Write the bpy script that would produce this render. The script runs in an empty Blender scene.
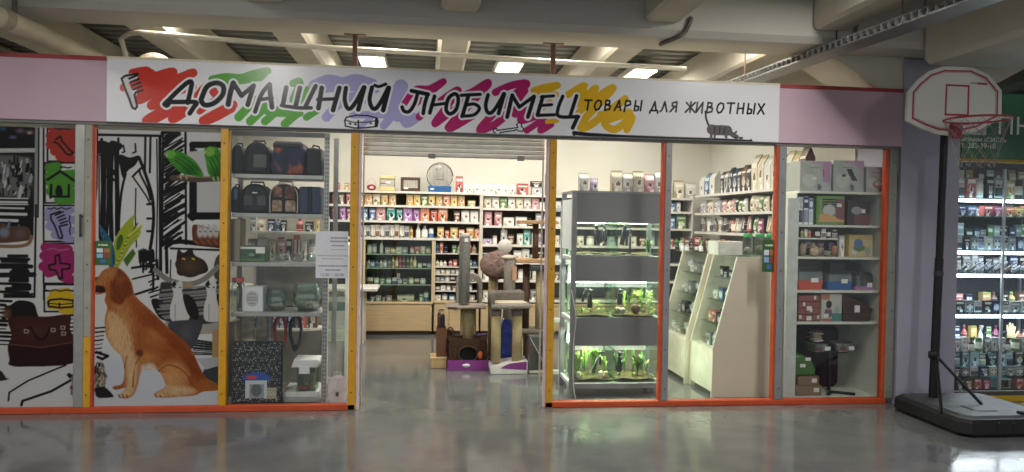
import bpy, math, random
import numpy as np
from mathutils import Vector, Matrix
rnd = random.Random(7)
sc = bpy.context.scene
COL = sc.collection
PI = math.pi
# ------------------------------------------------------------------ camera model (also used to measure places in metres)
FPX, CYP = 740.0, 231.64
CAM = Vector((0, -6.3188, 1.6)); YAW, PIT, ROL = .117185, -.013142, .017216
_f = Vector((math.sin(YAW)*math.cos(PIT), math.cos(YAW)*math.cos(PIT), math.sin(PIT)))
_r0 = Vector((math.cos(YAW), -math.sin(YAW), 0)); _u0 = _r0.cross(_f)
_r = _r0*math.cos(ROL)+_u0*math.sin(ROL); _u = _u0*math.cos(ROL)-_r0*math.sin(ROL)
def on(ax, v, px, py):
    d = _f+_r*((px-512)/FPX)-_u*((py-CYP)/FPX)
    return CAM+d*((v-CAM[ax])/d[ax])
def P(px, py, Y): return on(1, Y, px, py)      # point of the upright plane y = Y seen at a pixel of the photograph
def PX(px, py, X): return on(0, X, px, py)
def PZ(px, py, Z): return on(2, Z, px, py)
def mpp(p): return (Vector(p)-CAM).dot(_f)/FPX # metres per pixel at a point
def cam_setup():
    cd = bpy.data.cameras.new('camera'); co = bpy.data.objects.new('camera', cd); COL.objects.link(co)
    cd.sensor_width = 36; cd.lens = FPX/1024*36; cd.shift_y = (CYP-236)/1024; cd.clip_end = 100
    m = Matrix.Identity(4)
    for i in range(3): m[i][0] = _r[i]; m[i][1] = _u[i]; m[i][2] = -_f[i]; m[i][3] = CAM[i]
    co.matrix_world = m; sc.camera = co
cam_setup()
# ------------------------------------------------------------------ colours and materials
def lin(c):
    if isinstance(c, str):
        c = c.lstrip('#'); c = [int(c[i:i+2], 16) for i in (0, 2, 4)]
    o = []
    for x in c[:3]:
        x = max(0, min(255, x))/255
        o.append(x/12.92 if x <= .04045 else ((x+.055)/1.055)**2.4)
    return tuple(o)
MATS = {}
def nodes(m):
    m.use_nodes = True
    return m.node_tree.nodes, m.node_tree.links, m.node_tree.nodes['Principled BSDF']
def mat(c, rough=.5, metal=0., var=.06, scale=12., bump=0., key=None, emit=0., spec=.5, stretch=None):
    k = (str(c), rough, metal, var, scale, bump, emit, spec, str(stretch))
    if k in MATS: return MATS[k]
    m = bpy.data.materials.new('m_%d' % len(MATS)); n, l, b = nodes(m)
    b.inputs['Roughness'].default_value = rough; b.inputs['Metallic'].default_value = metal
    b.inputs['Specular IOR Level'].default_value = spec
    L = lin(c)
    tc = n.new('ShaderNodeTexCoord'); nz = n.new('ShaderNodeTexNoise'); nz.inputs['Scale'].default_value = scale; nz.inputs['Detail'].default_value = 5
    mp = n.new('ShaderNodeMapping')
    if stretch: mp.inputs['Scale'].default_value = stretch
    l.new(tc.outputs['Object'], mp.inputs['Vector']); l.new(mp.outputs['Vector'], nz.inputs['Vector'])
    rp = n.new('ShaderNodeValToRGB'); rp.color_ramp.elements[0].position = .3; rp.color_ramp.elements[1].position = .7
    rp.color_ramp.elements[0].color = (*[x*(1-var*2) for x in L], 1); rp.color_ramp.elements[1].color = (*[min(1, x*(1+var)) for x in L], 1)
    l.new(nz.outputs['Fac'], rp.inputs['Fac']); l.new(rp.outputs['Color'], b.inputs['Base Color'])
    if bump:
        bp = n.new('ShaderNodeBump'); bp.inputs['Strength'].default_value = bump; bp.inputs['Distance'].default_value = .02
        l.new(nz.outputs['Fac'], bp.inputs['Height']); l.new(bp.outputs['Normal'], b.inputs['Normal'])
    if emit:
        b.inputs['Emission Color'].default_value = (*L, 1); b.inputs['Emission Strength'].default_value = emit
    MATS[k] = m
    return m
def print_mat(rough=.4, spec=.5, fine=.05, sat=1.):
    k = ('print', rough, spec, fine, sat)
    if k in MATS: return MATS[k]
    m = bpy.data.materials.new('print_%d' % len(MATS)); n, l, b = nodes(m)
    at = n.new('ShaderNodeAttribute'); at.attribute_name = 'Col'
    tc = n.new('ShaderNodeTexCoord'); nz = n.new('ShaderNodeTexNoise'); nz.inputs['Scale'].default_value = 60
    hs = n.new('ShaderNodeHueSaturation'); hs.inputs['Saturation'].default_value = sat; mr = n.new('ShaderNodeMapRange')
    mr.inputs['To Min'].default_value = 1-fine; mr.inputs['To Max'].default_value = 1+fine
    l.new(tc.outputs['Object'], nz.inputs['Vector']); l.new(nz.outputs['Fac'], mr.inputs['Value']); l.new(mr.outputs['Result'], hs.inputs['Value'])
    l.new(at.outputs['Color'], hs.inputs['Color']); l.new(hs.outputs['Color'], b.inputs['Base Color'])
    b.inputs['Roughness'].default_value = rough; b.inputs['Specular IOR Level'].default_value = spec
    MATS[k] = m
    return m
def glass_mat(tint='ffffff', refl=.07, rough=.02):
    k = ('glass', tint, refl, rough)
    if k in MATS: return MATS[k]
    m = bpy.data.materials.new('glass_%d' % len(MATS)); m.use_nodes = True
    n, l = m.node_tree.nodes, m.node_tree.links; n.clear()
    o = n.new('ShaderNodeOutputMaterial'); mx = n.new('ShaderNodeMixShader'); t = n.new('ShaderNodeBsdfTransparent'); g = n.new('ShaderNodeBsdfGlossy')
    fr = n.new('ShaderNodeLayerWeight'); fr.inputs['Blend'].default_value = .25
    mr = n.new('ShaderNodeMapRange'); mr.inputs['To Min'].default_value = refl*.5; mr.inputs['To Max'].default_value = min(.9, refl*4)
    t.inputs['Color'].default_value = (*lin(tint), 1); g.inputs['Roughness'].default_value = rough; g.inputs['Color'].default_value = (.9, .95, .95, 1)
    l.new(fr.outputs['Fresnel'], mr.inputs['Value']); l.new(mr.outputs['Result'], mx.inputs['Fac'])
    l.new(t.outputs[0], mx.inputs[1]); l.new(g.outputs[0], mx.inputs[2]); l.new(mx.outputs[0], o.inputs['Surface'])
    MATS[k] = m
    return m
def emit_mat(c, s):
    k = ('emit', str(c), s)
    if k in MATS: return MATS[k]
    m = bpy.data.materials.new('light_%d' % len(MATS)); m.use_nodes = True
    n, l = m.node_tree.nodes, m.node_tree.links; n.clear()
    o = n.new('ShaderNodeOutputMaterial'); e = n.new('ShaderNodeEmission'); e.inputs['Color'].default_value = (*lin(c), 1); e.inputs['Strength'].default_value = s
    l.new(e.outputs[0], o.inputs['Surface']); MATS[k] = m
    return m
# ------------------------------------------------------------------ objects, labels
def tag(o, label=None, cat=None, group=None, kind=None):
    if label: o['label'] = label
    if cat: o['category'] = cat
    if group: o['group'] = group
    if kind: o['kind'] = kind
    return o
def thing(name, label, cat, loc=(0, 0, 0), group=None, rz=0, kind=None):
    o = bpy.data.objects.new(name, None); o.empty_display_size = .1; COL.objects.link(o); o.location = loc; o.rotation_euler = (0, 0, rz)
    return tag(o, label, cat, group, kind)
def copy_tree(o, parent=None):
    c = o.copy(); COL.objects.link(c)
    if parent is not None: c.parent = parent
    for ch in list(o.children): copy_tree(ch, c)
    return c
def cat_curve(pts, closed=False, n=6):
    pts = [Vector(p) for p in pts]; N = len(pts); out = []
    for i in range(N if closed else N-1):
        g = (lambda k: pts[k % N]) if closed else (lambda k: pts[max(0, min(N-1, k))])
        p0, p1, p2, p3 = g(i-1), g(i), g(i+1), g(i+2)
        for k in range(n):
            t = k/n
            out.append(.5*((2*p1)+(p2-p0)*t+(2*p0-5*p1+4*p2-p3)*t*t+(3*p1-p0-3*p2+p3)*t**3))
    if not closed: out.append(pts[-1])
    return out
class MB:
    def __init__(s): s.v = []; s.f = []; s.c = []; s.sm = []
    def add(s, vs, fs, col=None, smooth=False):
        b = len(s.v); s.v += [tuple(v) for v in vs]
        for i, f in enumerate(fs):
            s.f.append(tuple(b+k for k in f)); s.c.append(col[i] if isinstance(col, list) else col); s.sm.append(smooth)
        return s
    def box(s, x0, y0, z0, x1, y1, z1, col=None, b=0):
        if x0 > x1: x0, x1 = x1, x0
        if y0 > y1: y0, y1 = y1, y0
        if z0 > z1: z0, z1 = z1, z0
        if b <= 0:
            v = [(x, y, z) for x in (x0, x1) for y in (y0, y1) for z in (z0, z1)]
            return s.add(v, [(0, 1, 3, 2), (4, 6, 7, 5), (0, 4, 5, 1), (2, 3, 7, 6), (0, 2, 6, 4), (1, 5, 7, 3)], col)
        b = min(b, (x1-x0)*.45, (y1-y0)*.45, (z1-z0)*.45)
        v = []; idx = {}
        for i, x in enumerate((x0, x1)):
            for j, y in enumerate((y0, y1)):
                for k, z in enumerate((z0, z1)):
                    sx, sy, sz = (b if i == 0 else -b), (b if j == 0 else -b), (b if k == 0 else -b)
                    idx[i, j, k] = len(v); v += [(x, y+sy, z+sz), (x+sx, y, z+sz), (x+sx, y+sy, z)]
        f = []
        for i in (0, 1):
            q = [idx[i, 0, 0], idx[i, 1, 0], idx[i, 1, 1], idx[i, 0, 1]]; f.append(q if i else q[::-1])
            q = [idx[0, i, 0]+1, idx[1, i, 0]+1, idx[1, i, 1]+1, idx[0, i, 1]+1]; f.append(q[::-1] if i else q)
            q = [idx[0, 0, i]+2, idx[1, 0, i]+2, idx[1, 1, i]+2, idx[0, 1, i]+2]; f.append(q if i else q[::-1])
        for i in (0, 1):
            for j in (0, 1):
                a, c = idx[i, j, 0], idx[i, j, 1]; f.append((a, a+1, c+1, c))
                a, c = idx[i, 0, j], idx[i, 1, j]; f.append((a, a+2, c+2, c))
                a, c = idx[0, i, j], idx[1, i, j]; f.append((a+1, a+2, c+2, c+1))
        for k in idx.values(): f.append((k, k+1, k+2))
        return s.add(v, f, col)
    def bar(s, p, q, w, h=None, col=None):
        p, q = Vector(p), Vector(q); h = h or w; d = (q-p).normalized()
        a = d.cross(Vector((0, 0, 1)));  a = Vector((1, 0, 0)) if a.length < 1e-4 else a.normalized()
        c = a.cross(d)
        v = [e+a*(i*w/2)+c*(j*h/2) for e in (p, q) for i, j in ((-1, -1), (1, -1), (1, 1), (-1, 1))]
        return s.add(v, [(0, 1, 2, 3), (7, 6, 5, 4), (0, 4, 5, 1), (1, 5, 6, 2), (2, 6, 7, 3), (3, 7, 4, 0)], col)
    def tube(s, pts, r, n=10, cap=True, col=None, closed=False):
        pts = [Vector(p) for p in pts]; N = len(pts); rr = r if isinstance(r, (list, tuple)) else [r]*N
        vs = []; last = None
        for i, p in enumerate(pts):
            t = (pts[(i+1) % N]-pts[i-1]) if closed else (pts[min(N-1, i+1)]-pts[max(0, i-1)])
            t = t.normalized() if t.length > 1e-9 else Vector((0, 0, 1))
            if last is None:
                a = t.cross(Vector((0, 0, 1))); a = t.cross(Vector((1, 0, 0))) if a.length < 1e-3 else a
            else: a = last-t*last.dot(t)
            a = a.normalized(); last = a; c = t.cross(a)
            vs += [p+(a*math.cos(2*PI*k/n)+c*math.sin(2*PI*k/n))*rr[i] for k in range(n)]
        fs = []
        for i in range(N if closed else N-1):
            j = (i+1) % N
            fs += [(i*n+k, i*n+(k+1) % n, j*n+(k+1) % n, j*n+k) for k in range(n)]
        s.add(vs, fs, col, True)
        if cap and not closed: s.add(vs[:n], [tuple(range(n))[::-1]], col); s.add(vs[-n:], [tuple(range(n))], col)
        return s
    def lathe(s, prof, n=16, c=(0, 0, 0), cols=None, sq=None, ax=None):
        vs = []
        for r, z in prof:
            for k in range(n):
                a = 2*PI*k/n; x, y = math.cos(a), math.sin(a)
                if sq: x, y = math.copysign(abs(x)**sq, x), math.copysign(abs(y)**sq, y)
                q = (r*x, r*y, z) if ax is None else ax(r*x, r*y, z)
                vs.append((c[0]+q[0], c[1]+q[1], c[2]+q[2]))
        fs, cl = [], []
        for i in range(len(prof)-1):
            for k in range(n):
                fs.append((i*n+k, i*n+(k+1) % n, (i+1)*n+(k+1) % n, (i+1)*n+k)); cl.append(cols[i] if isinstance(cols, list) else cols)
        s.add(vs, fs, cl, True)
        if prof[0][0] > 1e-5: s.add(vs[:n], [tuple(range(n))[::-1]], cl[0])
        if prof[-1][0] > 1e-5: s.add(vs[-n:], [tuple(range(n))], cl[-1])
        return s
    def loft(s, rings, col=None, smooth=True, caps=True):
        n = len(rings[0]); vs = [p for r in rings for p in r]; fs = []
        for i in range(len(rings)-1): fs += [(i*n+k, i*n+(k+1) % n, (i+1)*n+(k+1) % n, (i+1)*n+k) for k in range(n)]
        s.add(vs, fs, col, smooth)
        if caps: s.add(rings[0], [tuple(range(n))[::-1]], col); s.add(rings[-1], [tuple(range(n))], col)
        return s
    def slab(s, out, y0, y1, b=.01, col=None, cx=None, cz=None):
        """an outline in x and z, with rounded edges, from y0 to y1"""
        cx = sum(p[0] for p in out)/len(out) if cx is None else cx; cz = sum(p[1] for p in out)/len(out) if cz is None else cz
        ex = max(abs(p[0]-cx) for p in out); ez = max(abs(p[1]-cz) for p in out); sg = 1 if y1 > y0 else -1
        ring = lambda y, i: [(cx+(p[0]-cx)*(1-i/ex), y, cz+(p[1]-cz)*(1-i/ez)) for p in out]
        return s.loft([ring(y0, b), ring(y0+sg*b*.3, b*.3), ring(y0+sg*b, 0), ring(y1-sg*b, 0), ring(y1-sg*b*.3, b*.3), ring(y1, b)], col)
    def prism(s, poly, y0, y1, col=None):
        n = len(poly); v = [(p[0], y0, p[1]) for p in poly]+[(p[0], y1, p[1]) for p in poly]
        return s.add(v, [tuple(range(n)), tuple(range(2*n-1, n-1, -1))]+[(k, n+k, n+(k+1) % n, (k+1) % n) for k in range(n)], col)
    def prismx(s, poly, x0, x1, col=None):
        n = len(poly); v = [(x0, p[0], p[1]) for p in poly]+[(x1, p[0], p[1]) for p in poly]
        return s.add(v, [tuple(range(n)), tuple(range(2*n-1, n-1, -1))]+[(k, n+k, n+(k+1) % n, (k+1) % n) for k in range(n)], col)
    def ell(s, c, r, nu=14, nv=9, col=None, M=None):
        M = M or Matrix.Identity(3); vs = []
        for i in range(nv+1):
            th = PI*i/nv
            for k in range(nu):
                ph = 2*PI*k/nu
                vs.append(Vector(c)+M @ Vector((r[0]*math.sin(th)*math.cos(ph), r[1]*math.sin(th)*math.sin(ph), r[2]*math.cos(th))))
        return s.add(vs, [(i*nu+k, (i+1)*nu+k, (i+1)*nu+(k+1) % nu, i*nu+(k+1) % nu) for i in range(nv) for k in range(nu)], col, True)
    def grid(s, fun, nu, nv, colf=None, smooth=False):
        vs = [fun(i/nu, j/nv) for j in range(nv+1) for i in range(nu+1)]; w = nu+1
        fs = [(j*w+i, j*w+i+1, (j+1)*w+i+1, (j+1)*w+i) for j in range(nv) for i in range(nu)]
        cl = [colf((i+.5)/nu, (j+.5)/nv) for j in range(nv) for i in range(nu)] if callable(colf) else colf
        return s.add(vs, fs, cl, smooth)
    def ribbon(s, pts, w, y, col=None):
        """a brush stroke lying on the upright plane y: pts are (x, z) or (x, z, width)"""
        pr = None
        for i, p in enumerate(pts):
            ww = (p[2] if len(p) > 2 else w)/2
            s.add([(p[0]+ww*math.cos(k*PI/6), y, p[1]+ww*math.sin(k*PI/6)) for k in range(12)], [tuple(range(12))], col)
            if pr is not None:
                d = Vector((p[0]-pr[0], p[1]-pr[1]));
                if d.length > 1e-6:
                    nrm = Vector((-d.y, d.x)).normalized(); wp = (pr[2] if len(pr) > 2 else w)/2
                    s.add([(pr[0]-nrm.x*wp, y, pr[1]-nrm.y*wp), (p[0]-nrm.x*ww, y, p[1]-nrm.y*ww), (p[0]+nrm.x*ww, y, p[1]+nrm.y*ww), (pr[0]+nrm.x*wp, y, pr[1]+nrm.y*wp)], [(0, 1, 2, 3)], col)
            pr = p
        return s
    def turn(s, M, start=0):
        for i in range(start, len(s.v)): s.v[i] = tuple(M @ Vector(s.v[i]))
        return s
    def mesh(s, name, off=(0, 0, 0)):
        me = bpy.data.meshes.new(name)
        me.from_pydata([(v[0]-off[0], v[1]-off[1], v[2]-off[2]) for v in s.v], [], s.f)
        me.polygons.foreach_set('use_smooth', s.sm)
        if any(c is not None for c in s.c):
            at = me.color_attributes.new('Col', 'FLOAT_COLOR', 'CORNER'); buf = []
            for f, c in zip(s.f, s.c): buf += [*(lin(c) if c is not None else (.5, .5, .5)), 1.]*len(f)
            at.data.foreach_set('color', buf)
        me.update()
        return me
    def build(s, name, m, parent=None, world=True):
        """one mesh object; the shapes are given in world metres unless world is False"""
        off = parent.matrix_world_off if False else (wloc(parent) if (parent is not None and world) else (0, 0, 0))
        me = s.mesh(name, off); me.materials.append(m)
        o = bpy.data.objects.new(name, me); COL.objects.link(o)
        if parent is not None: o.parent = parent
        return o
def wloc(o):
    t = Vector((0, 0, 0))
    while o is not None: t += o.location; o = o.parent
    return t
def struct(name, mb, m, parent=None):
    o = mb.build(name, m, parent)
    if parent is None: o['kind'] = 'structure'
    return o
def box(*a, **k): return MB().box(*a, **k)
def solo(name, label, cat, mb, m, group=None, base=None):
    """a thing that is one mesh, its origin at its base"""
    if base is None:
        xs = list(zip(*mb.v)); base = ((min(xs[0])+max(xs[0]))/2, (min(xs[1])+max(xs[1]))/2, min(xs[2]))
    me = mb.mesh(name, base); me.materials.append(m); o = bpy.data.objects.new(name, me); COL.objects.link(o); o.location = base
    return tag(o, label, cat, group)
PR = print_mat(.35, sat=.82); PRM = print_mat(.8, .2)
def text_mesh(body, size, m, name, parent, loc, rot=(PI/2, 0, 0), align='LEFT', sx=1.):
    cu = bpy.data.curves.new(name, 'FONT'); cu.body = body; cu.size = size; cu.align_x = align; cu.extrude = .0005
    t = bpy.data.objects.new(name+'_src', cu); COL.objects.link(t)
    dg = bpy.context.evaluated_depsgraph_get(); me = bpy.data.meshes.new_from_object(t.evaluated_get(dg)); bpy.data.objects.remove(t)
    me.name = name; me.materials.clear(); me.materials.append(m); o = bpy.data.objects.new(name, me); COL.objects.link(o)
    o.location = Vector(loc)-wloc(parent) if parent else loc; o.rotation_euler = rot; o.scale = (sx, 1, 1)
    if parent: o.parent = parent
    return o
# ------------------------------------------------------------------ flat prints painted point by point onto a fine mesh
class Canvas:
    def __init__(s, x0, z0, x1, z1, Y, res=235, bg='dcdcdc'):
        s.x0, s.z0, s.x1, s.z1, s.Y = x0, z0, x1, z1, Y
        s.W = int((x1-x0)*res); s.H = int((z1-z0)*res)
        s.a = np.zeros((s.H, s.W, 3)); s.a[:] = s.rgb(bg); s.res = res
    def rgb(s, c):
        if isinstance(c, str): c = [int(c[i:i+2], 16) for i in (0, 2, 4)]
        return np.array(c, float)
    def uv(s, pts):
        out = []
        for p in pts:
            q = P(p[0], p[1], s.Y); out.append(((q.x-s.x0)/(s.x1-s.x0)*(s.W-1), (s.z1-q.z)/(s.z1-s.z0)*(s.H-1)))
        return np.array(out)
    def _seg(s, q, X, Yy, closed):
        d = np.full(X.shape, 1e9); n = len(q)
        for i in range(n if closed else n-1):
            a, b = q[i], q[(i+1) % n]; ab = b-a; L = max(1e-9, ab @ ab)
            t = np.clip(((X-a[0])*ab[0]+(Yy-a[1])*ab[1])/L, 0, 1)
            d = np.minimum(d, (X-a[0]-t*ab[0])**2+(Yy-a[1]-t*ab[1])**2)
        return np.sqrt(d)
    def _win(s, q, pad):
        x0, y0 = np.floor(q.min(0)-pad).astype(int); x1, y1 = np.ceil(q.max(0)+pad).astype(int)+1
        x0, y0, x1, y1 = max(0, x0), max(0, y0), min(s.W, x1), min(s.H, y1)
        if x1 <= x0 or y1 <= y0: return None
        Yy, X = np.mgrid[y0:y1, x0:x1]
        return x0, y0, x1, y1, X.astype(float), Yy.astype(float)
    def _put(s, w, cov, col, clip):
        x0, y0, x1, y1 = w[:4]
        if clip is not None: cov = cov*clip[y0:y1, x0:x1]
        s.a[y0:y1, x0:x1] = s.a[y0:y1, x0:x1]*(1-cov[..., None])+s.rgb(col)*cov[..., None]
    def cover(s, pts, soft=1.):
        """coverage of a polygon over the whole canvas"""
        m = np.zeros((s.H, s.W)); q = s.uv(pts); w = s._win(q, soft+2)
        if w is None: return m
        x0, y0, x1, y1, X, Yy = w; ins = np.zeros(X.shape, bool); n = len(q)
        for i in range(n):
            a, b = q[i], q[(i+1) % n]
            if a[1] == b[1]: continue
            c = ((a[1] > Yy) != (b[1] > Yy)) & (X < (b[0]-a[0])*(Yy-a[1])/(b[1]-a[1])+a[0]); ins ^= c
        d = s._seg(q, X, Yy, True); m[y0:y1, x0:x1] = np.clip(.5+np.where(ins, d, -d)/max(soft, .5), 0, 1)
        return m
    def poly(s, pts, col, soft=1., a=1., smooth=True, clip=None):
        if smooth and len(pts) > 4: pts = [tuple(p) for p in cat_curve([(*p, 0) for p in pts], True, 4)]
        m = s.cover(pts, soft)*a
        s._put((0, 0, s.W, s.H), m, col, clip)
        return m
    def stroke(s, pts, wid, col, a=1., soft=1., clip=None, smooth=False):
        if smooth and len(pts) > 2: pts = [tuple(p) for p in cat_curve([(*p, 0) for p in pts], False, 5)]
        q = s.uv(pts); hw = wid*s.res*.00855/2; w = s._win(q, hw+soft+1)
        if w is None: return
        d = s._seg(q, w[4], w[5], False); s._put(w, np.clip(.5+(hw-d)/max(soft, .5), 0, 1)*a, col, clip)
    def blob(s, c, rx, ry, col, a=1., soft=.3, clip=None):
        q = s.uv([(c[0]-rx, c[1]-ry), (c[0]+rx, c[1]+ry)]); w = s._win(q, 2)
        if w is None: return
        cx, cy = q.mean(0); hx, hy = np.abs(q[1]-q[0])/2
        d = np.sqrt(((w[4]-cx)/hx)**2+((w[5]-cy)/hy)**2); s._put(w, np.clip((1-d)/soft, 0, 1)*a, col, clip)
    def build(s, name, m, parent=None, off=(0, 0, 0)):
        W, H = s.W, s.H; xs = np.linspace(s.x0, s.x1, W)-off[0]; zs = np.linspace(s.z1, s.z0, H)-off[2]
        X, Z = np.meshgrid(xs, zs); v = np.stack([X, np.full_like(X, s.Y-off[1]), Z], -1).reshape(-1, 3)
        i = np.arange(H*W).reshape(H, W); f = np.stack([i[1:, :-1], i[1:, 1:], i[:-1, 1:], i[:-1, :-1]], -1).reshape(-1, 4)
        me = bpy.data.meshes.new(name); me.vertices.add(len(v)); me.vertices.foreach_set('co', v.ravel().astype(np.float32))
        me.loops.add(f.size); me.loops.foreach_set('vertex_index', f.ravel().astype(np.int32))
        me.polygons.add(len(f)); me.polygons.foreach_set('loop_start', np.arange(0, f.size, 4, dtype=np.int32)); me.update(calc_edges=True)
        at = me.color_attributes.new('Col', 'FLOAT_COLOR', 'POINT'); c = np.clip(s.a.reshape(-1, 3)/255, 0, 1)
        c = np.where(c <= .04045, c/12.92, ((c+.055)/1.055)**2.4); at.data.foreach_set('color', np.concatenate([c, np.ones((len(c), 1))], 1).ravel().astype(np.float32))
        me.materials.append(m); o = bpy.data.objects.new(name, me); COL.objects.link(o)
        if parent: o.parent = parent
        return o
# ================================================================== the setting
def floor_mat():
    m = bpy.data.materials.new('polished_concrete'); n, l, b = nodes(m)
    tc = n.new('ShaderNodeTexCoord')
    def noise(sc_, det, dist=0.):
        z = n.new('ShaderNodeTexNoise'); z.inputs['Scale'].default_value = sc_; z.inputs['Detail'].default_value = det; z.inputs['Distortion'].default_value = dist
        l.new(tc.outputs['Object'], z.inputs['Vector']); return z
    a, c, d = noise(.9, 6, .6), noise(4, 8, .3), noise(60, 2)
    mx = n.new('ShaderNodeMath'); mx.operation = 'MULTIPLY_ADD'; mx.inputs[1].default_value = .5
    l.new(c.outputs['Fac'], mx.inputs[0]); l.new(a.outputs['Fac'], mx.inputs[2])
    r = n.new('ShaderNodeValToRGB'); e = r.color_ramp.elements
    e[0].position = .5; e[0].color = (*lin('55565a'), 1); e[1].position = 1.; e[1].color = (*lin('767673'), 1)
    l.new(mx.outputs[0], r.inputs['Fac']); l.new(r.outputs['Color'], b.inputs['Base Color'])
    mr = n.new('ShaderNodeMapRange'); mr.inputs['From Min'].default_value = .3; mr.inputs['From Max'].default_value = .75
    mr.inputs['To Min'].default_value = .1; mr.inputs['To Max'].default_value = .17
    l.new(c.outputs['Fac'], mr.inputs['Value']); l.new(mr.outputs['Result'], b.inputs['Roughness'])
    bp = n.new('ShaderNodeBump'); bp.inputs['Strength'].default_value = .025; bp.inputs['Distance'].default_value = .01
    l.new(c.outputs['Fac'], bp.inputs['Height']); l.new(bp.outputs['Normal'], b.inputs['Normal'])
    b.inputs['Specular IOR Level'].default_value = .75
    return m
struct('floor', MB().grid(lambda u, v: (-14+30*u, -10+20*v, 0), 2, 2), floor_mat())
joint = mat('3c3c3c', .6)
struct('trim_1', box(.28, -10, .0005, .284, 4.0, .001), joint)                       # saw-cut joints of the floor
struct('trim_2', box(4.7, -10, .0005, 4.704, -1.15, .001), joint)
wallw = mat('d8d6cc', .7, 0, .02, 3)
conc = mat('c2beb4', .85, 0, .04, 1.2, .1); conc2 = mat('c4beac', .85, 0, .08, 1.6, .1)
struct('wall_back', box(-5.2, 4.47, 0, 4.3, 4.6, 2.98), wallw)
struct('wall_right', box(4.27, .66, 0, 4.37, 4.47, 2.98), wallw)
struct('wall_left', box(-5.2, .1, 0, -5.05, 4.47, 2.98), wallw)
struct('wall_far', box(-14, 9.9, 0, 16, 10, 4.2), mat('4a463c', .9))
struct('column', box(4.285, -.05, 0, 4.86, .64, 3.14), mat('a3a0b0', .6, 0, .04, 2.))
# corrugated deck, girder over the shop front, joists across it
mb = MB(); prof = []; y = -10.
while y < 9.8: prof += [(y, 3.665), (y+.1, 3.665), (y+.115, 3.70), (y+.205, 3.70)]; y += .22
for (a, b_), (c_, d_) in zip(prof, prof[1:]): mb.add([(-14, a, b_), (16, a, b_), (16, c_, d_), (-14, c_, d_)], [(3, 2, 1, 0)])
struct('ceiling', mb, mat('80817a', .45, .35, .05, 3))
mb = MB().box(-14, -.42, 3.15, 16, .12, 3.62, b=.05)
struct('ceiling_beam', mb, conc)
k = 0
for X in (-8.2, -6.75, -5.3, -3.85, -2.5, -1.25, .25, 1.9, 3.35, 6.8, 8.3, 9.7):
    k += 1
    struct('ceiling_joist', box(X-.15, .12, 3.25, X+.15, 9.8, 3.66, b=.03), conc2)
    struct('ceiling_joist', box(X-.15, -9.8, 3.25, X+.15, -.42, 3.66, b=.03), conc2)
# the heavy beam that rides over the column, with its haunches
struct('ceiling_beam', box(4.2, .12, 3.0, 5.25, 9.8, 3.64, b=.04), conc2)
struct('ceiling_beam', box(4.2, -9.8, 3.0, 5.25, -.42, 3.64, b=.04), conc2)
struct('ceiling_haunch', MB().prism([(3.55, 3.16), (4.29, 2.72), (4.29, 3.16)], -.05, .5), conc2)
struct('ceiling_haunch', MB().prism([(4.85, 2.76), (5.6, 3.16), (4.85, 3.16)], -.05, .5), conc2)
struct('ceiling_slab', box(5.26, -9.8, 3.22, 6.6, -.43, 3.6), conc2)
# ------------------------------------------------------------------ pipes and trays under the ceiling
cream = mat('cfc8ac', .45, 0, .06, 6)
t = thing('ventilation_pipe', 'thick cream insulated pipe running under the ceiling over the pink fascia', 'pipe', (-3, .1, 2.95))
a, b_ = Vector((-3.16, -2.2, 3.01)), Vector((-2.93, 1.6, 3.01))
MB().tube([a, b_], .075, 16).build('pipe_run', cream, t)
q = a.lerp(b_, .42); MB().tube([q, q+(b_-a).normalized()*.1], .083, 16).build('coupling', mat('a9a288', .4), t)
q = a.lerp(b_, .47); MB().box(q.x-.015, q.y, q.z+.06, q.x+.015, q.y+.02, 3.6).build('hanger_strap', mat('77756c', .5, .5), t)
pts = [(-2.62, .5, 2.8), (-2.56, .42, 2.9)]+[tuple(P(x, y, Y)) for x, y, Y in ((121, 39, .3), (128, 34, .24), (140, 32.5, .2), (170, 35, .2))]+[tuple(P(x, y, .2)) for x, y in ((300, 46, ), (420, 53, ), (560, 62), (686, 69))]
solo('hanging_conduit', 'thin pale conduit bending up and running above the shop sign', 'pipe', MB().tube(pts, .022, 10), mat('c4bfae', .35, .3))
c0 = P(140, 60, .6)
solo('ventilation_elbow', 'short cream pipe elbow peeking above the shop sign', 'pipe', MB().tube(cat_curve([(c0.x-.02, .6, 2.78), (c0.x, .6, 2.93), (c0.x+.08, .62, 3.0), (c0.x+.17, .68, 2.99), (c0.x+.24, .72, 2.9)]), .05, 14), mat('9a927a', .6))
rust = mat('6f5148', .6, .3)
for i, px in enumerate((355, 553)):
    p = P(px, 60, .03)
    t = thing('hanger_post', ['brown steel post carrying the sign above the collar drawing', 'brown steel post carrying the sign above the orange letters'][i], 'hanger', (p.x, .03, 2.86), 'steel posts holding the sign')
    MB().box(p.x-.02, .01, 2.86, p.x+.02, .05, 3.143, b=.004).build('post', rust, t)
    MB().box(p.x-.09, 0, 3.143, p.x+.09, .08, 3.15).build('mounting_plate', rust, t)
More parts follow.
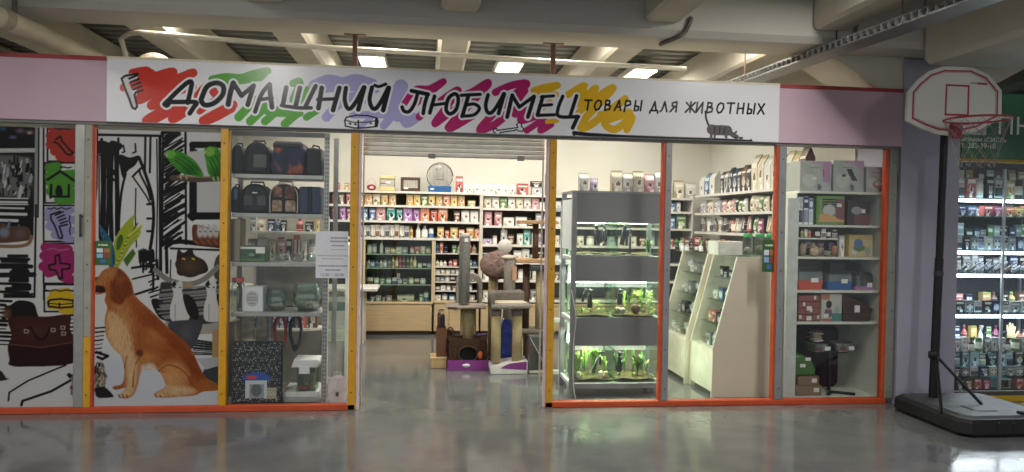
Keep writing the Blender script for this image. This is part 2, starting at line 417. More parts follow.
# perforated cable tray with its cables
t = thing('cable_tray', 'perforated grey metal cable tray climbing past the basketball backboard', 'cable tray', (3.3, .8, 3.05))
a, b_ = Vector((3.23, 1.4, 3.06)), Vector((3.62, -3.2, 3.06)); d = (b_-a).normalized(); sd = Vector((d.y, -d.x, 0))
galv = mat('8b8d8c', .4, .7)
mb = MB().bar(a, b_, .2, .006); mb.build('tray_floor', galv, t)
for sgn in (-1, 1):
    mb = MB(); L = (b_-a).length; n = 60
    mb.bar(a+sd*.1*sgn+Vector((0, 0, .005)), b_+sd*.1*sgn+Vector((0, 0, .005)), .004, .014); mb.bar(a+sd*.1*sgn+Vector((0, 0, .06)), b_+sd*.1*sgn+Vector((0, 0, .06)), .004, .014)
    for i in range(n): q = a+d*(L*(i+.3)/n)+sd*.1*sgn; mb.bar(q+Vector((0, 0, .01)), q+Vector((0, 0, .056)), .03, .004)
    mb.build('side_rail', galv, t)
for j, (o, cc) in enumerate(((-.05, 'd8d4c4'), (-.01, '3a3a38'), (.03, 'c9bf8e'), (.06, '55534e'))):
    MB().tube([a.lerp(b_, i/14)+sd*(o+.01*math.sin(i*1.7+j))+Vector((0, 0, .03)) for i in range(15)], .012, 6).build('cable', mat(cc, .5), t)
for i, (px, py) in enumerate(((762, 60), (845, 35))):
    q = a.lerp(b_, (.12, .6)[i]); MB().tube([q+sd*.1, (q.x+sd.x*.1, q.y+sd.y*.1, 3.62)], .006, 6).build('threaded_rod', rust, t)
q = P(685, 20, -.46)
solo('hanging_cable', 'dark grey cable kinked down the face of the ceiling beam', 'cable', MB().tube(cat_curve([(q.x+.06, -.445, 3.3), (q.x+.03, -.44, 3.22), (q.x, -.445, 3.17), (q.x-.05, -.43, 3.135), (q.x-.12, -.2, 3.13)]), .018, 8), mat('5a564e', .6))
for i, (px, z0) in enumerate(((838, 3.16), (858, 3.16))):
    q = P(px, 30, -.47)
    solo('wall_conduit', ['black cable hanging straight down the beam face', 'grey conduit beside the black cable on the beam'][i], 'cable', MB().tube([(q.x+.02*i, -.45, 3.6), (q.x, -.45, 3.3), (q.x-.03*i, -.45, 3.16)], (.006, .016)[i], 8), mat(('202020', '7a766c')[i], .6))
# ------------------------------------------------------------------ lamps
white = mat('e8e8e4', .4); lampm = emit_mat('fff4e0', 11.)
def lamp(x, y, z, label, group, power, tint, w=.27, l_=.75, em=lampm):
    t = thing('ceiling_lamp', label, 'lamp', (x, y, z), group)
    MB().box(x-w/2-.03, y-l_/2-.03, z+.005, x+w/2+.03, y+l_/2+.03, z+.075, b=.01).build('housing', white, t)
    MB().box(x-w/2, y-l_/2, z-.012, x+w/2, y+l_/2, z+.004).build('diffuser', em, t)
    for s in (-1, 1): MB().tube([(x, y+s*.3, z+.07), (x, y+s*.3, 3.63)], .004, 6).build('suspension_wire', rust, t)
    ld = bpy.data.lights.new('lamp_light', 'AREA'); ld.shape = 'RECTANGLE'; ld.size = w; ld.size_y = l_; ld.energy = power; ld.color = tint
    lo = bpy.data.objects.new('lamp_light', ld); COL.objects.link(lo); lo.location = (0, 0, -.02); lo.parent = t
    return t
warm = (1, .93, .82)
for x, y, lb in ((-.66, 2.9, 'white ceiling lamp glowing above the collar on the sign'), (1.0, 2.9, 'white ceiling lamp glowing above the bone on the sign'), (2.68, 2.95, 'white ceiling lamp glowing above the small black lettering'),):
    lamp(x, y, 3.5, lb, 'ceiling lamps over the shop', 40, warm)
for x in (-2.3, -.4, 1.2, 2.7): lamp(x, .44, 3.5, 'added unseen lamp just behind the beam, evening the shop light', 'added lamps hidden behind the beam', 34, warm)  # unseen row added to even out the light in the shop
for x, y in ((-1.75, -2.9), (3.6, -5.2), (-4.6, -5), (6, -3.2)): lamp(x, y, 3.4, 'added unseen lamp over the corridor brightening the right of the sign', 'ceiling lamps over the corridor', 80, (1, .97, .93))  # the first fits the sign's glare; the others are added for ambient light
lamp(3.1, -2.0, 3.5, 'added unseen lamp over the corridor brightening the right of the sign', 'ceiling lamps over the corridor', 55, (1, .97, .93))  # added out of view to brighten the right part of the sign
W = bpy.data.worlds.new('world'); sc.world = W; W.use_nodes = True
W.node_tree.nodes['Background'].inputs['Color'].default_value = (.9, .95, 1, 1); W.node_tree.nodes['Background'].inputs['Strength'].default_value = .62
# ------------------------------------------------------------------ shop front: sill, posts, rails, panes
orange = mat('c04a22', .5); yellow = mat('cf981c', .5, 0, .05, 20); grey = mat('8e8f90', .4, .3); dgrey = mat('4d4b48', .5); lilac = mat('c9aab8', .5, 0, .02, 3); pinkj = mat('d3bcc4', .5)
struct('trim_3', box(-8, -.035, 0, -.56, .035, .05, b=.005), orange)
struct('trim_4', box(1.05, -.035, 0, 4.205, .035, .05, b=.005), orange)
def post(x0, x1, m, z0=.05, z1=2.322, d=.035, n='trim_5'): return struct(n, box(x0, -d, z0, x1, d, z1, b=.004), m)
ni = [5]
def tpost(*a, **k): ni[0] += 1; return post(*a, n='trim_%d' % ni[0], **k)
tpost(-2.785, -2.71, mat('9c9d98', .35, .5)); tpost(-2.71, -2.655, mat('9a988c', .5), z0=.62); tpost(-2.71, -2.655, yellow, z1=.62); tpost(-2.655, -2.641, orange)
tpost(-1.665, -1.605, yellow); tpost(-.622, -.556, yellow, z0=0); tpost(-.556, -.534, pinkj, z0=0, d=.03); tpost(1.034, 1.056, pinkj, z0=0, d=.03); tpost(1.056, 1.118, yellow, z0=0)
tpost(2.058, 2.085, orange, d=.03); tpost(2.085, 2.143, grey); tpost(3.106, 3.13, orange, d=.03); tpost(3.13, 3.2, grey); tpost(4.152, 4.185, orange, d=.03); tpost(4.185, 4.262, mat('8a8a80', .5, .2))
struct('trim_30', box(-8, -.04, 2.322, 4.28, .04, 2.345), mat('77746e', .5))
screw = mat('5a5a58', .3, .8)
for x in (-2.682, -1.635, -.591, 1.087, 2.114, 3.165, 4.235):
    mb = MB()
    for z in (.15, .5, .85, 1.2, 1.55, 1.9, 2.2): mb.lathe([(.007, -.003), (.004, 0)], 8, (x, -.036, z), ax=lambda a, b, c: (a, c, b))
    struct('trim_screws', mb, screw)
glass = glass_mat('fcfdfc', .035)
for i, (x0, x1) in enumerate(((-8, -2.785), (-2.635, -1.665), (-1.605, -.622), (1.118, 2.058), (2.143, 3.106), (3.2, 4.152))):
    w = thing('window_%d' % (i+1), None, None, ((x0+x1)/2, 0, .05), kind='structure')
    box(x0, -.004, .05, x1, .004, 2.322).build('pane', glass, w)
# fascia: pink boards, red capping
struct('wall_front', box(-8, -.06, 2.345, -2.535, .02, 2.83), lilac)
struct('wall_fascia', box(3.098, -.06, 2.345, 4.28, .02, 2.83), lilac)
redc = mat('9c3532', .5)
struct('trim_31', box(-8, -.07, 2.83, -2.535, .03, 2.862), redc); struct('trim_32', box(3.098, -.07, 2.83, 4.28, .03, 2.862), redc)
# roller shutter, rolled up over the doorway
zt = P(450, 158, .12).z
t = thing('roller_shutter', 'pale grey roller shutter rolled up over the shop doorway', 'shutter', (.25, .12, zt))
n = 5
for i in range(n):
    h = (2.34-zt)/n; z = zt+i*h
    MB().prismx([(.10, z+.004), (.085, z+h*.3), (.085, z+h*.75), (.10, z+h-.002), (.13, z+h-.002), (.13, z+.004)], -.53, 1.03).build('slat', mat('e6e2d6', .5), t)
for s, x in ((0, .05), (1, .82)): MB().box(x-.03, .07, zt-.012, x+.03, .1, zt+.03, b=.005).build('bottom_stop', mat('8c8880', .5), t)
for x0, x1 in ((-.533, -.522), (1.022, 1.033)): MB().box(x0, .132, .001, x1, .165, 2.34, b=.002).build('guide_rail', mat('b8b2ac', .4, .3), t)
# ------------------------------------------------------------------ the sign
SY = -.085
sign = thing('shop_sign', 'long white shop sign with black brush lettering over coloured scribbles', 'sign', (.3, SY, 2.34))
MB().box(-2.53, SY, 2.342, 3.095, -.02, 2.852, b=.003).build('board', mat('c9cad0', .3, 0, .01, 2), sign)
MB().box(-2.53, SY-.004, 2.846, 3.095, -.015, 2.862).build('top_edge', mat('dcd3b4', .5), sign)
def Z1(p): return (100+p[0]/6.024, 55+p[1]/6.024)
def Z2(p): return (260+p[0]/6.024, 60+p[1]/6.024)
def Z3(p): return (390+p[0]/5.12, 65+p[1]/5.12)
def Z4(p): return (560+p[0]/4.452, 70+p[1]/4.452)
SC = Canvas(-2.528, 2.345, 3.093, 2.845, SY-.001, 350, 'e6e6ea')
def strokes(name, items, m, y=0, extra=0., smooth=True):
    for Z, pts, w in items:
        s = {Z1: 6.024, Z2: 6.024, Z3: 5.12, Z4: 4.452}[Z]
        SC.stroke([Z(p) for p in pts], (w*1.18 if name.endswith('scribble') else w*1.15)/s+extra, m, smooth=smooth, soft=1.5)
sgm = lambda c: c
strokes('red_scribble', [(Z1, [(195, 105), (290, 95), (210, 190), (330, 120), (160, 195), (145, 190)], 34), (Z1, [(270, 110), (240, 180), (345, 125), (440, 110), (235, 265), (300, 240), (420, 140)], 40), (Z1, [(240, 262), (390, 175), (560, 107)], 42), (Z1, [(300, 120), (260, 230), (350, 180), (450, 170)], 60), (Z1, [(540, 110), (310, 300), (430, 230), (555, 190)], 40), (Z1, [(310, 305), (440, 290), (285, 390), (330, 385), (470, 310)], 42), (Z1, [(500, 300), (435, 385), (520, 335), (640, 190), (690, 230)], 40), (Z1, [(600, 340), (720, 250)], 30), (Z1, [(800, 300), (625, 395), (700, 370), (790, 320)], 44)], sgm('c8392c'), SY-.001)
strokes('green_scribble', [(Z1, [(675, 145), (760, 130), (850, 135), (930, 110), (1010, 95)], 34), (Z1, [(760, 160), (860, 150), (960, 130)], 40), (Z1, [(835, 375), (905, 300), (930, 270)], 40), (Z1, [(905, 400), (1020, 290)], 40), (Z2, [(-10, 90), (40, 70), (0, 110)], 30), (Z2, [(15, 300), (110, 320), (240, 320)], 36), (Z2, [(30, 370), (110, 300)], 38), (Z2, [(150, 385), (225, 320)], 40), (Z2, [(280, 345), (340, 305)], 34), (Z2, [(200, 140), (240, 135), (200, 240)], 36), (Z2, [(245, 250), (285, 170)], 22)], sgm('4fa02c'), SY-.001)
strokes('lavender_scribble', [(Z2, [(320, 150), (410, 115), (500, 130), (580, 112), (680, 140)], 44), (Z2, [(400, 160), (520, 150), (690, 165)], 60), (Z2, [(400, 345), (470, 270), (560, 220), (650, 240)], 44), (Z2, [(560, 330), (700, 330), (830, 330), (960, 345)], 36), (Z2, [(850, 160), (800, 260), (830, 330)], 70), (Z2, [(745, 395), (840, 300), (880, 385), (970, 330)], 40), (Z2, [(600, 405), (680, 340)], 24)], sgm('a9a6d6'), SY-.001)
strokes('magenta_scribble', [(Z3, [(75, 195), (130, 125), (200, 120), (275, 85), (130, 200)], 26), (Z3, [(150, 265), (250, 190), (350, 130), (230, 295), (300, 250), (500, 100)], 30), (Z3, [(350, 170), (420, 140), (500, 100), (300, 320), (420, 260)], 34), (Z3, [(540, 140), (620, 105), (700, 95), (640, 150), (520, 260), (460, 335), (570, 280), (690, 130)], 32), (Z3, [(640, 250), (700, 210), (670, 280), (750, 260)], 34), (Z3, [(700, 335), (790, 280), (770, 335), (825, 305)], 28)], sgm('b01f66'), SY-.001)
strokes('yellow_scribble', [(Z3, [(735, 130), (800, 110), (860, 105), (760, 150), (850, 150)], 26), (Z3, [(805, 290), (855, 285)], 20), (Z3, [(780, 220), (820, 190)], 26), (Z4, [(35, 110), (110, 70), (60, 160), (160, 80), (70, 210)], 26), (Z4, [(100, 170), (235, 80), (100, 230), (125, 250), (290, 130)], 30), (Z4, [(180, 200), (310, 190), (200, 230), (245, 265), (320, 210), (298, 265)], 28)], sgm('e0b01c'), SY-.001)
L = [  # brush letters of the big lettering
 (Z1, [(388, 297), (400, 305), (412, 295), (400, 285), (480, 283), (578, 285), (562, 318), (540, 352)], 19), (Z1, [(395, 290), (470, 215), (532, 163), (552, 168), (545, 215), (528, 288)], 19),
 (Z1, [(615, 252), (645, 190), (700, 168), (742, 188), (738, 240), (690, 288), (635, 302), (610, 275), (618, 245)], 21),
 (Z1, [(772, 298), (785, 230), (803, 168)], 22), (Z1, [(803, 168), (852, 245)], 20), (Z1, [(852, 245), (925, 185)], 18), (Z1, [(925, 185), (890, 300)], 20),
 (Z2, [(-30, 312), (10, 205), (58, 145)], 17), (Z2, [(58, 148), (62, 200), (72, 285)], 20), (Z2, [(-8, 240), (72, 228)], 14),
 (Z2, [(158, 165), (138, 270)], 20), (Z2, [(130, 274), (230, 288), (308, 288)], 15), (Z2, [(240, 168), (214, 280)], 20), (Z2, [(335, 157), (272, 284)], 18),
 (Z2, [(372, 168), (352, 290)], 20), (Z2, [(348, 238), (455, 234)], 14), (Z2, [(478, 168), (440, 302)], 20),
 (Z2, [(518, 168), (510, 235), (524, 286), (548, 290), (585, 240), (625, 165)], 18), (Z2, [(628, 165), (592, 298)], 20),
 (Z2, [(675, 165), (660, 235), (674, 286), (700, 290), (735, 240), (772, 168)], 18), (Z2, [(776, 168), (742, 302)], 21), (Z2, [(692, 152), (716, 160), (758, 145)], 13),
 (Z3, [(62, 215), (72, 236), (98, 238), (125, 200), (140, 150)], 13), (Z3, [(110, 132), (150, 140), (195, 150)], 15), (Z3, [(193, 150), (178, 200), (170, 248)], 14),
 (Z3, [(228, 160), (204, 245)], 14), (Z3, [(212, 206), (290, 196)], 11), (Z3, [(288, 205), (303, 165), (335, 148), (350, 175), (338, 228), (308, 250), (288, 232), (290, 200)], 14),
 (Z3, [(365, 155), (462, 150)], 12), (Z3, [(402, 156), (370, 262)], 15), (Z3, [(388, 206), (432, 200), (458, 222), (430, 255), (368, 262)], 12),
 (Z3, [(502, 153), (490, 205), (500, 242), (525, 240), (560, 190), (582, 148)], 14), (Z3, [(585, 148), (556, 248)], 15),
 (Z3, [(600, 266), (626, 155)], 15), (Z3, [(626, 157), (662, 215)], 14), (Z3, [(662, 215), (738, 160)], 13), (Z3, [(738, 162), (706, 266)], 15),
 (Z3, [(782, 163), (755, 255)], 15), (Z3, [(775, 163), (838, 158)], 11), (Z3, [(765, 208), (828, 203)], 11), (Z3, [(755, 258), (842, 255)], 12),
 (Z3, [(885, 160), (860, 225), (868, 264), (965, 264)], 13), (Z3, [(955, 158), (922, 262)], 14), (Z3, [(962, 264), (935, 322)], 15)]
strokes('letter_outline', L, 'e8e8ec', 0, 4.4)
strokes('lettering', L, '0c0c12', 0, .55)
FONT = {'Т': [[(0, 1), (.85, 1)], [(.45, 1), (.38, 0)]], 'О': [[(.4, 1), (.1, .75), (0, .35), (.2, 0), (.55, .1), (.8, .5), (.75, .9), (.4, 1)]], 'В': [[(.15, 1), (.05, 0)], [(.15, 1), (.6, .95), (.6, .65), (.15, .55)], [(.15, .55), (.7, .45), (.65, .1), (.05, 0)]],
 'А': [[(0, 0), (.55, 1), (.75, 0)], [(.2, .35), (.68, .35)]], 'Р': [[(.15, 1), (0, -.1)], [(.15, 1), (.65, .95), (.7, .6), (.1, .45)]], 'Ы': [[(.1, 1), (0, 0), (.45, .05), (.5, .4), (.08, .5)], [(.85, 1), (.75, 0)]],
 'Д': [[(.1, .1), (.5, 1), (.7, .1)], [(-.05, -.15), (0, .1), (.9, .1), (.9, -.15)]], 'Л': [[(0, 0), (.2, .2), (.5, 1), (.8, 0)]], 'Я': [[(.75, 1), (.7, 0)], [(.75, 1), (.2, .9), (.2, .6), (.72, .5)], [(.45, .5), (0, 0)]],
 'Ж': [[(.55, 1), (.5, 0)], [(0, .95), (.5, .5), (-.05, 0)], [(1.05, .95), (.52, .5), (1.05, 0)]], 'И': [[(.1, 1), (0, 0), (.75, 1), (.68, -.05)]], 'Н': [[(.1, 1), (0, 0)], [(.05, .5), (.7, .5)], [(.75, 1), (.68, 0)]], 'Ь': [[(.1, 1), (0, 0), (.5, .05), (.5, .4), (.08, .5)]],
 'Х': [[(.05, 1), (.75, 0)], [(.75, 1), (0, 0)]]}
def word(w, x0, x1, ya, yb, h):
    n = len(w); st = (x1-x0)/n
    for i, ch in enumerate(w):
        for s in FONT[ch]:
            xx = x0+i*st; yb_ = ya+(yb-ya)*i/max(1, n-1)
            SC.stroke([Z4((xx+a*st*.82+b*3, yb_-b*h)) for a, b in s], 8.2/4.452, '101014')
word('ТОВАРЫ', 108, 375, 178, 181, 44); word('ДЛЯ', 402, 535, 185, 186, 44); word('ЖИВОТНЫХ', 560, 925, 188, 196, 45)
S = lambda n, items, c='1b1b20': strokes(n, items, c, SY-.003, smooth=False)
strokes('comb_head', [(Z1, [(150, 150), (190, 135)], 40), (Z1, [(160, 190), (200, 300)], 34)], sgm('cfc9cc'), SY-.002, smooth=False)
S('comb_drawing', [(Z1, [(228, 112), (150, 126), (130, 142), (150, 200), (175, 260), (195, 318), (212, 326), (224, 310), (208, 240), (215, 225), (256, 212)], 10)]+[(Z1, [(176+8*i, 142+22*i), (226+8*i, 122+22*i)], 10) for i in range(4)])
S('collar_drawing', [(Z2, [(510, 365), (520, 345), (580, 333), (650, 335), (705, 350), (712, 370), (705, 400), (640, 408), (570, 410), (515, 398), (510, 365)], 7), (Z2, [(512, 362), (560, 375), (640, 375), (700, 365)], 5), (Z2, [(540, 382), (546, 384)], 9), (Z2, [(572, 386), (578, 388)], 9), (Z2, [(592, 365), (592, 412)], 8), (Z2, [(664, 380), (670, 382)], 8), (Z2, [(702, 360), (700, 392)], 16)])
S('bone_drawing', [(Z3, [(548, 335), (640, 322), (655, 320), (648, 305), (660, 293), (675, 303), (672, 315), (685, 325), (678, 340), (660, 338), (645, 330), (640, 335), (565, 345), (560, 358), (545, 360), (540, 348), (528, 342), (530, 328), (545, 325), (550, 335)], 5)])
S('ledge_drawing', [(Z4, [(62, 280), (130, 288), (290, 298), (480, 305), (700, 312), (850, 320)], 15), (Z4, [(62, 278), (62, 304)], 9), (Z4, [(62, 302), (150, 296)], 5), (Z4, [(850, 312), (850, 326)], 8), (Z4, [(285, 300), (285, 312)], 8), (Z4, [(740, 312), (740, 322)], 8)])
S('cat_tail', [(Z4, [(648, 185), (650, 215), (658, 238), (668, 255)], 8)])
strokes('cat_drawing', [(Z4, [(675, 265), (690, 268), (720, 268), (745, 270)], 40), (Z4, [(675, 280), (672, 302)], 11), (Z4, [(690, 282), (688, 300)], 9), (Z4, [(735, 280), (740, 300)], 10), (Z4, [(750, 275), (772, 290), (785, 298)], 20), (Z4, [(775, 285), (785, 275)], 8), (Z4, [(800, 303), (810, 303)], 10)], '5c5559', SY-.003, smooth=False)
S('cat_stripes', [(Z4, [(690, 252), (688, 280)], 5), (Z4, [(712, 254), (710, 282)], 5), (Z4, [(734, 258), (730, 284)], 5), (Z4, [(780, 300), (786, 300)], 6)], '3a3436')
SC.build('printed_face', print_mat(.26, .32, .01), sign, wloc(sign))
# ================================================================== printed window films
def Zp(z): return lambda p: (p[0]/z[2]+z[0], p[1]/z[2]+z[1])
K, GW, WH = '161616', '8f8f8f', 'e2e2e0'
r2 = random.Random(3)
def hatch(cv, x0, y0, x1, y1, n, w, slope=.5, jit=4, col=K):
    for i in range(n):
        y = y0+(y1-y0)*i/n+r2.uniform(-jit, jit)*.4
        cv.stroke([(x0+r2.uniform(-jit, jit), y+slope*(x1-x0)*.5), (x1+r2.uniform(-jit, jit), y-slope*(x1-x0)*.5)], w*r2.uniform(.5, 1.4), col)
# ---- film with the retriever (between the first two posts)
cv = Canvas(-2.633, .052, -1.667, 2.288, -.0065, 235, WH)
a = Zp((85, 120, 3.147)); b = Zp((85, 260, 3.147))
A = lambda *q: [a(p) for p in q]
B = lambda *q: [b(p) for p in q]
def S(pts, w, c=K, al=1., **k): cv.stroke(pts, w, c, al, **k)
S(A((25, 12), (240, 14)), 3); S(A((25, 46), (240, 50)), 2.5)
for x in (44, 52, 60, 72, 84, 98): S(A((x, 60+r2.uniform(0, 40)), (x+r2.uniform(-4, 4), 200+r2.uniform(0, 60)), (x+r2.uniform(-6, 6), 330+r2.uniform(0, 70))), r2.uniform(1., 4.5))
for x in (44, 58, 90): S(A((x, 75), (x+18, 82), (x+2, 95)), 6)
for i in range(12): S(A((42+r2.uniform(0, 50), 90+i*9), (42+r2.uniform(0, 60), 110+i*9)), 1.6)
cv.poly(A((28, 20), (42, 20), (40, 200), (30, 330)), K, smooth=False)
S(A((105, 58), (103, 200), (106, 400)), 2.2); S(A((190, 55), (188, 200)), 2.); S(A((206, 55), (204, 165)), 2); S(A((226, 60), (228, 240), (224, 470)), 1.3); S(A((236, 55), (238, 480)), 3)
cv.poly(A((108, 110), (140, 118), (170, 112), (160, 140), (135, 160), (122, 185), (112, 160)), K)
S(A((120, 80), (125, 100), (118, 102)), 1.6); S(A((158, 75), (160, 100), (150, 104)), 1.6)
cv.poly(A((128, 170), (150, 150), (175, 150), (195, 190), (212, 240), (214, 290), (210, 400), (160, 405), (108, 400), (112, 280), (118, 210)), 'e6e6e4')
S(A((128, 170), (116, 220), (108, 300), (106, 400)), 2.2, smooth=True); S(A((170, 118), (190, 170), (210, 235), (216, 300), (212, 360), (205, 405)), 3., smooth=True)
S(A((150, 178), (176, 152), (172, 165), (196, 215), (206, 250)), 2., smooth=True); S(A((150, 178), (190, 235), (205, 262)), 1.5); S(A((160, 215), (158, 300), (162, 400)), 1.2)
for y in (265, 310, 350): S(A((196, y), (207, y)), 2.2)
for i in range(14): S(A((170+i*3.5, 405+r2.uniform(0, 10)), (172+i*3.5, 440+r2.uniform(0, 40))), 1.6)
for i in range(46): y = 12+i*8.2; S(A((246+r2.uniform(-3, 10), y+22), (300+r2.uniform(-10, 18), y-14+r2.uniform(-6, 6))), r2.uniform(1.2, 3.8))
S(A((316, 15), (318, 390)), 2.2); S(A((246, 15), (243, 390)), 2.)
S(A((338, 78), (440, 78)), 6); S(A((338, 78), (338, 310)), 5); S(A((334, 300), (440, 300)), 6); S(A((350, 95), (350, 290)), 2); S(A((352, 200), (352, 290)), 3)
cv.poly(A((340, 110), (380, 110), (372, 180), (345, 185)), K)
S(A((246, 388), (300, 382), (440, 398)), 4.5); S(A((256, 395), (258, 480)), 3); S(A((270, 404), (440, 410)), 2)
S(A((280, 180), (350, 186), (440, 183)), 4.5, '54463a'); S(A((300, 176), (360, 178)), 1.5, '8b755f')
def parrot(pts, shade, eye, beak):
    cv.poly(A(*pts), '3f8f2a'); m = cv.cover(A(*pts)); cv.blob(a(shade), 12, 10, '1f5c1c', .8, .8, m)
    for i in range(20): x, y = r2.choice(pts); S(A((x, y), (x+r2.uniform(-14, 14), y+r2.uniform(4, 22))), .9, r2.choice(['5fb33a', '2c7020', '79c552']), .7, clip=m)
    S(A(eye, (eye[0]+1, eye[1])), 1.4, '101010'); cv.poly(A(*beak), 'd8cfae', smooth=False)
cv.poly(A((320, 100), (440, 90), (440, 300), (335, 300)), 'c9c9c7', 2, smooth=False); S(A((338, 78), (440, 78)), 6); S(A((340, 200), (340, 305)), 7); S(A((334, 302), (440, 302)), 7); S(A((275, 182), (350, 188), (440, 184)), 5, '54463a'); S(A((290, 178), (430, 181)), 1.4, '8b755f')
parrot([(253, 100), (275, 94), (310, 104), (345, 128), (368, 160), (372, 178), (345, 176), (305, 168), (280, 145), (260, 122)], (330, 160), (264, 104), [(253, 104), (262, 106), (256, 122)])
parrot([(374, 96), (390, 83), (414, 86), (428, 105), (434, 140), (432, 175), (410, 194), (388, 168), (380, 128)], (420, 170), (389, 97), [(374, 96), (384, 98), (374, 110)])
cv.poly(A((338, 335), (355, 330), (425, 350), (436, 380), (425, 398), (350, 390), (338, 370)), '6a3a26')
for x in (362, 378, 395, 412): cv.blob(a((x, 352)), 4, 8, 'c7c3c0', 1, .5); S(A((x-5, 338), (x-7, 328)), 1.3, 'bcb8b4'); S(A((x-2, 350), (x+3, 352)), .9, '404040')
for x in (345, 365, 385, 405, 425): S(A((x, 378), (x+10, 390)), 1.5, '8c5a3c')
cv.poly(A((96, 372), (118, 335), (156, 298), (152, 330), (176, 348), (160, 380), (140, 400), (118, 440), (98, 470), (88, 420)), 'a6b32a')
for i in range(22): S(A((98+i*1.5, 450-i*3), (120+i*2.2, 420-i*4.6)), 1.0, r2.choice(['d8d860', '5d7f1e', '37611c']), .8)
cv.poly(A((44, 330), (60, 345), (84, 380), (96, 440), (80, 470), (60, 400)), '2f5f7a')
for i in range(16):
    a0 = (100+i*2.5, 455-i*6); S(A(a0, (a0[0]+26+i, a0[1]-34)), 2.2, ['8a9a1e', 'c4c83a', '4f7a22', 'dbd95c'][i % 4], .85)
cv.poly(A((100, 380), (112, 360), (120, 372), (112, 400), (100, 410)), '3f6a24'); cv.poly(A((120, 440), (150, 405), (160, 420), (132, 462)), '4a6c20')
for i in range(10): S(A((50+i*4, 345+i*9), (56+i*4, 372+i*9)), 1.6, ['3a7f9c', '1d4a66'][i % 2], .9)
cv.poly(A((256, 100), (272, 96), (284, 106), (276, 120), (262, 118)), '7cc24a', 3, .8); cv.poly(A((378, 96), (392, 86), (408, 92), (404, 110), (384, 112)), '8ac850', 3, .8)
for x0, y0, x1, y1 in ((290, 118, 350, 168), (300, 112, 358, 158), (284, 126, 330, 170), (398, 118, 424, 184), (410, 112, 430, 170), (392, 130, 412, 188)): S(A((x0, y0), ((x0+x1)/2+4, (y0+y1)/2-2), (x1, y1)), 1.1, '1d5418', .85)
for x, y in ((262, 105), (388, 98)): cv.blob(a((x, y)), 1.3, 1.3, 'e8e4d0', 1, .4); cv.blob(a((x, y)), .8, .8, '101010', 1, .4)
for x, y in ((300, 180), (318, 180), (404, 186), (418, 186)): S(A((x, y-6), (x+2, y+4)), 1.4, 'c9b090')
# lower half: cats, platform, retriever
cv.poly(B((28, 300), (440, 300), (440, 462), (28, 462)), 'd5d9e2', 40, smooth=False)
S(B((148, 25), (215, 15), (215, 90), (160, 108)), 2.2); S(B((150, 60), (212, 45)), 1.6); hatch(cv, *a((205, 430)), *b((225, 130)), 10, 1.6)
for i in range(10): S(B((340, 250+i*5+r2.uniform(-2, 2)), (425, 262+i*4)), r2.uniform(.6, 2))
for i in range(7): S(B((30, 215+i*13), (62-i*2, 212+i*13)), r2.uniform(.6, 1.6))
S(B((226, 0), (230, 60)), 2.5); S(B((270, 0), (268, 80)), 1.2)
cv.poly(A((288, 460), (292, 408), (310, 418), (335, 402), (345, 425), (378, 445), (382, 480), (300, 490)), '2c241f')
cv.poly(B((285, 5), (330, -14), (376, 5), (368, 40), (330, 55), (296, 40)), '3a2d22'); cv.blob(b((330, 20)), 13, 10, '6b5138', .6, .9)
S(A((308, 436), (313, 438)), 1.8, 'c9a93e'); S(A((338, 436), (343, 438)), 1.8, 'c9a93e')
cv.poly(A((405, 465), (415, 430), (440, 420), (440, 500), (410, 500)), '57463c')
S(B((222, 32), (262, 62), (320, 76), (372, 62), (418, 22)), 5, '85807a', smooth=True)
S(B((326, 82), (324, 130)), 8, 'a98f6b'); S(B((326, 150), (326, 190)), 8, 'a98f6b')
cv.poly(B((255, 192), (300, 186), (430, 190), (430, 228), (262, 232)), 'a9a59c'); S(B((414, 230), (414, 318)), 8, 'b39367')
cv.poly(B((208, 128), (236, 124), (262, 160), (262, 190), (232, 180)), '24211f')
def kit(dx, back):
    cv.poly(B((272+dx, 75), (282+dx, 62), (290+dx, 72), (302+dx, 62), (308+dx, 80), (306+dx, 105), (322+dx, 150), (326+dx, 188), (274+dx, 192), (268+dx, 150), (278+dx, 110)), 'd9d7d4')
    cv.poly(B((308+dx, 110), (340+dx, 120), (358+dx, 165), (352+dx, 188), (324+dx, 170)), back)
    cv.poly(B((272+dx, 76), (283+dx, 62), (288+dx, 78), (276+dx, 88)), back); S(B((282+dx, 86), (284+dx, 86)), 1.2); S(B((298+dx, 86), (300+dx, 86)), 1.2); S(B((284+dx, 190), (284+dx, 140)), .8, '9b9894')
cv.poly(B((236, 84), (262, 70), (330, 90), (372, 84), (430, 70), (432, 188), (255, 192)), '3a3836', 3)
hatch(cv, *b((240, 90)), *b((425, 185)), 14, 1.6, .1, 4, '8a8a88')
kit(0, '24211f'); kit(106, '24211f')
cv.poly(B((262, 200), (300, 190), (366, 194), (358, 240), (330, 284), (300, 262), (272, 230)), '45444a'); cv.blob(b((320, 230)), 10, 14, '6a6a72', .5, .9)
cv.poly(B((372, 350), (400, 325), (432, 320), (432, 390), (380, 385)), '3d4146'); cv.poly(B((350, 310), (430, 305), (430, 330), (380, 345)), 'b9b8ba')
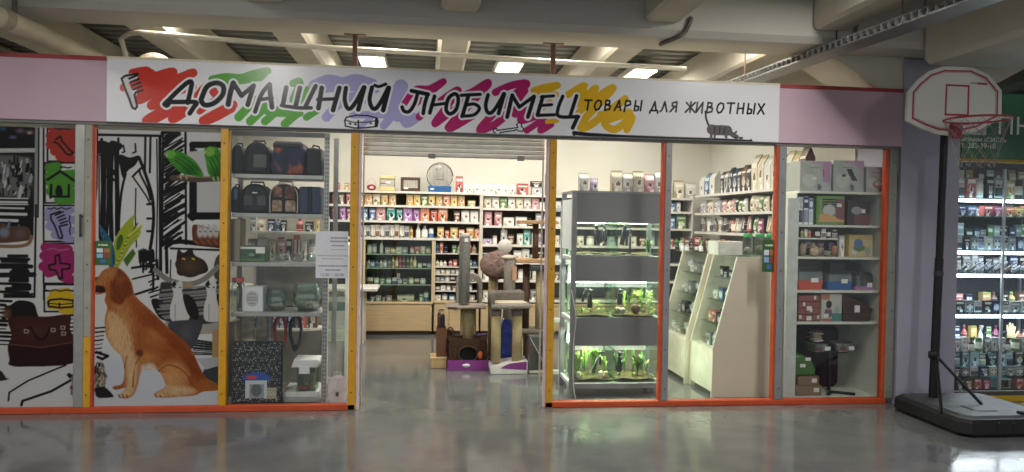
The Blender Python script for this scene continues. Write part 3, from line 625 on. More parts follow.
# long-haired dog by the post
def scruff(cx, cy, rx, ry, n, cols, zz, w=1.):
    for i in range(n):
        t = r2.uniform(0, 2*PI); r_ = math.sqrt(r2.random()); x, y = cx+rx*r_*math.cos(t), cy+ry*r_*math.sin(t)
        cv.stroke([zz((x, y)), zz((x+r2.uniform(-9, 9), y+r2.uniform(3, 18)))], w*r2.uniform(.6, 1.5), r2.choice(cols))
scruff(46, 370, 18, 52, 260, ['77695a', '9c8f7d', '4f463c', 'bcb19d', '2e2924'], b, 1.1)
cv.poly(B((34, 405), (62, 400), (88, 425), (84, 432), (40, 432)), '23211f'); S(B((36, 290), (72, 302), (54, 312), (40, 305)), 2.5)
dog = [(58, 32), (92, 21), (122, 36), (146, 70), (158, 112), (206, 158), (268, 218), (328, 272), (362, 340), (384, 372), (420, 392), (416, 410), (372, 414), (345, 426), (300, 430), (232, 433), (218, 420), (250, 402), (252, 385), (232, 350), (205, 345), (178, 350), (166, 392), (152, 425), (128, 436), (104, 430), (122, 412), (128, 402), (95, 408), (88, 398), (118, 388), (124, 340), (112, 300), (92, 280), (68, 242), (62, 190), (70, 150), (62, 128), (64, 104), (36, 108), (28, 98), (30, 60), (44, 50)]
m = cv.poly(B(*dog), 'a75f2e', 1.6)
def sh(x, y, rx, ry, c, al=.7): cv.blob(b((x, y)), rx/3.147, ry/3.147, c, min(1, al*1.1), .75, m)
sh(105, 220, 60, 110, 'd29a62', .9); sh(95, 260, 40, 50, 'dfb07c', .7); sh(100, 180, 36, 34, 'b87440', .7); sh(215, 180, 60, 40, '9a4f26', .7); sh(280, 260, 80, 60, '98481f', .75); sh(340, 340, 50, 60, '8c4220', .8)
sh(200, 370, 40, 50, 'e0dad2', .95); sh(190, 310, 50, 36, 'c98a50', .7); sh(262, 370, 60, 44, 'cf935a', .9); sh(300, 412, 60, 18, 'dcae7c', .9); sh(145, 360, 22, 60, 'd8a672', .9); sh(118, 420, 34, 16, 'd9b08a', .9); sh(235, 425, 30, 12, 'd9b08a', .9)
sh(230, 240, 50, 50, 'c17a42', .6); sh(170, 160, 40, 30, 'ac6130', .5)
cv.poly(B((100, 30), (124, 42), (146, 80), (150, 108), (132, 116), (112, 140), (86, 128), (78, 96), (82, 60)), '7b3c1c', 3, clip=m); sh(112, 62, 22, 22, '9a5127', .8); sh(75, 48, 30, 22, 'b9713a', .9); sh(48, 72, 20, 16, 'c18a55', .9)
cv.poly(B((30, 82), (52, 80), (64, 92), (58, 102), (36, 104)), '2f1714', 1.5); cv.poly(B((28, 100), (50, 103), (62, 106), (40, 110)), 'c08a6a', 1); S(B((30, 58), (36, 60)), 3, '2a1a16'); S(B((66, 56), (72, 57)), 2.4, '1d120e')
for pts_, c_, al_ in (([(70, 170), (100, 165), (125, 200), (150, 260), (150, 320), (120, 320), (100, 285), (75, 245)], 'e3b985', .8), ([(112, 300), (150, 290), (168, 330), (160, 385), (150, 425), (110, 428), (128, 400), (128, 340)], 'e6bf90', .8), ([(182, 330), (215, 330), (235, 360), (235, 395), (205, 345), (178, 350)], 'efe4d6', .9), ([(235, 400), (270, 388), (330, 398), (345, 420), (240, 430), (222, 420)], 'e2ba8a', .75), ([(205, 165), (262, 222), (325, 280), (360, 345), (380, 375), (345, 360), (300, 300), (240, 240), (195, 190)], '85391a', .6), ([(150, 120), (200, 160), (230, 200), (190, 210), (160, 170)], '93471f', .6), ([(240, 330), (285, 318), (325, 345), (320, 385), (270, 388), (245, 365)], 'dda066', .6)):
    cv.poly(B(*pts_), c_, 9, al_, clip=m)
cv.poly(B((52, 34), (92, 24), (100, 40), (80, 62), (60, 76), (34, 80), (32, 62), (44, 52)), 'b87844', 5, .8, clip=m)
cv.blob(b((172, 292)), 4.6, 4.4, '5e2c1c', .9, .5)
S(B((150, 400), (158, 330), (180, 300)), 1.2, '7d4420', .7, smooth=True); S(B((232, 350), (262, 330), (310, 350), (342, 400)), 1.4, '82431f', .7, smooth=True); S(B((124, 340), (132, 300)), 1.2, '7d4420', .6)
for i in range(1500):
    x, y = r2.uniform(30, 420), r2.uniform(20, 430)
    if x > 200: dx, dy = 8, 8
    else: dx, dy = r2.uniform(-2, 3), 12
    q = cv.uv([b((x, y))])[0]; xi, yi = int(q[0]), int(q[1])
    if 0 <= xi < cv.W and 0 <= yi < cv.H and m[yi, xi] > .9:
        c = cv.a[yi, xi]*r2.choice([.78, .88, 1.12, 1.2]); cv.stroke([b((x, y)), b((x+dx*r2.uniform(.5, 1.3), y+dy*r2.uniform(.5, 1.3)))], r2.uniform(.5, 1.), tuple(np.clip(c, 0, 255)), .55, clip=m)
for x in (106, 118, 130, 222, 236, 96): S(B((x, 424 if x > 100 else 404), (x+4, 432 if x > 100 else 407)), .9, '6a4028')
FILM = print_mat(.35, .12, .01)
film = thing('window_film', 'full-height printed window film of a sitting golden retriever, cats, parrots and a coat', 'window film', (-2.15, -.006, .05), 'printed films on the windows')
cv.a *= .79; cv.build('printed_film', FILM, film, wloc(film))
# ---- film on the sliding pane with the column of icons
cv = Canvas(-3.55, .052, -2.79, 2.288, -.0065, 235, 'dededc')
Rz = Zp((0, 115, 4.72)); Sz = Zp((0, 205, 4.72)); Tz = Zp((0, 305, 4.29))
R_ = lambda *q: [Rz(p) for p in q]
S_ = lambda *q: [Sz(p) for p in q]
T_ = lambda *q: [Tz(p) for p in q]
cv.poly(R_((-60, 20), (172, 20), (172, 480), (-60, 480)), '1b1b1c', smooth=False)
for x, y, rx, ry, c in ((15, 65, 22, 14, '2a7fa6'), (95, 75, 30, 18, '8d6f94'), (140, 82, 28, 16, 'b08a86'), (60, 105, 26, 12, '6f87a8'), (140, 85, 12, 8, 'd8b8b0')): cv.blob(Rz((x, y)), rx/4.72, ry/4.72, c, .8, .8)
for y in (165, 175): S(R_((-60, y), (170, y-2)), 2.6 if y == 165 else 1.2, 'd2d2d0')
cv.poly(R_((-60, 185), (60, 190), (150, 200), (155, 390), (-60, 385)), '6a6a68', 6, smooth=False)
for i in range(80): x, y = r2.uniform(-60, 150), r2.uniform(190, 380); S(R_((x, y), (x+r2.uniform(-10, 10), y+r2.uniform(10, 40))), r2.uniform(.8, 3), r2.choice(['1b1b1c', '2a2a2a', 'a5a5a3', 'c6c6c4', '111111']))
for y in (392, 410, 422, 440, 455): S(R_((-60, y), (150+r2.uniform(-30, 20), y+2)), r2.uniform(1, 2.2), 'd0d0ce')
S(R_((182, 25), (178, 480)), 2.); S(R_((206, 25), (205, 480)), 1.5); cv.poly(R_((166, 20), (180, 20), (176, 480), (160, 480)), '9a9a98', 1, smooth=False)
cv.poly(S_((-60, 0), (160, 0), (158, 160), (-60, 165)), '151515', smooth=False)
for y in (12, 40, 70): S(S_((-60, y), (110+r2.uniform(-30, 30), y+4)), r2.uniform(1.4, 2.8), 'dadad8')
cv.poly(S_((-60, 90), (15, 85), (60, 100), (130, 105), (148, 150), (120, 170), (-60, 175)), '5a4034')
S(S_((-60, 190), (60, 196), (130, 185), (150, 150)), 3.2, '8c6a50', smooth=True); cv.blob(Sz((20, 130)), 7, 7, '7f8ea6', .9, .6); cv.blob(Sz((95, 135)), 8, 8, '66564c', .9, .6); S(S_((38, 110), (45, 78)), 2, '6c7a92'); S(S_((80, 115), (90, 95)), 2, '554840')
cv.poly(S_((-60, 212), (165, 206), (165, 480), (-60, 480)), 'e0e0de', smooth=False)
for i in range(16): y = 240+i*13; S(S_((30+r2.uniform(-70, 40), y), (150+r2.uniform(-30, 15), y+r2.uniform(-4, 4))), r2.uniform(1.5, 5))
S(S_((170, 0), (162, 480)), 1.8); S(S_((206, 0), (206, 480)), 1.4)
cv.poly(T_((-60, -30), (160, -30), (350, 40), (350, 200), (-60, 200)), 'dededc', smooth=False)
for i in range(12): y = -20+i*17; S(T_((-40, y), (40+r2.uniform(-20, 30), y+4)), r2.uniform(1, 3)); S(T_((300, y+30), (340, y+28)), r2.uniform(.8, 2.4))
# bag with a small dog
cv.poly(T_((20, 8), (45, 0), (80, -20), (140, -10), (158, 30), (155, 60), (40, 60), (30, 40)), '1c1615'); cv.blob(Tz((30, 38)), 6, 8, '6b4634', .9, .6); cv.blob(Tz((16, 60)), 3, 2.4, '201816', 1, .5)
cv.poly(T_((34, 62), (80, 48), (200, 50), (298, 42), (300, 100), (318, 150), (300, 185), (310, 250), (180, 258), (60, 264), (40, 230), (36, 170), (50, 130)), '3e1f1a'); cv.poly(T_((44, 165), (180, 178), (304, 160), (310, 250), (60, 262), (42, 230)), '2a1411', 2)
cv.blob(Tz((150, 110)), 26, 12, '5c3028', .6, 1.); S(T_((105, 120), (130, 95), (150, 130), (175, 150), (200, 130), (215, 95)), 2., '24110f', smooth=True); S(T_((40, 168), (180, 182), (308, 160)), 1.4, '7b4a3c', .7)
for x, y in ((105, 105), (262, 90), (220, 100), (265, 115)): cv.stroke(T_((x, y), (x+16, y+2), (x+16, y+14), (x, y+14), (x, y)), 1., 'a79a8e')
S(T_((282, 258), (240, 275), (120, 325), (40, 375), (36, 410)), 1.6); S(T_((305, 322), (220, 370), (96, 412), (92, 430)), 2.2); cv.poly(T_((-60, 275), (0, 280), (26, 312), (40, 316), (10, 325), (-60, 330)), '352a22')
scruff(330, 340, 22, 60, 260, ['77695a', '9c8f7d', '4f463c', 'bcb19d', '2e2924'], Tz, 1.2); cv.poly(T_((285, 300), (296, 290), (312, 300), (300, 318)), '231e1c'); cv.poly(T_((345, 20), (358, 0), (372, 60), (365, 120)), '2c2c2c')
# the icon cells
def cell(zz, x0, y0, x1, y1): q = [zz(p) for p in ((x0, y0), (x1, y0), (x1, y1), (x0, y1))]; cv.poly(q, 'dcdcda', smooth=False); cv.stroke(q+[q[0]], 1.6, K)
def scrib(zz, c, pts, w): cv.stroke([zz(p) for p in pts], w, c)
cell(Rz, 224, 32, 376, 218); scrib(Rz, 'b5372c', [(250, 60), (350, 55), (240, 100), (350, 90), (240, 140), (350, 130), (260, 170), (340, 165), (285, 195), (335, 205)], 9)
scrib(Rz, K, [(262, 118), (285, 100), (292, 122), (330, 165), (345, 178), (330, 190), (310, 180), (275, 135), (255, 128)], 1.7); scrib(Rz, K, [(262, 64), (275, 64), (285, 67), (300, 64), (318, 67), (332, 66)], 1.2)
cell(Rz, 212, 226, 362, 415); scrib(Rz, '4f9430', [(235, 250), (270, 245), (235, 290), (350, 280), (240, 320), (350, 320), (240, 360), (345, 370), (280, 400), (335, 398)], 9)
scrib(Rz, K, [(225, 305), (285, 265), (350, 310)], 2.4); scrib(Rz, K, [(238, 390), (242, 330), (240, 385), (325, 385), (325, 330)], 2.2); cv.poly(R_((262, 375), (266, 340), (280, 330), (292, 345), (294, 378)), K); scrib(Rz, K, [(285, 247), (300, 245), (320, 250), (335, 247)], 1.2)
cell(Sz, 206, 2, 360, 172); scrib(Sz, '9d9ac6', [(230, 30), (330, 25), (230, 60), (340, 70), (235, 100), (335, 120), (260, 140), (330, 160)], 8)
scrib(Sz, K, [(285, 30), (240, 45), (240, 65), (262, 105), (278, 155), (292, 158), (294, 145), (280, 100), (318, 92)], 1.6)
for i in range(4): scrib(Sz, K, [(262+i*8, 48+i*13), (298+i*6, 32+i*15)], 1.5)
scrib(Sz, K, [(225, 14), (240, 20), (255, 12), (270, 20), (290, 12), (310, 20), (332, 14)], 1.1); scrib(Sz, K, [(330, 50), (326, 75), (334, 95), (328, 120), (332, 140)], 1.1)
cell(Sz, 206, 182, 356, 370); scrib(Sz, 'a02765', [(215, 200), (320, 210), (210, 240), (320, 225), (205, 290), (340, 240), (230, 320), (350, 280), (300, 340), (330, 350)], 9)
scrib(Sz, K, [(262, 240), (280, 235), (284, 275), (330, 280), (328, 300), (292, 304), (294, 345), (280, 350), (264, 310), (235, 304), (230, 285), (262, 278), (262, 240)], 1.7); scrib(Sz, 'b96a90', [(225, 210), (250, 205), (280, 215), (325, 208)], 1.)
cell(Sz, 212, 376, 356, 480); cell(Tz, 190, -60, 325, 28); scrib(Tz, 'dcb520', [(230, -50), (290, -55), (220, -25), (320, -30), (220, 0), (320, 5), (270, 20), (318, 22)], 8)
cv.stroke(T_((205, -12), (215, -22), (260, -26), (312, -20), (318, -8), (312, 8), (260, 12), (210, 6), (205, -12)), 1.8, K); cv.stroke(T_((206, -8), (260, -2), (316, -8)), 1., K); cv.stroke(T_((255, -8), (255, 10)), 1.4, K); scrib(Sz, K, [(220, 402), (240, 406), (260, 400), (285, 407), (310, 401), (345, 405)], 1.2)
S(R_((385, 30), (382, 480)), 1.5); S(S_((378, 0), (380, 480)), 1.5); cv.poly(S_((345, 260), (365, 258), (360, 300), (350, 300)), '5a1638', smooth=False)
film = thing('window_film', 'printed film on the sliding pane with a column of coloured icons and a leather bag', 'window film', (-3.2, -.006, .05), 'printed films on the windows')
cv.a *= .79; cv.build('printed_film', FILM, film, wloc(film))
# sliding-door handle
p0, p1 = P(81.5, 214, -.04), P(81.5, 237, -.04)
t = bpy.data.objects.new('handle', None); COL.objects.link(t); t.parent = bpy.data.objects['window_1']; t.location = Vector((p0.x, -.036, p1.z))-wloc(bpy.data.objects['window_1'])
MB().box(p0.x-.008, -.066, p1.z, p0.x+.008, -.052, p0.z, b=.004).build('grip', mat('3c3c3a', .4, .4), t)
for z in (p1.z+.02, p0.z-.02): MB().box(p0.x-.006, -.053, z-.008, p0.x+.006, -.0352, z+.008).build('standoff', mat('3c3c3a', .4, .4), t)
# ---- small green card-payment stickers
def sticker(x0, y0, x1, y1, label, Y):
    a_, b_ = P(x0, y1, Y), P(x1, y0, Y); W_, H_ = b_.x-a_.x, b_.z-a_.z
    t = thing('payment_sign', label, 'sticker', ((a_.x+b_.x)/2, Y, a_.z), 'green card payment stickers')
    MB().box(a_.x, Y, a_.z, b_.x, Y+.001, b_.z).build('sheet', mat('2f5a25', .4), t)
    for u, v, w, h, c in ((.12, .52, .36, .17, 'd8dce8'), (.55, .52, .34, .17, 'a8683c'), (.12, .3, .36, .17, '8fb0dc'), (.55, .3, .34, .17, '8a3a30'), (.34, .1, .3, .13, '3f66b0')):
        MB().box(a_.x+u*W_, Y-.0012, a_.z+v*H_, a_.x+(u+w)*W_, Y-.0002, a_.z+(v+h)*H_, b=.0004).build('logo_panel', mat(c, .4), t)
    for u, w in ((.2, .12), (.36, .4)): MB().box(a_.x+u*W_, Y-.001, a_.z+.8*H_, a_.x+(u+w)*W_, Y-.0002, a_.z+.86*H_).build('lettering', mat('c9d6bd', .4), t)
sticker(94.5, 241, 112, 265, 'green card payment sticker on the retriever film beside the grey post', -.0095)
sticker(762, 240, 776.3, 272, 'green card payment sticker on the pane in front of the glass counter', -.006)
# ================================================================== goods: one source of each kind, copied with obj.copy()
PAL = {  # colour word: (main, second, picture, banner)
 'teal': ('2fa79c', '1a6f6b', '2c2a2a', 'e8f0ea'), 'blue': ('2d6fa8', '1b4a78', 'c3d3df', 'e6ecf2'), 'navy': ('23305e', '151d3c', '8a94b8', 'dfe3ef'), 'pink': ('cf8f96', 'a85560', '6e2f35', 'f0e2de'),
 'purple': ('b06ac4', '7a3f94', '5a3a52', 'efe2f0'), 'orange': ('e0752c', 'b8471a', '5f3a24', 'f3e6cf'), 'red': ('c53a2c', '8c2018', '5a2a20', 'f2e4da'), 'yellow': ('d9b83e', 'a8842a', '6a4a20', 'f4edd0'),
 'golden': ('c99b4a', '7f9a3c', 'b8602c', 'f0e6cc'), 'white': ('dedcd6', 'b9b6ae', '8a6a58', 'f2f1ec'), 'cream': ('d8cfb4', 'a8966c', '7a5a3c', 'efe9d8'), 'green': ('5d8a45', '36602c', 'd0d8b4', 'eaf0dc'),
 'brown': ('6f4a36', '48291d', 'c9b59a', 'e0d4c0'), 'black': ('26262a', '131316', '9a938a', 'd8d4cc'), 'grey': ('8d8e90', '6a6b6e', '4b4b4e', 'd9dadb'), 'magenta': ('a82f6e', '701a48', 'e0b4c8', 'f0dfe8'), 'lilac': ('b8a4c4', '8a76a0', '5a4a66', 'ece6f0'), 'silver': ('b4b7ba', '8a8d92', '4c5058', 'e8eaec')}
def printed(pal, seed):
    r = random.Random(seed*31+hash(pal[0]) % 7 if False else seed*31+int(pal[0], 16) % 97); c1, c2, c3, c4 = pal
    px, py, rx, ry = r.uniform(.4, .6), r.uniform(.3, .42), r.uniform(.2, .32), r.uniform(.14, .22); by, bh = r.uniform(.62, .72), r.uniform(.1, .16); sx = r.uniform(.1, .6); lay = seed % 3
    def f(u, v):
        if .03 < v < .17 and sx < u < sx+.34: return 'f0f0ee'
        if v > .93: return c2
        if by < v < by+bh and .12 < u < .88: return c4 if (lay or int(u*14) % 3) else c2
        if (u-px)**2/rx**2+(v-py)**2/ry**2 < 1: return c3 if (u-px)**2/rx**2+(v-py-.05)**2/ry**2 < .5 else c4
        if lay == 1 and v < .26: return c2
        if lay == 2 and u+v < .5: return c2
        return c1
    return f
def flatcol(c): return lambda u, v: c
def m_pouch(pal, seed, w=.13, h=.2, d=.05):
    f = printed(pal, seed); mb = MB()
    def side(sg):
        def g(u, v):
            puff = (1-abs(2*u-1)**3)*(1-.92*max(0, (v-.55)/.45)**1.5)*min(1, .45+v*4)
            ww = w*(1-.06*math.sin(v*PI)); return ((u-.5)*ww, d/2+sg*d/2*max(.03, puff), v*h)
        return g
    mb.grid(side(-1), 10, 14, f, True); mb.grid(lambda u, v: side(1)(1-u, v), 6, 8, pal[1], True)
    n = 6; e0 = [side(-1)(i/n, 0) for i in range(n+1)]; e1 = [side(1)(i/n, 0) for i in range(n+1)]
    mb.add(e0+e1, [(i, n+1+i, n+2+i, i+1) for i in range(n)], pal[1]); return mb, []
def m_bag(pal, seed, w=.2, h=.32, d=.1):
    f = printed(pal, seed); mb = MB(); dd = lambda v: d*(1 if v < .75 else 1-.85*(v-.75)/.25)
    mb.grid(lambda u, v: ((u-.5)*w, d/2-dd(v)/2-.006*math.sin(u*PI)*math.sin(v*PI), v*h), 10, 14, f); mb.grid(lambda u, v: ((.5-u)*w, d/2+dd(v)/2, v*h), 2, 8, pal[0])
    for s in (-1, 1): mb.grid(lambda u, v: (s*w/2-s*.012*math.sin(v*PI)*math.sin(u*PI), d/2+(u-.5)*dd(v)*s, v*h), 2, 8, pal[1])
    mb.add([(-w/2, 0, 0), (w/2, 0, 0), (w/2, d, 0), (-w/2, d, 0)], [(3, 2, 1, 0)], pal[1]); mb.box(-w/2, d/2-.004, h-.002, w/2, d/2+.004, h+.012, pal[1]); return mb, []
def m_box(pal, seed, w=.16, h=.12, d=.12):
    f = printed(pal, seed); mb = MB().box(-w/2, .001, 0, w/2, d, h, pal[0], b=.002)
    mb.grid(lambda u, v: ((u-.5)*w*.985, 0, v*h*.985+.001), 12, 10, f); mb.grid(lambda u, v: ((u-.5)*w*.98, .002+v*(d-.004), h+.0005), 2, 2, lambda u, v: pal[1] if u < .5 else pal[0]); return mb, []
def m_bottle(pal, seed, w=.06, h=.18, d=.06):
    R = w/2; sq = .7 if seed % 2 else None
    prof = [(R*.8, 0), (R, .012), (R, h*.14), (R, h*.16), (R, h*.56), (R, h*.58), (R*.96, h*.64), (R*.55, h*.76), (R*.36, h*.8), (R*.36, h*.84)]
    mb = MB().lathe(prof, 14, (0, R, 0), [pal[0], pal[0], pal[3], pal[3] if seed % 2 else pal[1], pal[3], pal[0], pal[0], pal[0], pal[0]], sq)
    cap = MB().lathe([(R*.42, h*.83), (R*.44, h*.84), (R*.42, h*.97), (R*.3, h)], 12, (0, R, 0), pal[1])
    return mb, [('cap', cap)]
def m_spray(pal, seed, w=.07, h=.22, d=.06):
    R = w*.42; mb = MB().lathe([(R*.9, 0), (R, .01), (R, h*.5), (R*.7, h*.62), (R*.35, h*.72), (R*.33, h*.8)], 14, (0, R, 0), [pal[0], pal[3], pal[0], pal[0], pal[0]])
    tp = MB().box(-R*.4, R*.5, h*.8, R*.4, R*1.5, h*.9, pal[1], b=.003).box(-R*.3, R*.5, h*.9, R*1.1, R*1.5, h, pal[1], b=.003).box(R*.55, R*.7, h*.76, R*.72, R*1.3, h*.9, pal[1])
    return mb, [('trigger', tp)]
def m_jar(pal, seed, w=.08, h=.11, d=.08):
    R = w/2; mb = MB().lathe([(R*.92, 0), (R, .006), (R, h*.2), (R, h*.68), (R*.92, h*.78), (R*.86, h*.82)], 16, (0, R, 0), [pal[0], pal[0], pal[3], pal[0], pal[0]])
    return mb, [('lid', MB().lathe([(R*.94, h*.8), (R*.96, h*.82), (R*.95, h*.98), (R*.85, h)], 16, (0, R, 0), pal[1]))]
def m_can(pal, seed, w=.075, h=.1, d=.075):
    R = w/2; return MB().lathe([(R*.93, 0), (R, .004), (R, h*.1), (R, h*.45), (R, h*.9), (R*.98, h*.96), (R*.94, h), (R*.9, h*.97), (0, h*.97)], 16, (0, R, 0), ['b4b7ba', pal[0], pal[0], pal[3], pal[1], 'b4b7ba', 'b4b7ba', '9a9da0']), []
def m_tube(pal, seed, w=.05, h=.18, d=.04):
    n = 12; R = w/2; rings = []
    for t in (0, .02, .15, .5, .8, .97, 1):
        k = 0 if t < .15 else (t-.15)/.85; rings.append([(R*math.cos(2*PI*i/n)*(1+.15*k), R+R*math.sin(2*PI*i/n)*(1-.95*k), h*(.14+.86*t)) for i in range(n)])
    mb = MB().loft(rings, pal[0]); b0 = len(mb.c)
    for i in range(2*n, 4*n): mb.c[i] = pal[3] if i % 3 else pal[1]
    return mb, [('cap', MB().lathe([(R*.6, 0), (R*.62, .004), (R*.58, h*.14), (R*.4, h*.142)], 10, (0, R, 0), pal[1]))]
def m_blister(pal, seed, w=.09, h=.17, d=.035):
    f = printed(pal, seed); mb = MB().box(-w/2, d*.6, 0, w/2, d*.6+.003, h, pal[3], b=.001); mb.grid(lambda u, v: ((u-.5)*w*.98, d*.6-.0006, h*(.58+.4*v)), 8, 4, lambda u, v: f(u, .5+v*.45))
    mb.loft([[((i-.5)*w*s, y, h*(.3+(j-.5)*.5*s)) for i, j in ((.08, .05), (.92, .05), (.92, .95), (.08, .95))] for y, s in ((d*.6, 1), (.004, .85), (0, .7))][::-1], pal[2], False); return mb, []
def m_tub(pal, seed, w=.16, h=.1, d=.12):
    mb = MB(); r = lambda z, s: [(x*w/2*s, d/2+y*d/2*s, z) for x, y in ((-1, -.9), (-.9, -1), (.9, -1), (1, -.9), (1, .9), (.9, 1), (-.9, 1), (-1, .9))]
    mb.loft([r(0, .86), r(h*.85, .98)], pal[0], False); mb.grid(lambda u, v: ((u-.5)*w*.7, -.0005+d*.05*(1-v), h*(.15+.55*v)), 6, 4, lambda u, v: pal[3] if (u-.5)**2+(v-.5)**2 < .2 else pal[2])
    return mb, [('lid', MB().loft([r(h*.85, 1.02), r(h*.98, 1.02), r(h, .97)], pal[1], False))]
KIND = {'pouch': (m_pouch, 'food_pouch', 'food pouch', 'pouch', .13, .2, .05), 'bag': (m_bag, 'food_bag', 'food bag', 'food bag', .2, .32, .1), 'box': (m_box, 'carton', 'carton', 'box', .16, .12, .12), 'bottle': (m_bottle, 'bottle', 'bottle', 'bottle', .06, .18, .06),
        'spray': (m_spray, 'spray_bottle', 'spray bottle', 'bottle', .07, .22, .06), 'jar': (m_jar, 'jar', 'lidded jar', 'jar', .08, .11, .08), 'can': (m_can, 'tin_can', 'tin', 'can', .075, .1, .075), 'tube': (m_tube, 'tube_pack', 'tube', 'tube', .05, .18, .05),
        'blister': (m_blister, 'blister_pack', 'blister pack', 'pack', .09, .17, .035), 'tub': (m_tub, 'plastic_tub', 'lidded tub', 'tub', .16, .1, .12)}
PROTO = {}; PENDING = {}
def product(kind, pal, x, y, z, w, h, d=None, face=0., where='', anchor='', order=0., tilt=0.):
    """places one of the goods, its front middle at x, y, its foot at z; face is the turn about the vertical"""
    seed = rnd.randrange(3); fn, name, word_, cat_, w0, h0, d0 = KIND[kind]; k = (kind, pal, seed)
    if k not in PROTO:
        mb, kids = fn(PAL[pal], seed); me = mb.mesh(name); me.materials.append(PR); o = bpy.data.objects.new(name, me); COL.objects.link(o)
        for n_, m_ in kids: c = bpy.data.objects.new(n_, m_.mesh(n_)); c.data.materials.append(PR); COL.objects.link(c); c.parent = o
        PROTO[k] = o
    else: o = copy_tree(PROTO[k])
    dd = d if d else d0*w/w0
    o.location = (x, y, z+.0015); o.scale = (w/w0, dd/d0, h/h0); o.rotation_euler = (tilt, 0, face)
    tag(o, None, cat_, '%ss on the %s' % (word_, where))
    PENDING.setdefault((where, anchor), []).append((order, pal, word_, o))
    return o
ORD = 'first second third fourth fifth sixth seventh eighth ninth tenth eleventh twelfth thirteenth fourteenth fifteenth sixteenth seventeenth eighteenth nineteenth twentieth'.split()
def label_goods():
    for (where, anchor), it in PENDING.items():
        it.sort(key=lambda t: t[0]); n = {}
        for o, p, w, ob in it: n[p, w] = n.get((p, w), 0)+1
        c = {}
        for o, p, w, ob in it:
            c[p, w] = c.get((p, w), 0)+1
            ob['label'] = ('%s %s from %s on %s' % (ORD[c[p, w]-1]+' '+p, w, anchor, where)) if n[p, w] > 1 else '%s %s on %s' % (p, w, where)
def fill_x(items, Y, z, where, anchor, d=None, gap=.004):
    """items seen face on, given as (pixel centre, pixel width, pixel height, kind, colour), standing along x on a shelf"""
    last = -1e9
    for it in sorted(items):
        px, wp, hp, kind, pal = it[:5]; q = P(px, 240, Y); s = mpp(q); w = wp*s*.97; x0 = q.x-w/2
        if x0 < last+gap: x0 = last+gap
        product(kind, pal, x0+w/2, Y, z, w, hp*s, d, 0, where, anchor, x0); last = x0+w
def run(x0, x1, wp, hp, kinds, pals, gap=0, jit=.12):
    """a run of similar goods between two pixels"""
    out = []; x = x0; i = 0
    while x+wp*.8 < x1:
        k = kinds[i % len(kinds)]; w = wp*rnd.uniform(1-jit, 1+jit); out.append((x+w/2, w, hp*rnd.uniform(1-jit*.8, 1+jit*.4), k, pals[i % len(pals)] if not isinstance(pals, str) else pals)); x += w+gap; i += 1
    return out
shelfw = mat('d6d3c8', .45); backp = mat('5a5750', .7); wood = mat('b59a72', .5, 0, .06, 5, stretch=(1, 1, 8)); woodl = mat('cfc0a0', .5, 0, .05, 6); birch = mat('c2ab84', .5, 0, .05, 6, stretch=(1, 1, 9)); steel = mat('9b9d9e', .4, .55)
# ================================================================== shelving along the back wall
BY = 4.06                                   # front edge of the shelves
zb = lambda px, py: P(px, py, BY).z
def shelving(name, label, x0, x1, zs, zb0, depth=.38, uprights=(), top=None, edge=None, back=True, m=None):
    t = thing(name, label, 'shelving', ((x0+x1)/2, BY+.2, zb0))
    for z in zs: MB().box(x0+.012, BY, z-.025, x1-.012, BY+depth, z, b=.003).build('shelf', m or shelfw, t)
    if back: MB().box(x0, BY+depth, zb0, x1, BY+depth+.012, (top or max(zs))).build('back_panel', backp, t)
    for x in (x0, x1, *uprights): MB().box(x-.011, BY-.002, zb0, x+.011, BY+depth, (top or max(zs)), b=.002).build('upright', shelfw, t)
    for z in zs: MB().box(x0+.014, BY-.012, z-.03, x1-.014, BY-.0005, z-.002).build('price_rail', edge or mat('e2e0d8', .35), t)
    return t
x_l, x_m, x_c, x_r = P(330, 240, BY).x, P(481, 240, BY).x, P(433.5, 260, BY).x, 3.86
Zs = {k: zb(*v) for k, v in dict(top=(420, 191.5), a=(420, 205.5), b=(420, 221), c=(420, 238), top2=(515, 194.5), a2=(515, 208.5), b2=(515, 226), c2=(495, 244.5), d2=(500, 262)).items()}
shelving('wall_shelf', 'long wall shelf unit behind the cash desk with coloured food pouches', x_l-.9, x_m-.012, [Zs['top'], Zs['a'], Zs['b'], Zs['c']], Zs['c']-.03, top=Zs['top'])
xr2 = P(655, 240, BY).x
shelving('wall_shelf', 'wall shelf unit behind the cat trees reaching the aquarium rack', x_m+.012, x_r, [Zs['top2'], Zs['a2'], Zs['b2'], Zs['c2'], Zs['d2'], zb(500, 280), zb(500, 300)], zb(500, 302), top=Zs['top2'], uprights=(P(553, 240, BY).x, P(662, 240, BY).x))
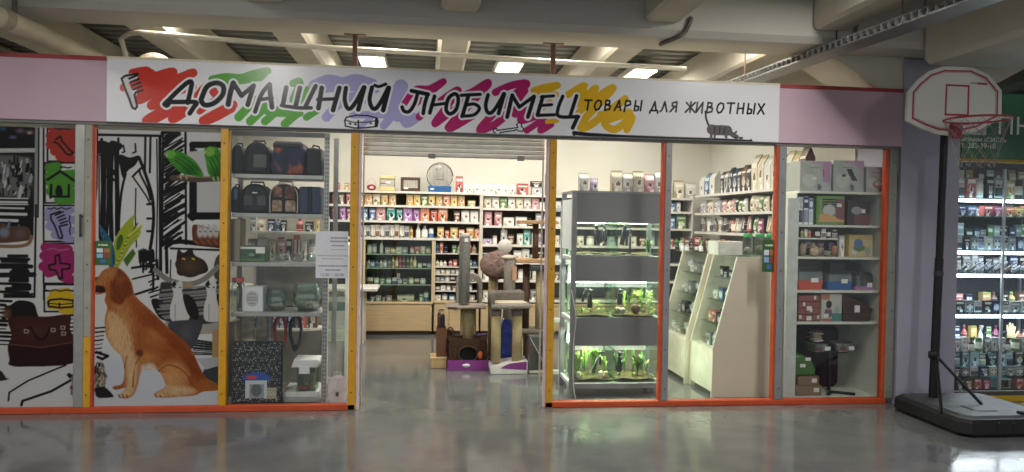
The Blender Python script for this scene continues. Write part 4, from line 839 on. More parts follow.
# --- glass cabinet with a wooden base
cx0, cx1 = P(364, 270, BY).x, P(433.5, 270, BY).x; zc = [zb(400, 254), zb(400, 268), zb(400, 284.5)]; zbase = zb(400, 302); ztop = Zs['c']-.035
def cabinet(name, label, x0, x1, zs, zbase, ztop, glassy, plain=True):
    t = thing(name, label, 'cabinet', ((x0+x1)/2, BY+.2, 0))
    MB().box(x0+.02, BY+.03, 0, x1-.02, BY+.38, .05).build('plinth', mat('3c332a', .6), t)
    MB().box(x0, BY+.01, .05, x1, BY+.38, zbase-.03).build('base_body', birch, t)
    for i in range(1 if plain else 3):
        n = 1 if plain else 3; a_, b_ = x0+(x1-x0)*i/n, x0+(x1-x0)*(i+1)/n
        d_ = MB().box(a_+.008, BY-.008, .06, b_-.008, BY+.009, zbase-.035, b=.003).build('base_panel', birch, t)
        if not plain: MB().box((a_+b_)/2-.04, BY-.022, zbase-.12, (a_+b_)/2+.04, BY-.009, zbase-.105, b=.003).build('drawer_handle', steel, d_)
    MB().box(x0-.01, BY-.015, zbase-.03, x1+.01, BY+.38, zbase, b=.004).build('counter_top', birch, t)
    for x in (x0, x1): MB().box(x-.012, BY-.004, zbase, x+.012, BY+.38, ztop, b=.002).build('side_panel', woodl, t)
    MB().box(x0, BY+.37, zbase, x1, BY+.38, ztop).build('back_panel', mat('4a4640', .7), t)
    for z in zs: MB().box(x0+.014, BY+.03, z-.014, x1-.014, BY+.36, z).build('shelf', glass_mat('cfe0d8', .06) if glassy else shelfw, t)
    for z in zs if glassy else (): MB().box(x0+.014, BY+.024, z-.014, x1-.014, BY+.0295, z, b=.001).build('shelf_edge', mat('b8c4b8', .3), t)
    if glassy:
        m_ = (x0+x1)/2
        for a_, b_ in ((x0+.014, m_-.002), (m_+.002, x1-.014)): g = MB().box(a_, BY+.004, zbase+.01, b_, BY+.009, ztop-.005).build('glass_door', glass_mat('eef4f0', .05), t); MB().box(a_ if a_ > m_ else b_-.02, BY-.006, zbase+.32, a_+.02 if a_ > m_ else b_, BY+.0035, zbase+.4, b=.002).build('door_handle', steel, g)
    return t
cabinet('display_cabinet', 'glass-fronted cabinet on a plain birch base beside the cash desk', cx0, cx1-.013, zc, zbase, ztop, True)
cabinet('shelf_cabinet', 'open shelf cabinet on a birch base behind the wrapped scratching posts', cx1+.013, x_m-.013, [zb(456, 253.5), zb(456, 267), zb(456, 274.5), zb(456, 282), zb(456, 291)], zb(456, 301), ztop, False, False)
cabinet('shelf_cabinet', 'low birch cabinet run behind the cat trees', x_m+.013, x_r-.02, [], zb(500, 302.5)-.02, zb(500, 302.5)+.012, False, False)
cabinet('shelf_cabinet', 'narrow shelf cabinet at the wall end behind the cash desk', x_l-.6, cx0-.04, [zb(362, 250), zb(362, 272)], zbase, ztop, False)
DK = 'the desk'
F = BY+.03
# top of the wall shelf: display pieces come in their own file; here the packs
fill_x([(458.5, 7.5, 15.5, 'bag', 'red'), (463.5, 4, 9, 'pouch', 'white')], F, Zs['top'], 'top shelf, pack display', DK)
fill_x([(469, 6, 9.5, 'pouch', 'white')]+[(475+i*7.2, 7.2, 10, 'pouch', 'white') for i in range(6)]+[(522, 11.5, 11, 'box', 'red'), (537, 12, 8, 'box', 'silver')], F, Zs['top2'], 'top shelf beside the red cartons', DK)
p = P(536.5, 180, F); s = mpp(p)
product('box', 'black', p.x, F, Zs['top2']+8*s+.003, 11*s, 5.5*s, .12, 0, 'silver carton on top shelf', DK)
fill_x([(550, 10, 22, 'box', 'black')], F, Zs['top2'], 'top shelf behind the yellow post', DK)
fill_x([(360+i*7.9, 7.7, 11, 'pouch', c) for i, c in enumerate(('golden', 'golden', 'cream', 'golden', 'golden'))]+[(409+i*7.4, 7.2, 11, 'pouch', c) for i, c in enumerate(('golden', 'yellow', 'green', 'yellow', 'golden', 'orange', 'yellow', 'golden'))]+[(471, 7.5, 6, 'box', 'golden')], F, Zs['a'], 'row of golden packs under the birdcage', DK)
fill_x([(487+i*8, 8, 11, 'pouch', c) for i, c in enumerate(('cream', 'white', 'green', 'white', 'cream', 'white', 'pink'))]+[(541, 5, 7, 'box', 'white')], F, Zs['a2'], 'second shelf behind the cat trees', DK)
fill_x([(364, 7, 12.5, 'pouch', 'blue'), (372, 7, 12.5, 'pouch', 'blue'), (380.5, 9, 14.5, 'bag', 'pink'), (390.5, 8.5, 14.5, 'bag', 'teal'), (399, 6.5, 11.5, 'pouch', 'teal'), (407.5, 9, 15, 'bag', 'purple'), (416, 7, 12, 'pouch', 'purple'), (424.5, 9, 15, 'bag', 'orange'), (433.5, 7.5, 11.5, 'pouch', 'red'), (442.5, 9.5, 14, 'bag', 'orange'), (456.5, 6.5, 10.5, 'pouch', 'brown'), (465, 8, 11, 'box', 'white'), (474, 8, 11, 'box', 'white')], F, Zs['b'], 'third shelf of bright pouches', DK)
fill_x([(488, 8, 14, 'pouch', 'pink'), (498, 8, 14, 'pouch', 'pink'), (508.5, 11, 8.5, 'box', 'white'), (521, 11.5, 9, 'box', 'white'), (530, 5, 8, 'jar', 'black'), (539, 7, 13, 'box', 'silver'), (547, 7, 13, 'box', 'silver')], F, Zs['b2'], 'third shelf behind the cat trees', DK)
fill_x(run(361, 408, 4.6, 12.5, ['tube', 'blister'], ['white', 'silver', 'white', 'cream'])+[(411, 3.5, 11, 'bottle', 'yellow'), (418, 5.5, 14.5, 'spray', 'white'), (424.5, 6.5, 12, 'bottle', 'white'), (431, 5, 10, 'can', 'blue'), (440.5, 7, 11, 'pouch', 'yellow'), (447, 4.5, 8, 'pouch', 'red'), (454, 8, 11, 'pouch', 'yellow'), (461.5, 6, 9, 'pouch', 'orange'), (470, 8, 11, 'pouch', 'golden'), (477.5, 6.5, 10, 'pouch', 'orange')], F, Zs['c'], 'fourth shelf above the glass cabinet', DK)
fill_x([(487.5, 10, 5.5, 'box', 'lilac'), (495, 4.5, 8.5, 'jar', 'white'), (504, 7, 15, 'pouch', 'silver'), (511, 6, 10, 'box', 'brown'), (520, 6, 11, 'box', 'white'), (527, 7, 15, 'box', 'teal'), (534, 4.5, 12, 'box', 'white'), (540, 4.5, 15, 'bottle', 'lilac')], F, Zs['c2'], 'fourth shelf behind the round white disc', DK)
fill_x([(486, 7, 11, 'box', 'black'), (518, 8, 11, 'bag', 'white'), (526, 7.5, 13, 'box', 'white'), (533, 5, 8, 'box', 'teal'), (541, 6, 12, 'bag', 'black'), (548, 6, 12, 'bag', 'white')], F, Zs['d2'], 'fifth shelf behind the tan platform', DK)
fill_x(run(484, 552, 6, 11, ['box', 'jar', 'pouch', 'can'], ['white', 'grey', 'cream', 'brown', 'silver'], 1.), F, zb(500, 280), 'sixth shelf behind the cushion tree', DK)
fill_x(run(484, 552, 7, 10, ['box', 'can', 'tub'], ['cream', 'white', 'grey', 'brown'], 1.), F, zb(500, 300), 'lowest shelf behind the cat trees', DK)
# goods inside the glass cabinet
G = BY+.06
fill_x(run(367, 379, 5, 9, ['jar'], ['white', 'silver'])+[(381.5, 3.5, 13, 'bottle', 'white')]+run(385, 409, 5.4, 7, ['tub', 'jar', 'box'], ['cream', 'yellow', 'white', 'silver'])+run(410, 431, 5.2, 8, ['jar', 'box', 'can'], ['pink', 'red', 'cream', 'golden', 'white']), G, zc[0], 'top cabinet shelf behind glass', DK)
fill_x(run(367, 391, 4, 7.5, ['bottle', 'jar', 'bottle'], ['silver', 'grey', 'blue', 'white'])+[(393, 3.2, 10.5, 'bottle', 'cream'), (397, 3.2, 11, 'bottle', 'orange'), (400.5, 3.2, 11, 'bottle', 'red'), (404, 3.2, 11, 'bottle', 'magenta'), (408, 3.2, 11, 'bottle', 'green'), (411.7, 3.2, 11, 'bottle', 'yellow'), (415.2, 3.2, 11, 'bottle', 'yellow')]+run(418, 431, 4, 5, ['jar', 'can'], ['white', 'black', 'silver'], .8), G, zc[1], 'middle cabinet shelf behind glass', DK)
fill_x(run(368, 431, 5.2, 6, ['can', 'jar', 'box', 'jar'], ['brown', 'white', 'green', 'silver', 'blue', 'lilac', 'grey', 'cream'], .6), G, zc[2], 'lower cabinet shelf behind glass', DK)
fill_x(run(371, 394, 5, 5.5, ['box', 'tub'], ['navy', 'silver', 'black', 'lilac'])+[(406.5, 17, 6, 'box', 'cream')]+run(420, 432, 5, 9, ['box', 'can'], ['green', 'blue', 'yellow']), G, zbase, 'birch top inside the glass cabinet', DK)
# goods in the open shelf cabinet
zz = [zb(456, y) for y in (253.5, 267, 274.5, 282, 291)]
fill_x(run(436, 450, 4, 10.5, ['bottle', 'pouch'], ['blue', 'orange', 'navy', 'blue'])+run(452, 479, 4.6, 9, ['pouch', 'bottle', 'box'], ['green', 'white', 'brown', 'red', 'cream']), G, zz[0], 'first open cabinet shelf', DK)
fill_x(run(436, 448, 3.6, 6, ['bottle'], ['white', 'cream'])+run(449, 459, 4.2, 7.5, ['bottle', 'tub'], ['pink', 'red'])+run(459.5, 479, 4.5, 6.5, ['tub', 'bottle'], ['blue', 'silver', 'grey']), G, zz[1], 'second open cabinet shelf', DK)
fill_x(run(436, 476.5, 4.4, 4.4, ['tub', 'can'], ['white', 'cream', 'white', 'silver'], .4), G, zz[2], 'third open cabinet shelf', DK)
fill_x(run(436, 476.5, 4.6, 5, ['can', 'tub', 'jar'], ['grey', 'silver', 'white', 'black'], .4), G, zz[3], 'fourth open cabinet shelf', DK)
fill_x(run(436, 476.5, 5, 5.5, ['jar', 'box'], ['black', 'white', 'silver', 'brown'], .6), G, zz[4], 'fifth open cabinet shelf', DK)
fill_x(run(436, 476.5, 6, 6, ['box', 'jar', 'tub'], ['white', 'silver', 'blue', 'brown'], 1.), G, zb(456, 301), 'birch top of the open cabinet', DK)
fill_x([(358.5, 3.5, 8, 'jar', 'black'), (355, 4, 8, 'box', 'white')], G, zb(362, 250), 'end shelf beside the doorway', DK)
fill_x([(358.5, 3.4, 11, 'tube', 'pink'), (354.8, 3.4, 11, 'tube', 'cream')], G, zb(362, 272), 'lower end shelf beside the doorway', DK)
# shelves seen past the notices, left of the door post
fill_x([(336, 6, 7, 'box', 'red'), (346, 5, 7, 'box', 'golden'), (353, 6, 7, 'box', 'pink')], F, Zs['top'], 'top shelf end seen beside the notices', DK)
fill_x([(334.5, 6, 10, 'pouch', 'red'), (341, 5.5, 11, 'box', 'brown'), (348, 5.5, 11, 'pouch', 'red'), (354, 5, 11, 'box', 'navy')], F, Zs['a'], 'second shelf end seen beside the notices', DK)
fill_x([(334.5, 6.5, 13, 'pouch', 'magenta'), (342, 6.5, 13, 'pouch', 'purple'), (349, 6, 13, 'pouch', 'magenta'), (355.5, 5, 12, 'pouch', 'orange')], F, Zs['b'], 'third shelf end seen beside the notices', DK)
# the stretch seen round and through the aquariums
for k, (zk, hp, ks, ps) in enumerate(((Zs['a2'], 9, ['box', 'pouch'], ['white', 'lilac', 'cream']), (Zs['b2'], 10, ['pouch', 'box'], ['white', 'silver', 'pink', 'cream']), (Zs['c2'], 10, ['pouch', 'jar', 'box'], ['cream', 'white', 'brown', 'silver']), (Zs['d2'], 10, ['jar', 'box', 'pouch'], ['silver', 'white', 'green', 'cream']), (zb(500, 280), 10, ['box', 'jar'], ['brown', 'white', 'grey']))):
    nm = ('second', 'third', 'fourth', 'fifth', 'sixth')[k]
    fill_x(run(555, 574, 5.5, hp, ks, ps, .5), F, zk, nm+' shelf between yellow post and aquarium rack', 'the yellow post')
    if k in (2, 3): fill_x(run(577, 655, 7.5, hp, ks, ps, 2.5), F, zk, nm+' shelf seen through the top aquarium', 'the yellow post')
fill_x([(667, 9, 17, 'bag', 'white'), (678, 10, 17, 'bag', 'cream'), (690, 11, 15, 'bag', 'white')], F, Zs['top2'], 'top shelf in the far corner', 'the grey post')
fill_x([(671, 9, 9, 'box', 'blue'), (678, 4, 9, 'box', 'white')], F, Zs['a2'], 'second shelf in the far corner', 'the grey post')
fill_x([(671, 8, 12, 'box', 'blue'), (681, 10, 14, 'box', 'green')], F, Zs['b2'], 'third shelf in the far corner', 'the grey post')
fill_x(run(668, 694, 6, 9, ['pouch', 'bottle'], ['red', 'green', 'orange', 'brown']), F, Zs['c2'], 'fourth shelf in the far corner', 'the grey post')
# ---------------------------------------------------------------- display pieces on the top shelf
zt = Zs['top']+.0015
p = P(371, 187, F); t = thing('carry_toy', 'small crimson carrier with a thin arched wire handle on the top shelf', 'pet carrier', (p.x, F+.08, zt))
MB().ell((p.x, F+.08, zt+.045), (.065, .05, .045), 16, 8).build('tub', mat('a0203c', .35), t); MB().tube([(p.x+.06*math.cos(a_), F+.08, zt+.06+.115*math.sin(a_)) for a_ in [i*PI/10 for i in range(11)]], .003, 6).build('handle', mat('b8b8b8', .3, .6), t)
MB().box(p.x-.02, F+.028, zt+.03, p.x+.03, F+.031, zt+.055).build('price_label', white, t)
p = P(387.5, 180, F); t = thing('hamster_cage', 'cream and red wire hamster cage beside the brown pet carrier', 'cage', (p.x, F+.1, zt))
MB().box(p.x-.11, F, zt, p.x+.1, F+.18, zt+.055, b=.008).build('tray', mat('d8c486', .4), t); MB().box(p.x-.11, F, zt+.165, p.x+.1, F+.18, zt+.215, b=.008).build('roof', mat('ddd09a', .4), t)
mb = MB()
for i in range(13): x = p.x-.1+.19*i/12; mb.tube([(x, F+.006, zt+.056), (x, F+.006, zt+.164)], .0018, 5)
for i in range(9): y = F+.01+.16*i/8; mb.tube([(p.x-.105, y, zt+.056), (p.x-.105, y, zt+.164)], .0018, 5); mb.tube([(p.x+.095, y, zt+.056), (p.x+.095, y, zt+.164)], .0018, 5)
mb.build('wire_grille', mat('b9b6a6', .3, .6), t); MB().box(p.x-.1, F+.05, zt+.1, p.x+.02, F+.15, zt+.112, b=.003).build('ledge', mat('b83f34', .4), t); MB().box(p.x-.02, F-.003, zt+.1, p.x+.04, F-.0005, zt+.13).build('price_label', white, t)
p = P(410.5, 180, F); t = thing('pet_carrier', 'dark brown pet carrier with a wide barred front window', 'pet carrier', (p.x, F+.1, zt)); br = mat('4a3629', .45)
w_, h_ = .135, .195
MB().prism([(p.x-w_, zt), (p.x+w_, zt), (p.x+w_, zt+h_), (p.x-w_, zt+h_)], F+.012, F+.2).build('shell', br, t)
MB().box(p.x-w_, F, zt, p.x+w_, F+.0115, zt+.045, b=.004).box(p.x-w_, F, zt+h_-.04, p.x+w_, F+.0115, zt+h_, b=.004).box(p.x-w_, F, zt+.046, p.x-w_+.04, F+.0115, zt+h_-.041, b=.004).box(p.x+w_-.035, F, zt+.046, p.x+w_, F+.0115, zt+h_-.041, b=.004).build('front_frame', br, t)
MB().box(p.x-w_+.04, F+.009, zt+.045, p.x+w_-.035, F+.0115, zt+h_-.04).build('window', mat('b9b6ac', .4), t)
for i in range(6): x = p.x-w_+.06+.18*i/5; MB().tube([(x, F+.006, zt+.045), (x, F+.006, zt+h_-.04)], .002, 6).build('bar', mat('77726a', .3, .5), t)
MB().box(p.x-.09, F-.003, zt+.03, p.x-.03, F-.0005, zt+.055).build('price_label', white, t)
p = P(440, 176, F); s = mpp(p); R_b = 13*s; cz = P(440, 175.5, F).z; t = thing('bird_cage', 'round disc-shaped wire birdcage with a blue tray', 'birdcage', (p.x, F+.13, zt)); wire = mat('5c5f62', .3, .7)
for y in (F+.03, F+.23): MB().tube([(p.x+R_b*math.cos(2*PI*i/40), y, cz+R_b*math.sin(2*PI*i/40)) for i in range(40) if math.sin(2*PI*i/40)*R_b+cz > zt+.07], .005, 6).build('ring', wire, t)
mb = MB()
for y in (F+.03, F+.23):
    for i in range(-9, 10):
        x = i*R_b/10; hh = math.sqrt(R_b**2-x*x); mb.tube([(p.x+x, y, max(zt+.07, cz-hh)), (p.x+x, y, cz+hh)], .0014, 4)
for i in range(4, 37): a_ = -PI/2+2*PI*i/40; mb.tube([(p.x+R_b*math.cos(a_), F+.03, cz+R_b*math.sin(a_)), (p.x+R_b*math.cos(a_), F+.23, cz+R_b*math.sin(a_))], .0014, 4)
mb.build('wire_mesh', wire, t)
MB().slab([(p.x-.155, zt), (p.x+.155, zt), (p.x+.165, zt+.085), (p.x-.165, zt+.085)], F, F+.26, .01).build('tray', mat('1f5a92', .35), t)
MB().box(p.x-.13, F-.003, zt+.03, p.x-.08, F-.0004, zt+.05).build('price_label', white, t); MB().tube([(p.x-.05, F+.13, cz-.05), (p.x-.05, F+.13, cz+R_b*.9)], .002, 5).tube([(p.x+.05, F+.13, cz-.05), (p.x+.05, F+.13, cz+R_b*.9)], .002, 5).tube([(p.x-.055, F+.13, cz-.05), (p.x+.055, F+.13, cz-.05)], .006, 8).build('swing', mat('8a7a60', .6), t)
MB().ell((p.x-.02, F+.12, cz+R_b*.62), (.05, .02, .035), 10, 6).build('toy_flower', mat('e6e4de', .5), t)
# ---------------------------------------------------------------- cash desk at the end of the shop
t = thing('cash_desk', 'white cash desk with a thick overhanging top beside the doorway', 'counter', (-1.5, 3.4, 0)); q = P(377.5, 288, 3.2); dw = mat('d2cfc6', .4)
MB().box(-2.6, 3.22, 0, P(363.5, 300, 3.22).x, 3.7, q.z-.04, b=.006).build('desk_body', dw, t); MB().box(-2.6, 3.14, q.z-.04, q.x, 3.75, q.z, b=.006).build('desk_top', mat('e4e2da', .35), t)
t = thing('showcase', 'tall white-framed glass showcase standing behind the doorway post', 'showcase', (-1.1, 1.6, 0)); sx0, sx1, sy0, sy1 = -1.35, P(347, 300, 1.2).x, 1.2, 2.0
for x in (sx0, sx1):
    for y in (sy0, sy1): MB().box(x-.018, y-.018, 0, x+.018, y+.018, 1.32, b=.003).build('corner_post', white, t)
MB().box(sx0+.019, sy0+.019, .02, sx1-.019, sy1-.019, .38).build('base_body', dw, t); MB().box(sx0-.018, sy0-.018, 1.321, sx1+.018, sy1+.018, 1.345, b=.003).build('top_frame', white, t)
for z in (.68, 1.0): MB().box(sx0+.02, sy0+.02, z, sx1-.02, sy1-.02, z+.006).build('shelf', glass_mat('cfe0d8', .06), t)
MB().box(sx0+.02, sy0-.004, .39, sx1-.02, sy0, 1.31).build('front_glass', glass_mat('eef4f0', .05), t); MB().box(sx1, sy0+.02, .39, sx1+.004, sy1-.02, 1.31).build('side_glass', glass_mat('eef4f0', .05), t)
# ================================================================== window display on metal shelving, between the yellow posts
LY = .13
zl = lambda y, px=275, Y=LY: P(px, y, Y).z
xl = lambda px, y=270, Y=LY: P(px, y, Y).x
s_l = mpp(P(275, 270, LY))
lx0, lx1 = -1.64, xl(325.5); zsh = [zl(y) for y in (398.5, 312.5, 262.5, 213.5, 174.5)]; ztp = zl(134)
t = thing('metal_shelving', 'grey perforated metal shelving full of carriers and bowls behind the glass', 'shelving', ((lx0+lx1)/2, LY+.2, .0))
gm = mat('a3a5a4', .45, .3); holes = mat('55565a', .5)
for i, z in enumerate(zsh): MB().box(lx0+.03, LY, z-.035, lx1-.028, LY+.4, z, b=.003).build('shelf', gm, t)
MB().box(lx0, LY, ztp-.02, lx1+.02, LY+.02, ztp+.02).build('top_rail', mat('77787a', .4, .3), t)
for x, y in ((lx0, LY), (lx1, LY), (lx0, LY+.4), (lx1+.03, LY+.4)):
    u = MB().box(x-.022, y-.003, 0, x+.022, y, ztp+.02).box(x-.022, y, 0, x-.019, y+.03, ztp+.02).build('upright', gm, t)
    mb = MB(); z = .04
    while z < ztp: mb.box(x-.013, y-.0042, z, x-.004, y-.0031, z+.016).box(x+.005, y-.0042, z, x+.014, y-.0031, z+.016); z += .036
    if y == LY and x > -1: mb.build('slot_perforation', holes, u)
def arch_out(w, h, k=.5, n=14):
    """front outline of a backpack: square foot, rounded shoulders"""
    r_ = w/2; o = [(-r_*.96, 0), (-r_, h*.06)]
    for i in range(n+1): a_ = PI-PI*i/n; o.append((r_*math.copysign(abs(math.cos(a_))**k, math.cos(a_)), h*.55+h*.45*math.sin(a_)**k))
    return o+[(r_, h*.06), (r_*.96, 0)]
def at(o, x, z): return [(p[0]+x, p[1]+z) for p in o]
def pack_mat(c, spots=(), sc_=9.):
    m = bpy.data.materials.new('fabric_%d' % len(bpy.data.materials)); n, l, b = nodes(m); b.inputs['Roughness'].default_value = .75; b.inputs['Specular IOR Level'].default_value = .25
    tc = n.new('ShaderNodeTexCoord'); vo = n.new('ShaderNodeTexNoise'); vo.inputs['Scale'].default_value = sc_; vo.inputs['Detail'].default_value = 3; l.new(tc.outputs['Object'], vo.inputs['Vector'])
    r = n.new('ShaderNodeValToRGB'); r.color_ramp.elements[0].color = (*lin(c), 1); r.color_ramp.elements[0].position = .42
    e = r.color_ramp.elements; e[1].position = .8; e[1].color = (*lin(spots[-1] if spots else c), 1)
    for i, s_ in enumerate(spots[:-1]): q = e.new(.5+.12*i); q.color = (*lin(s_), 1)
    l.new(vo.outputs['Fac'], r.inputs['Fac']); l.new(r.outputs['Color'], b.inputs['Base Color']); return m
bk = mat('1b1c22', .7, 0, .1, 30, spec=.3); bk2 = mat('111217', .6, spec=.3); meshw = mat('4a4c4a', .6, 0, .2, 200)
def backpack(x0, x1, yt, zb_, label, m, windows=(), d=.26, k=.95, group='pet carriers on the display shelves', logo=None, name='pet_backpack', trim=bk2):
    w = (x1-x0)*s_l*.98; x = xl((x0+x1)/2, 190); h = zl(yt, (x0+x1)/2)-zb_-.03; z = zb_+.002; Y = LY+.02
    t = thing(name, label, 'pet carrier', (x, Y+.1, z), group); o = at(arch_out(w, h, k), x, z)
    MB().slab(o, Y, Y+d, .03).build('body', m, t)
    MB().tube([(p[0]*.97+x*.03, Y+.012, z+(p[1]-z)*.97+.006) for p in o], .006, 6).build('zip', trim, t)
    for (u0, v0, u1, v1, mm) in windows: MB().slab(at([(p[0]*(u1-u0), p[1]*(v1-v0)) for p in arch_out(w, h, .4)], x+w*((u0+u1)/2-.5), z+h*v0), Y-.004, Y+.01, .004).build('window', mm, t)
    if logo: MB().box(x-.02, Y-.003, z+h*.68, x+.02, Y+.002, z+h*.72, b=.001).build('emblem', mat('c9c9c6', .4), t)
    MB().tube([(x-w*.25, Y+.1, z+h-.01), (x-w*.22, Y+.1, z+h+.02), (x+w*.22, Y+.1, z+h+.02), (x+w*.25, Y+.1, z+h-.01)], .008, 6).build('handle', trim, t)
    return t
backpack(230.5, 241.5, 141, zsh[4], 'black rounded pet backpack half hidden behind the yellow post, upper shelf', bk)
backpack(243.5, 268, 138.5, zsh[4], 'black pet backpack with a grey mesh window on the upper shelf', bk, ((.36, .2, .9, .62, meshw),))
t = thing('tote_bag', 'navy tote bag with orange blossoms and a black centre band', 'bag', (xl(286), LY+.1, zsh[4]+.002), 'pet carriers on the display shelves'); x0, x1 = xl(269.5, 170), xl(303.5, 170); h = zl(139)-zsh[4]-.045; z = zsh[4]+.002
fl = pack_mat('232a44', ('2a2c44', '8a4a38', 'c9683f', 'd9b09a'), 9.)
o = [(x0+.02, z), (x1-.02, z), (x1, z+h*.2), (x1+.005, z+h*.85), (x1-.02, z+h), (x0+.05, z+h), (x0+.02, z+h*.85), (x0, z+h*.2)]
MB().slab(o, LY+.015, LY+.3, .02).build('body', fl, t); xm = (x0+x1)/2-.01
MB().box(xm-.013, LY+.006, z+.004, xm+.013, LY+.0155, z+h*.95).build('centre_band', bk2, t); MB().box(x0+.02, LY+.009, z+h*.84, x1-.01, LY+.3, z+h+.028, b=.02).build('flap', mat('1a1d28', .7), t)
t = thing('carrier_bag', 'plain black soft carrier bag at the end of the upper shelf', 'bag', (xl(314), LY+.1, zsh[4]+.002), 'pet carriers on the display shelves'); x0, x1 = xl(305.5, 170), xl(321, 170); h = zl(144)-zsh[4]-.02
MB().slab([(x0, z), (x1, z), (x1, z+h*.95), (x0+.05, z+h), (x0, z+h*.97)], LY+.02, LY+.3, .015).build('body', bk2, t); MB().tube([(x0+.03, LY+.15, z+h-.01), (x0+.04, LY+.15, z+h+.03), (x1-.04, LY+.15, z+h+.02), (x1-.03, LY+.15, z+h-.01)], .008, 6).build('handle', bk, t)
backpack(230.5, 237.5, 183, zsh[3], 'dark pet backpack mostly hidden by the yellow post, middle shelf', bk, ((.3, .5, .9, .9, mat('3c4a6a', .5)),))
backpack(240.5, 268, 180.5, zsh[3], 'glossy black round-topped pet backpack with small silver emblem and two mesh pockets', bk2, ((.1, .25, .42, .6, mat('24262c', .4)), (.58, .25, .9, .6, mat('2e3036', .4))), logo=True)
backpack(269, 297.5, 180, zsh[3], 'black pet backpack with beige photo print panels', bk, ((.1, .06, .44, .44, pack_mat('a08a70', ('7a6450', 'c9b79a'), 12)), (.56, .06, .92, .44, pack_mat('a89478', ('6a5646', 'c9b79a'), 12)), (.14, .55, .44, .9, pack_mat('8a5c4a', ('4a3430', 'bba08a'), 14)), (.54, .5, .88, .9, pack_mat('7a4038', ('3a2a28', 'b09a84'), 14))), trim=mat('a89e90', .5))
t = thing('carrier_bag', 'navy quilted square carrier bag on the middle shelf', 'bag', (xl(309), LY+.1, zsh[3]+.002), 'pet carriers on the display shelves'); x0, x1 = xl(298.5, 200), xl(320.5, 200); z = zsh[3]+.002; h = zl(183.5)-zsh[3]-.02; nv = mat('1d2c50', .65, 0, .3, 45, .3)
for a_, b_ in ((x0, (x0+x1)/2-.012), ((x0+x1)/2+.012, x1)): MB().slab([(a_, z+.004), (b_, z+.004), (b_, z+h*.97), (a_, z+h*.97)], LY+.02, LY+.05, .012).build('quilted_panel', nv, t)
MB().box(x0, LY+.045, z, x1, LY+.3, z+h, b=.012).build('body', mat('17223e', .7), t); MB().box((x0+x1)/2-.011, LY+.018, z+.002, (x0+x1)/2+.011, LY+.05, z+h).build('zip_band', bk2, t)
# --- third and lower shelves: small goods standing behind, a glass corner shelf with packs
DL = 'the dog film'
LYb = LY+.5
zg = [P(275, 231.5, LYb).z, P(275, 262, LYb).z]
t = thing('glass_corner_shelf', 'curved white-edged corner shelf stand behind the metal shelving', 'shelving', (xl(280), LYb+.2, 0))
ga, gb = xl(247, 240, LYb), xl(323, 240, LYb)
for z in (zg[0], zg[1], P(275, 330, LYb).z):
    o = [(ga, LYb+.33)]+[(ga+(gb-ga)*i/12, LYb+.02+.0*i+.12*(2*i/12-1)**2) for i in range(13)]+[(gb, LYb+.33)]
    n = len(o); MB().add([(x, y, z-.02) for x, y in o]+[(x, y, z) for x, y in o], [tuple(range(n))[::-1], tuple(range(n, 2*n))]+[(k, (k+1) % n, n+(k+1) % n, n+k) for k in range(n)]).build('shelf', mat('d9d9cf', .4), t)
for x in (ga, gb): MB().box(x-.012, LYb+.33, 0, x+.012, LYb+.36, 1.62).build('upright', mat('d9d9cf', .4), t)
MB().box(ga, LYb+.362, 0, gb, LYb+.37, 1.62).build('back_panel', mat('9a988f', .7), t)
Yg = LYb+.13
fill_x([(253, 6, 13, 'box', 'silver'), (261, 9, 12, 'pouch', 'cream'), (271, 7, 12, 'box', 'navy'), (277, 5, 12, 'bottle', 'blue'), (283, 6, 11, 'box', 'black'), (299, 7, 13, 'bottle', 'red'), (309, 8, 10, 'box', 'black'), (317, 5, 13, 'pouch', 'yellow')], Yg, zg[0], 'curved shelf above the green aquarium box', DL)
fill_x([(252, 8, 22, 'box', 'grey'), (262, 9, 24, 'box', 'white'), (272, 7, 22, 'pouch', 'cream'), (281, 8, 24, 'pouch', 'pink'), (289, 5, 22, 'box', 'black'), (296.5, 6, 26, 'tube', 'red'), (304, 6, 22, 'pouch', 'white'), (313, 9, 22, 'jar', 'silver')], Yg, zg[1], 'curved shelf behind the glass bowls', DL)
fill_x([(254, 8, 16, 'box', 'blue'), (264, 8, 22, 'pouch', 'magenta'), (273, 9, 22, 'pouch', 'lilac'), (283, 8, 20, 'pouch', 'blue'), (292, 9, 22, 'box', 'navy'), (303, 9, 20, 'pouch', 'red'), (314, 9, 22, 'box', 'brown')], Yg, P(275, 330, LYb).z, 'lowest curved shelf behind the fish bowls', DL)
Yl = LY+.03
# green aquarium carton, cardboard carton
def carton(px0, px1, y0, zf, label, c, c2, Y=Yl, d=.2, name='carton', extra=(), cat='box'):
    a_, b_ = xl(px0, 250, Y), xl(px1, 250, Y); h = P((px0+px1)/2, y0, Y).z-zf; t = thing(name, label, cat, ((a_+b_)/2, Y+d/2, zf+.0015)); z = zf+.0015
    MB().box(a_, Y+.001, z, b_, Y+d, z+h, b=.003).build('body', mat(c, .55, 0, .05, 9), t)
    MB().grid(lambda u, v: (a_+.004+u*(b_-a_-.008), Y-.0005, z+.004+v*(h-.008)), 24, 20, c2 if callable(c2) else (lambda u, v: c2)).build('front_print', PR, t)
    for (u0, v0, u1, v1, cc) in extra: MB().box(a_+u0*(b_-a_), Y-.002, z+v0*h, a_+u1*(b_-a_), Y-.0007, z+v1*h).build('price_label', mat(cc, .5), t)
    return t
carton(240, 265.5, 246.5, zsh[2], 'dark green aquarium carton with a pale top stripe', '2c4a2c', lambda u, v: 'cfd4cc' if v > .84 else ('6e8a62' if (u-.45)**2+(v-.45)**2*2 < .02 else ('3f6a34' if v < .2 else ('24301f' if (u-.6)**2+(v-.42)**2 < .06 else '2f5230'))), extra=((.62, .55, .98, .84, 'dcdcd8'),))
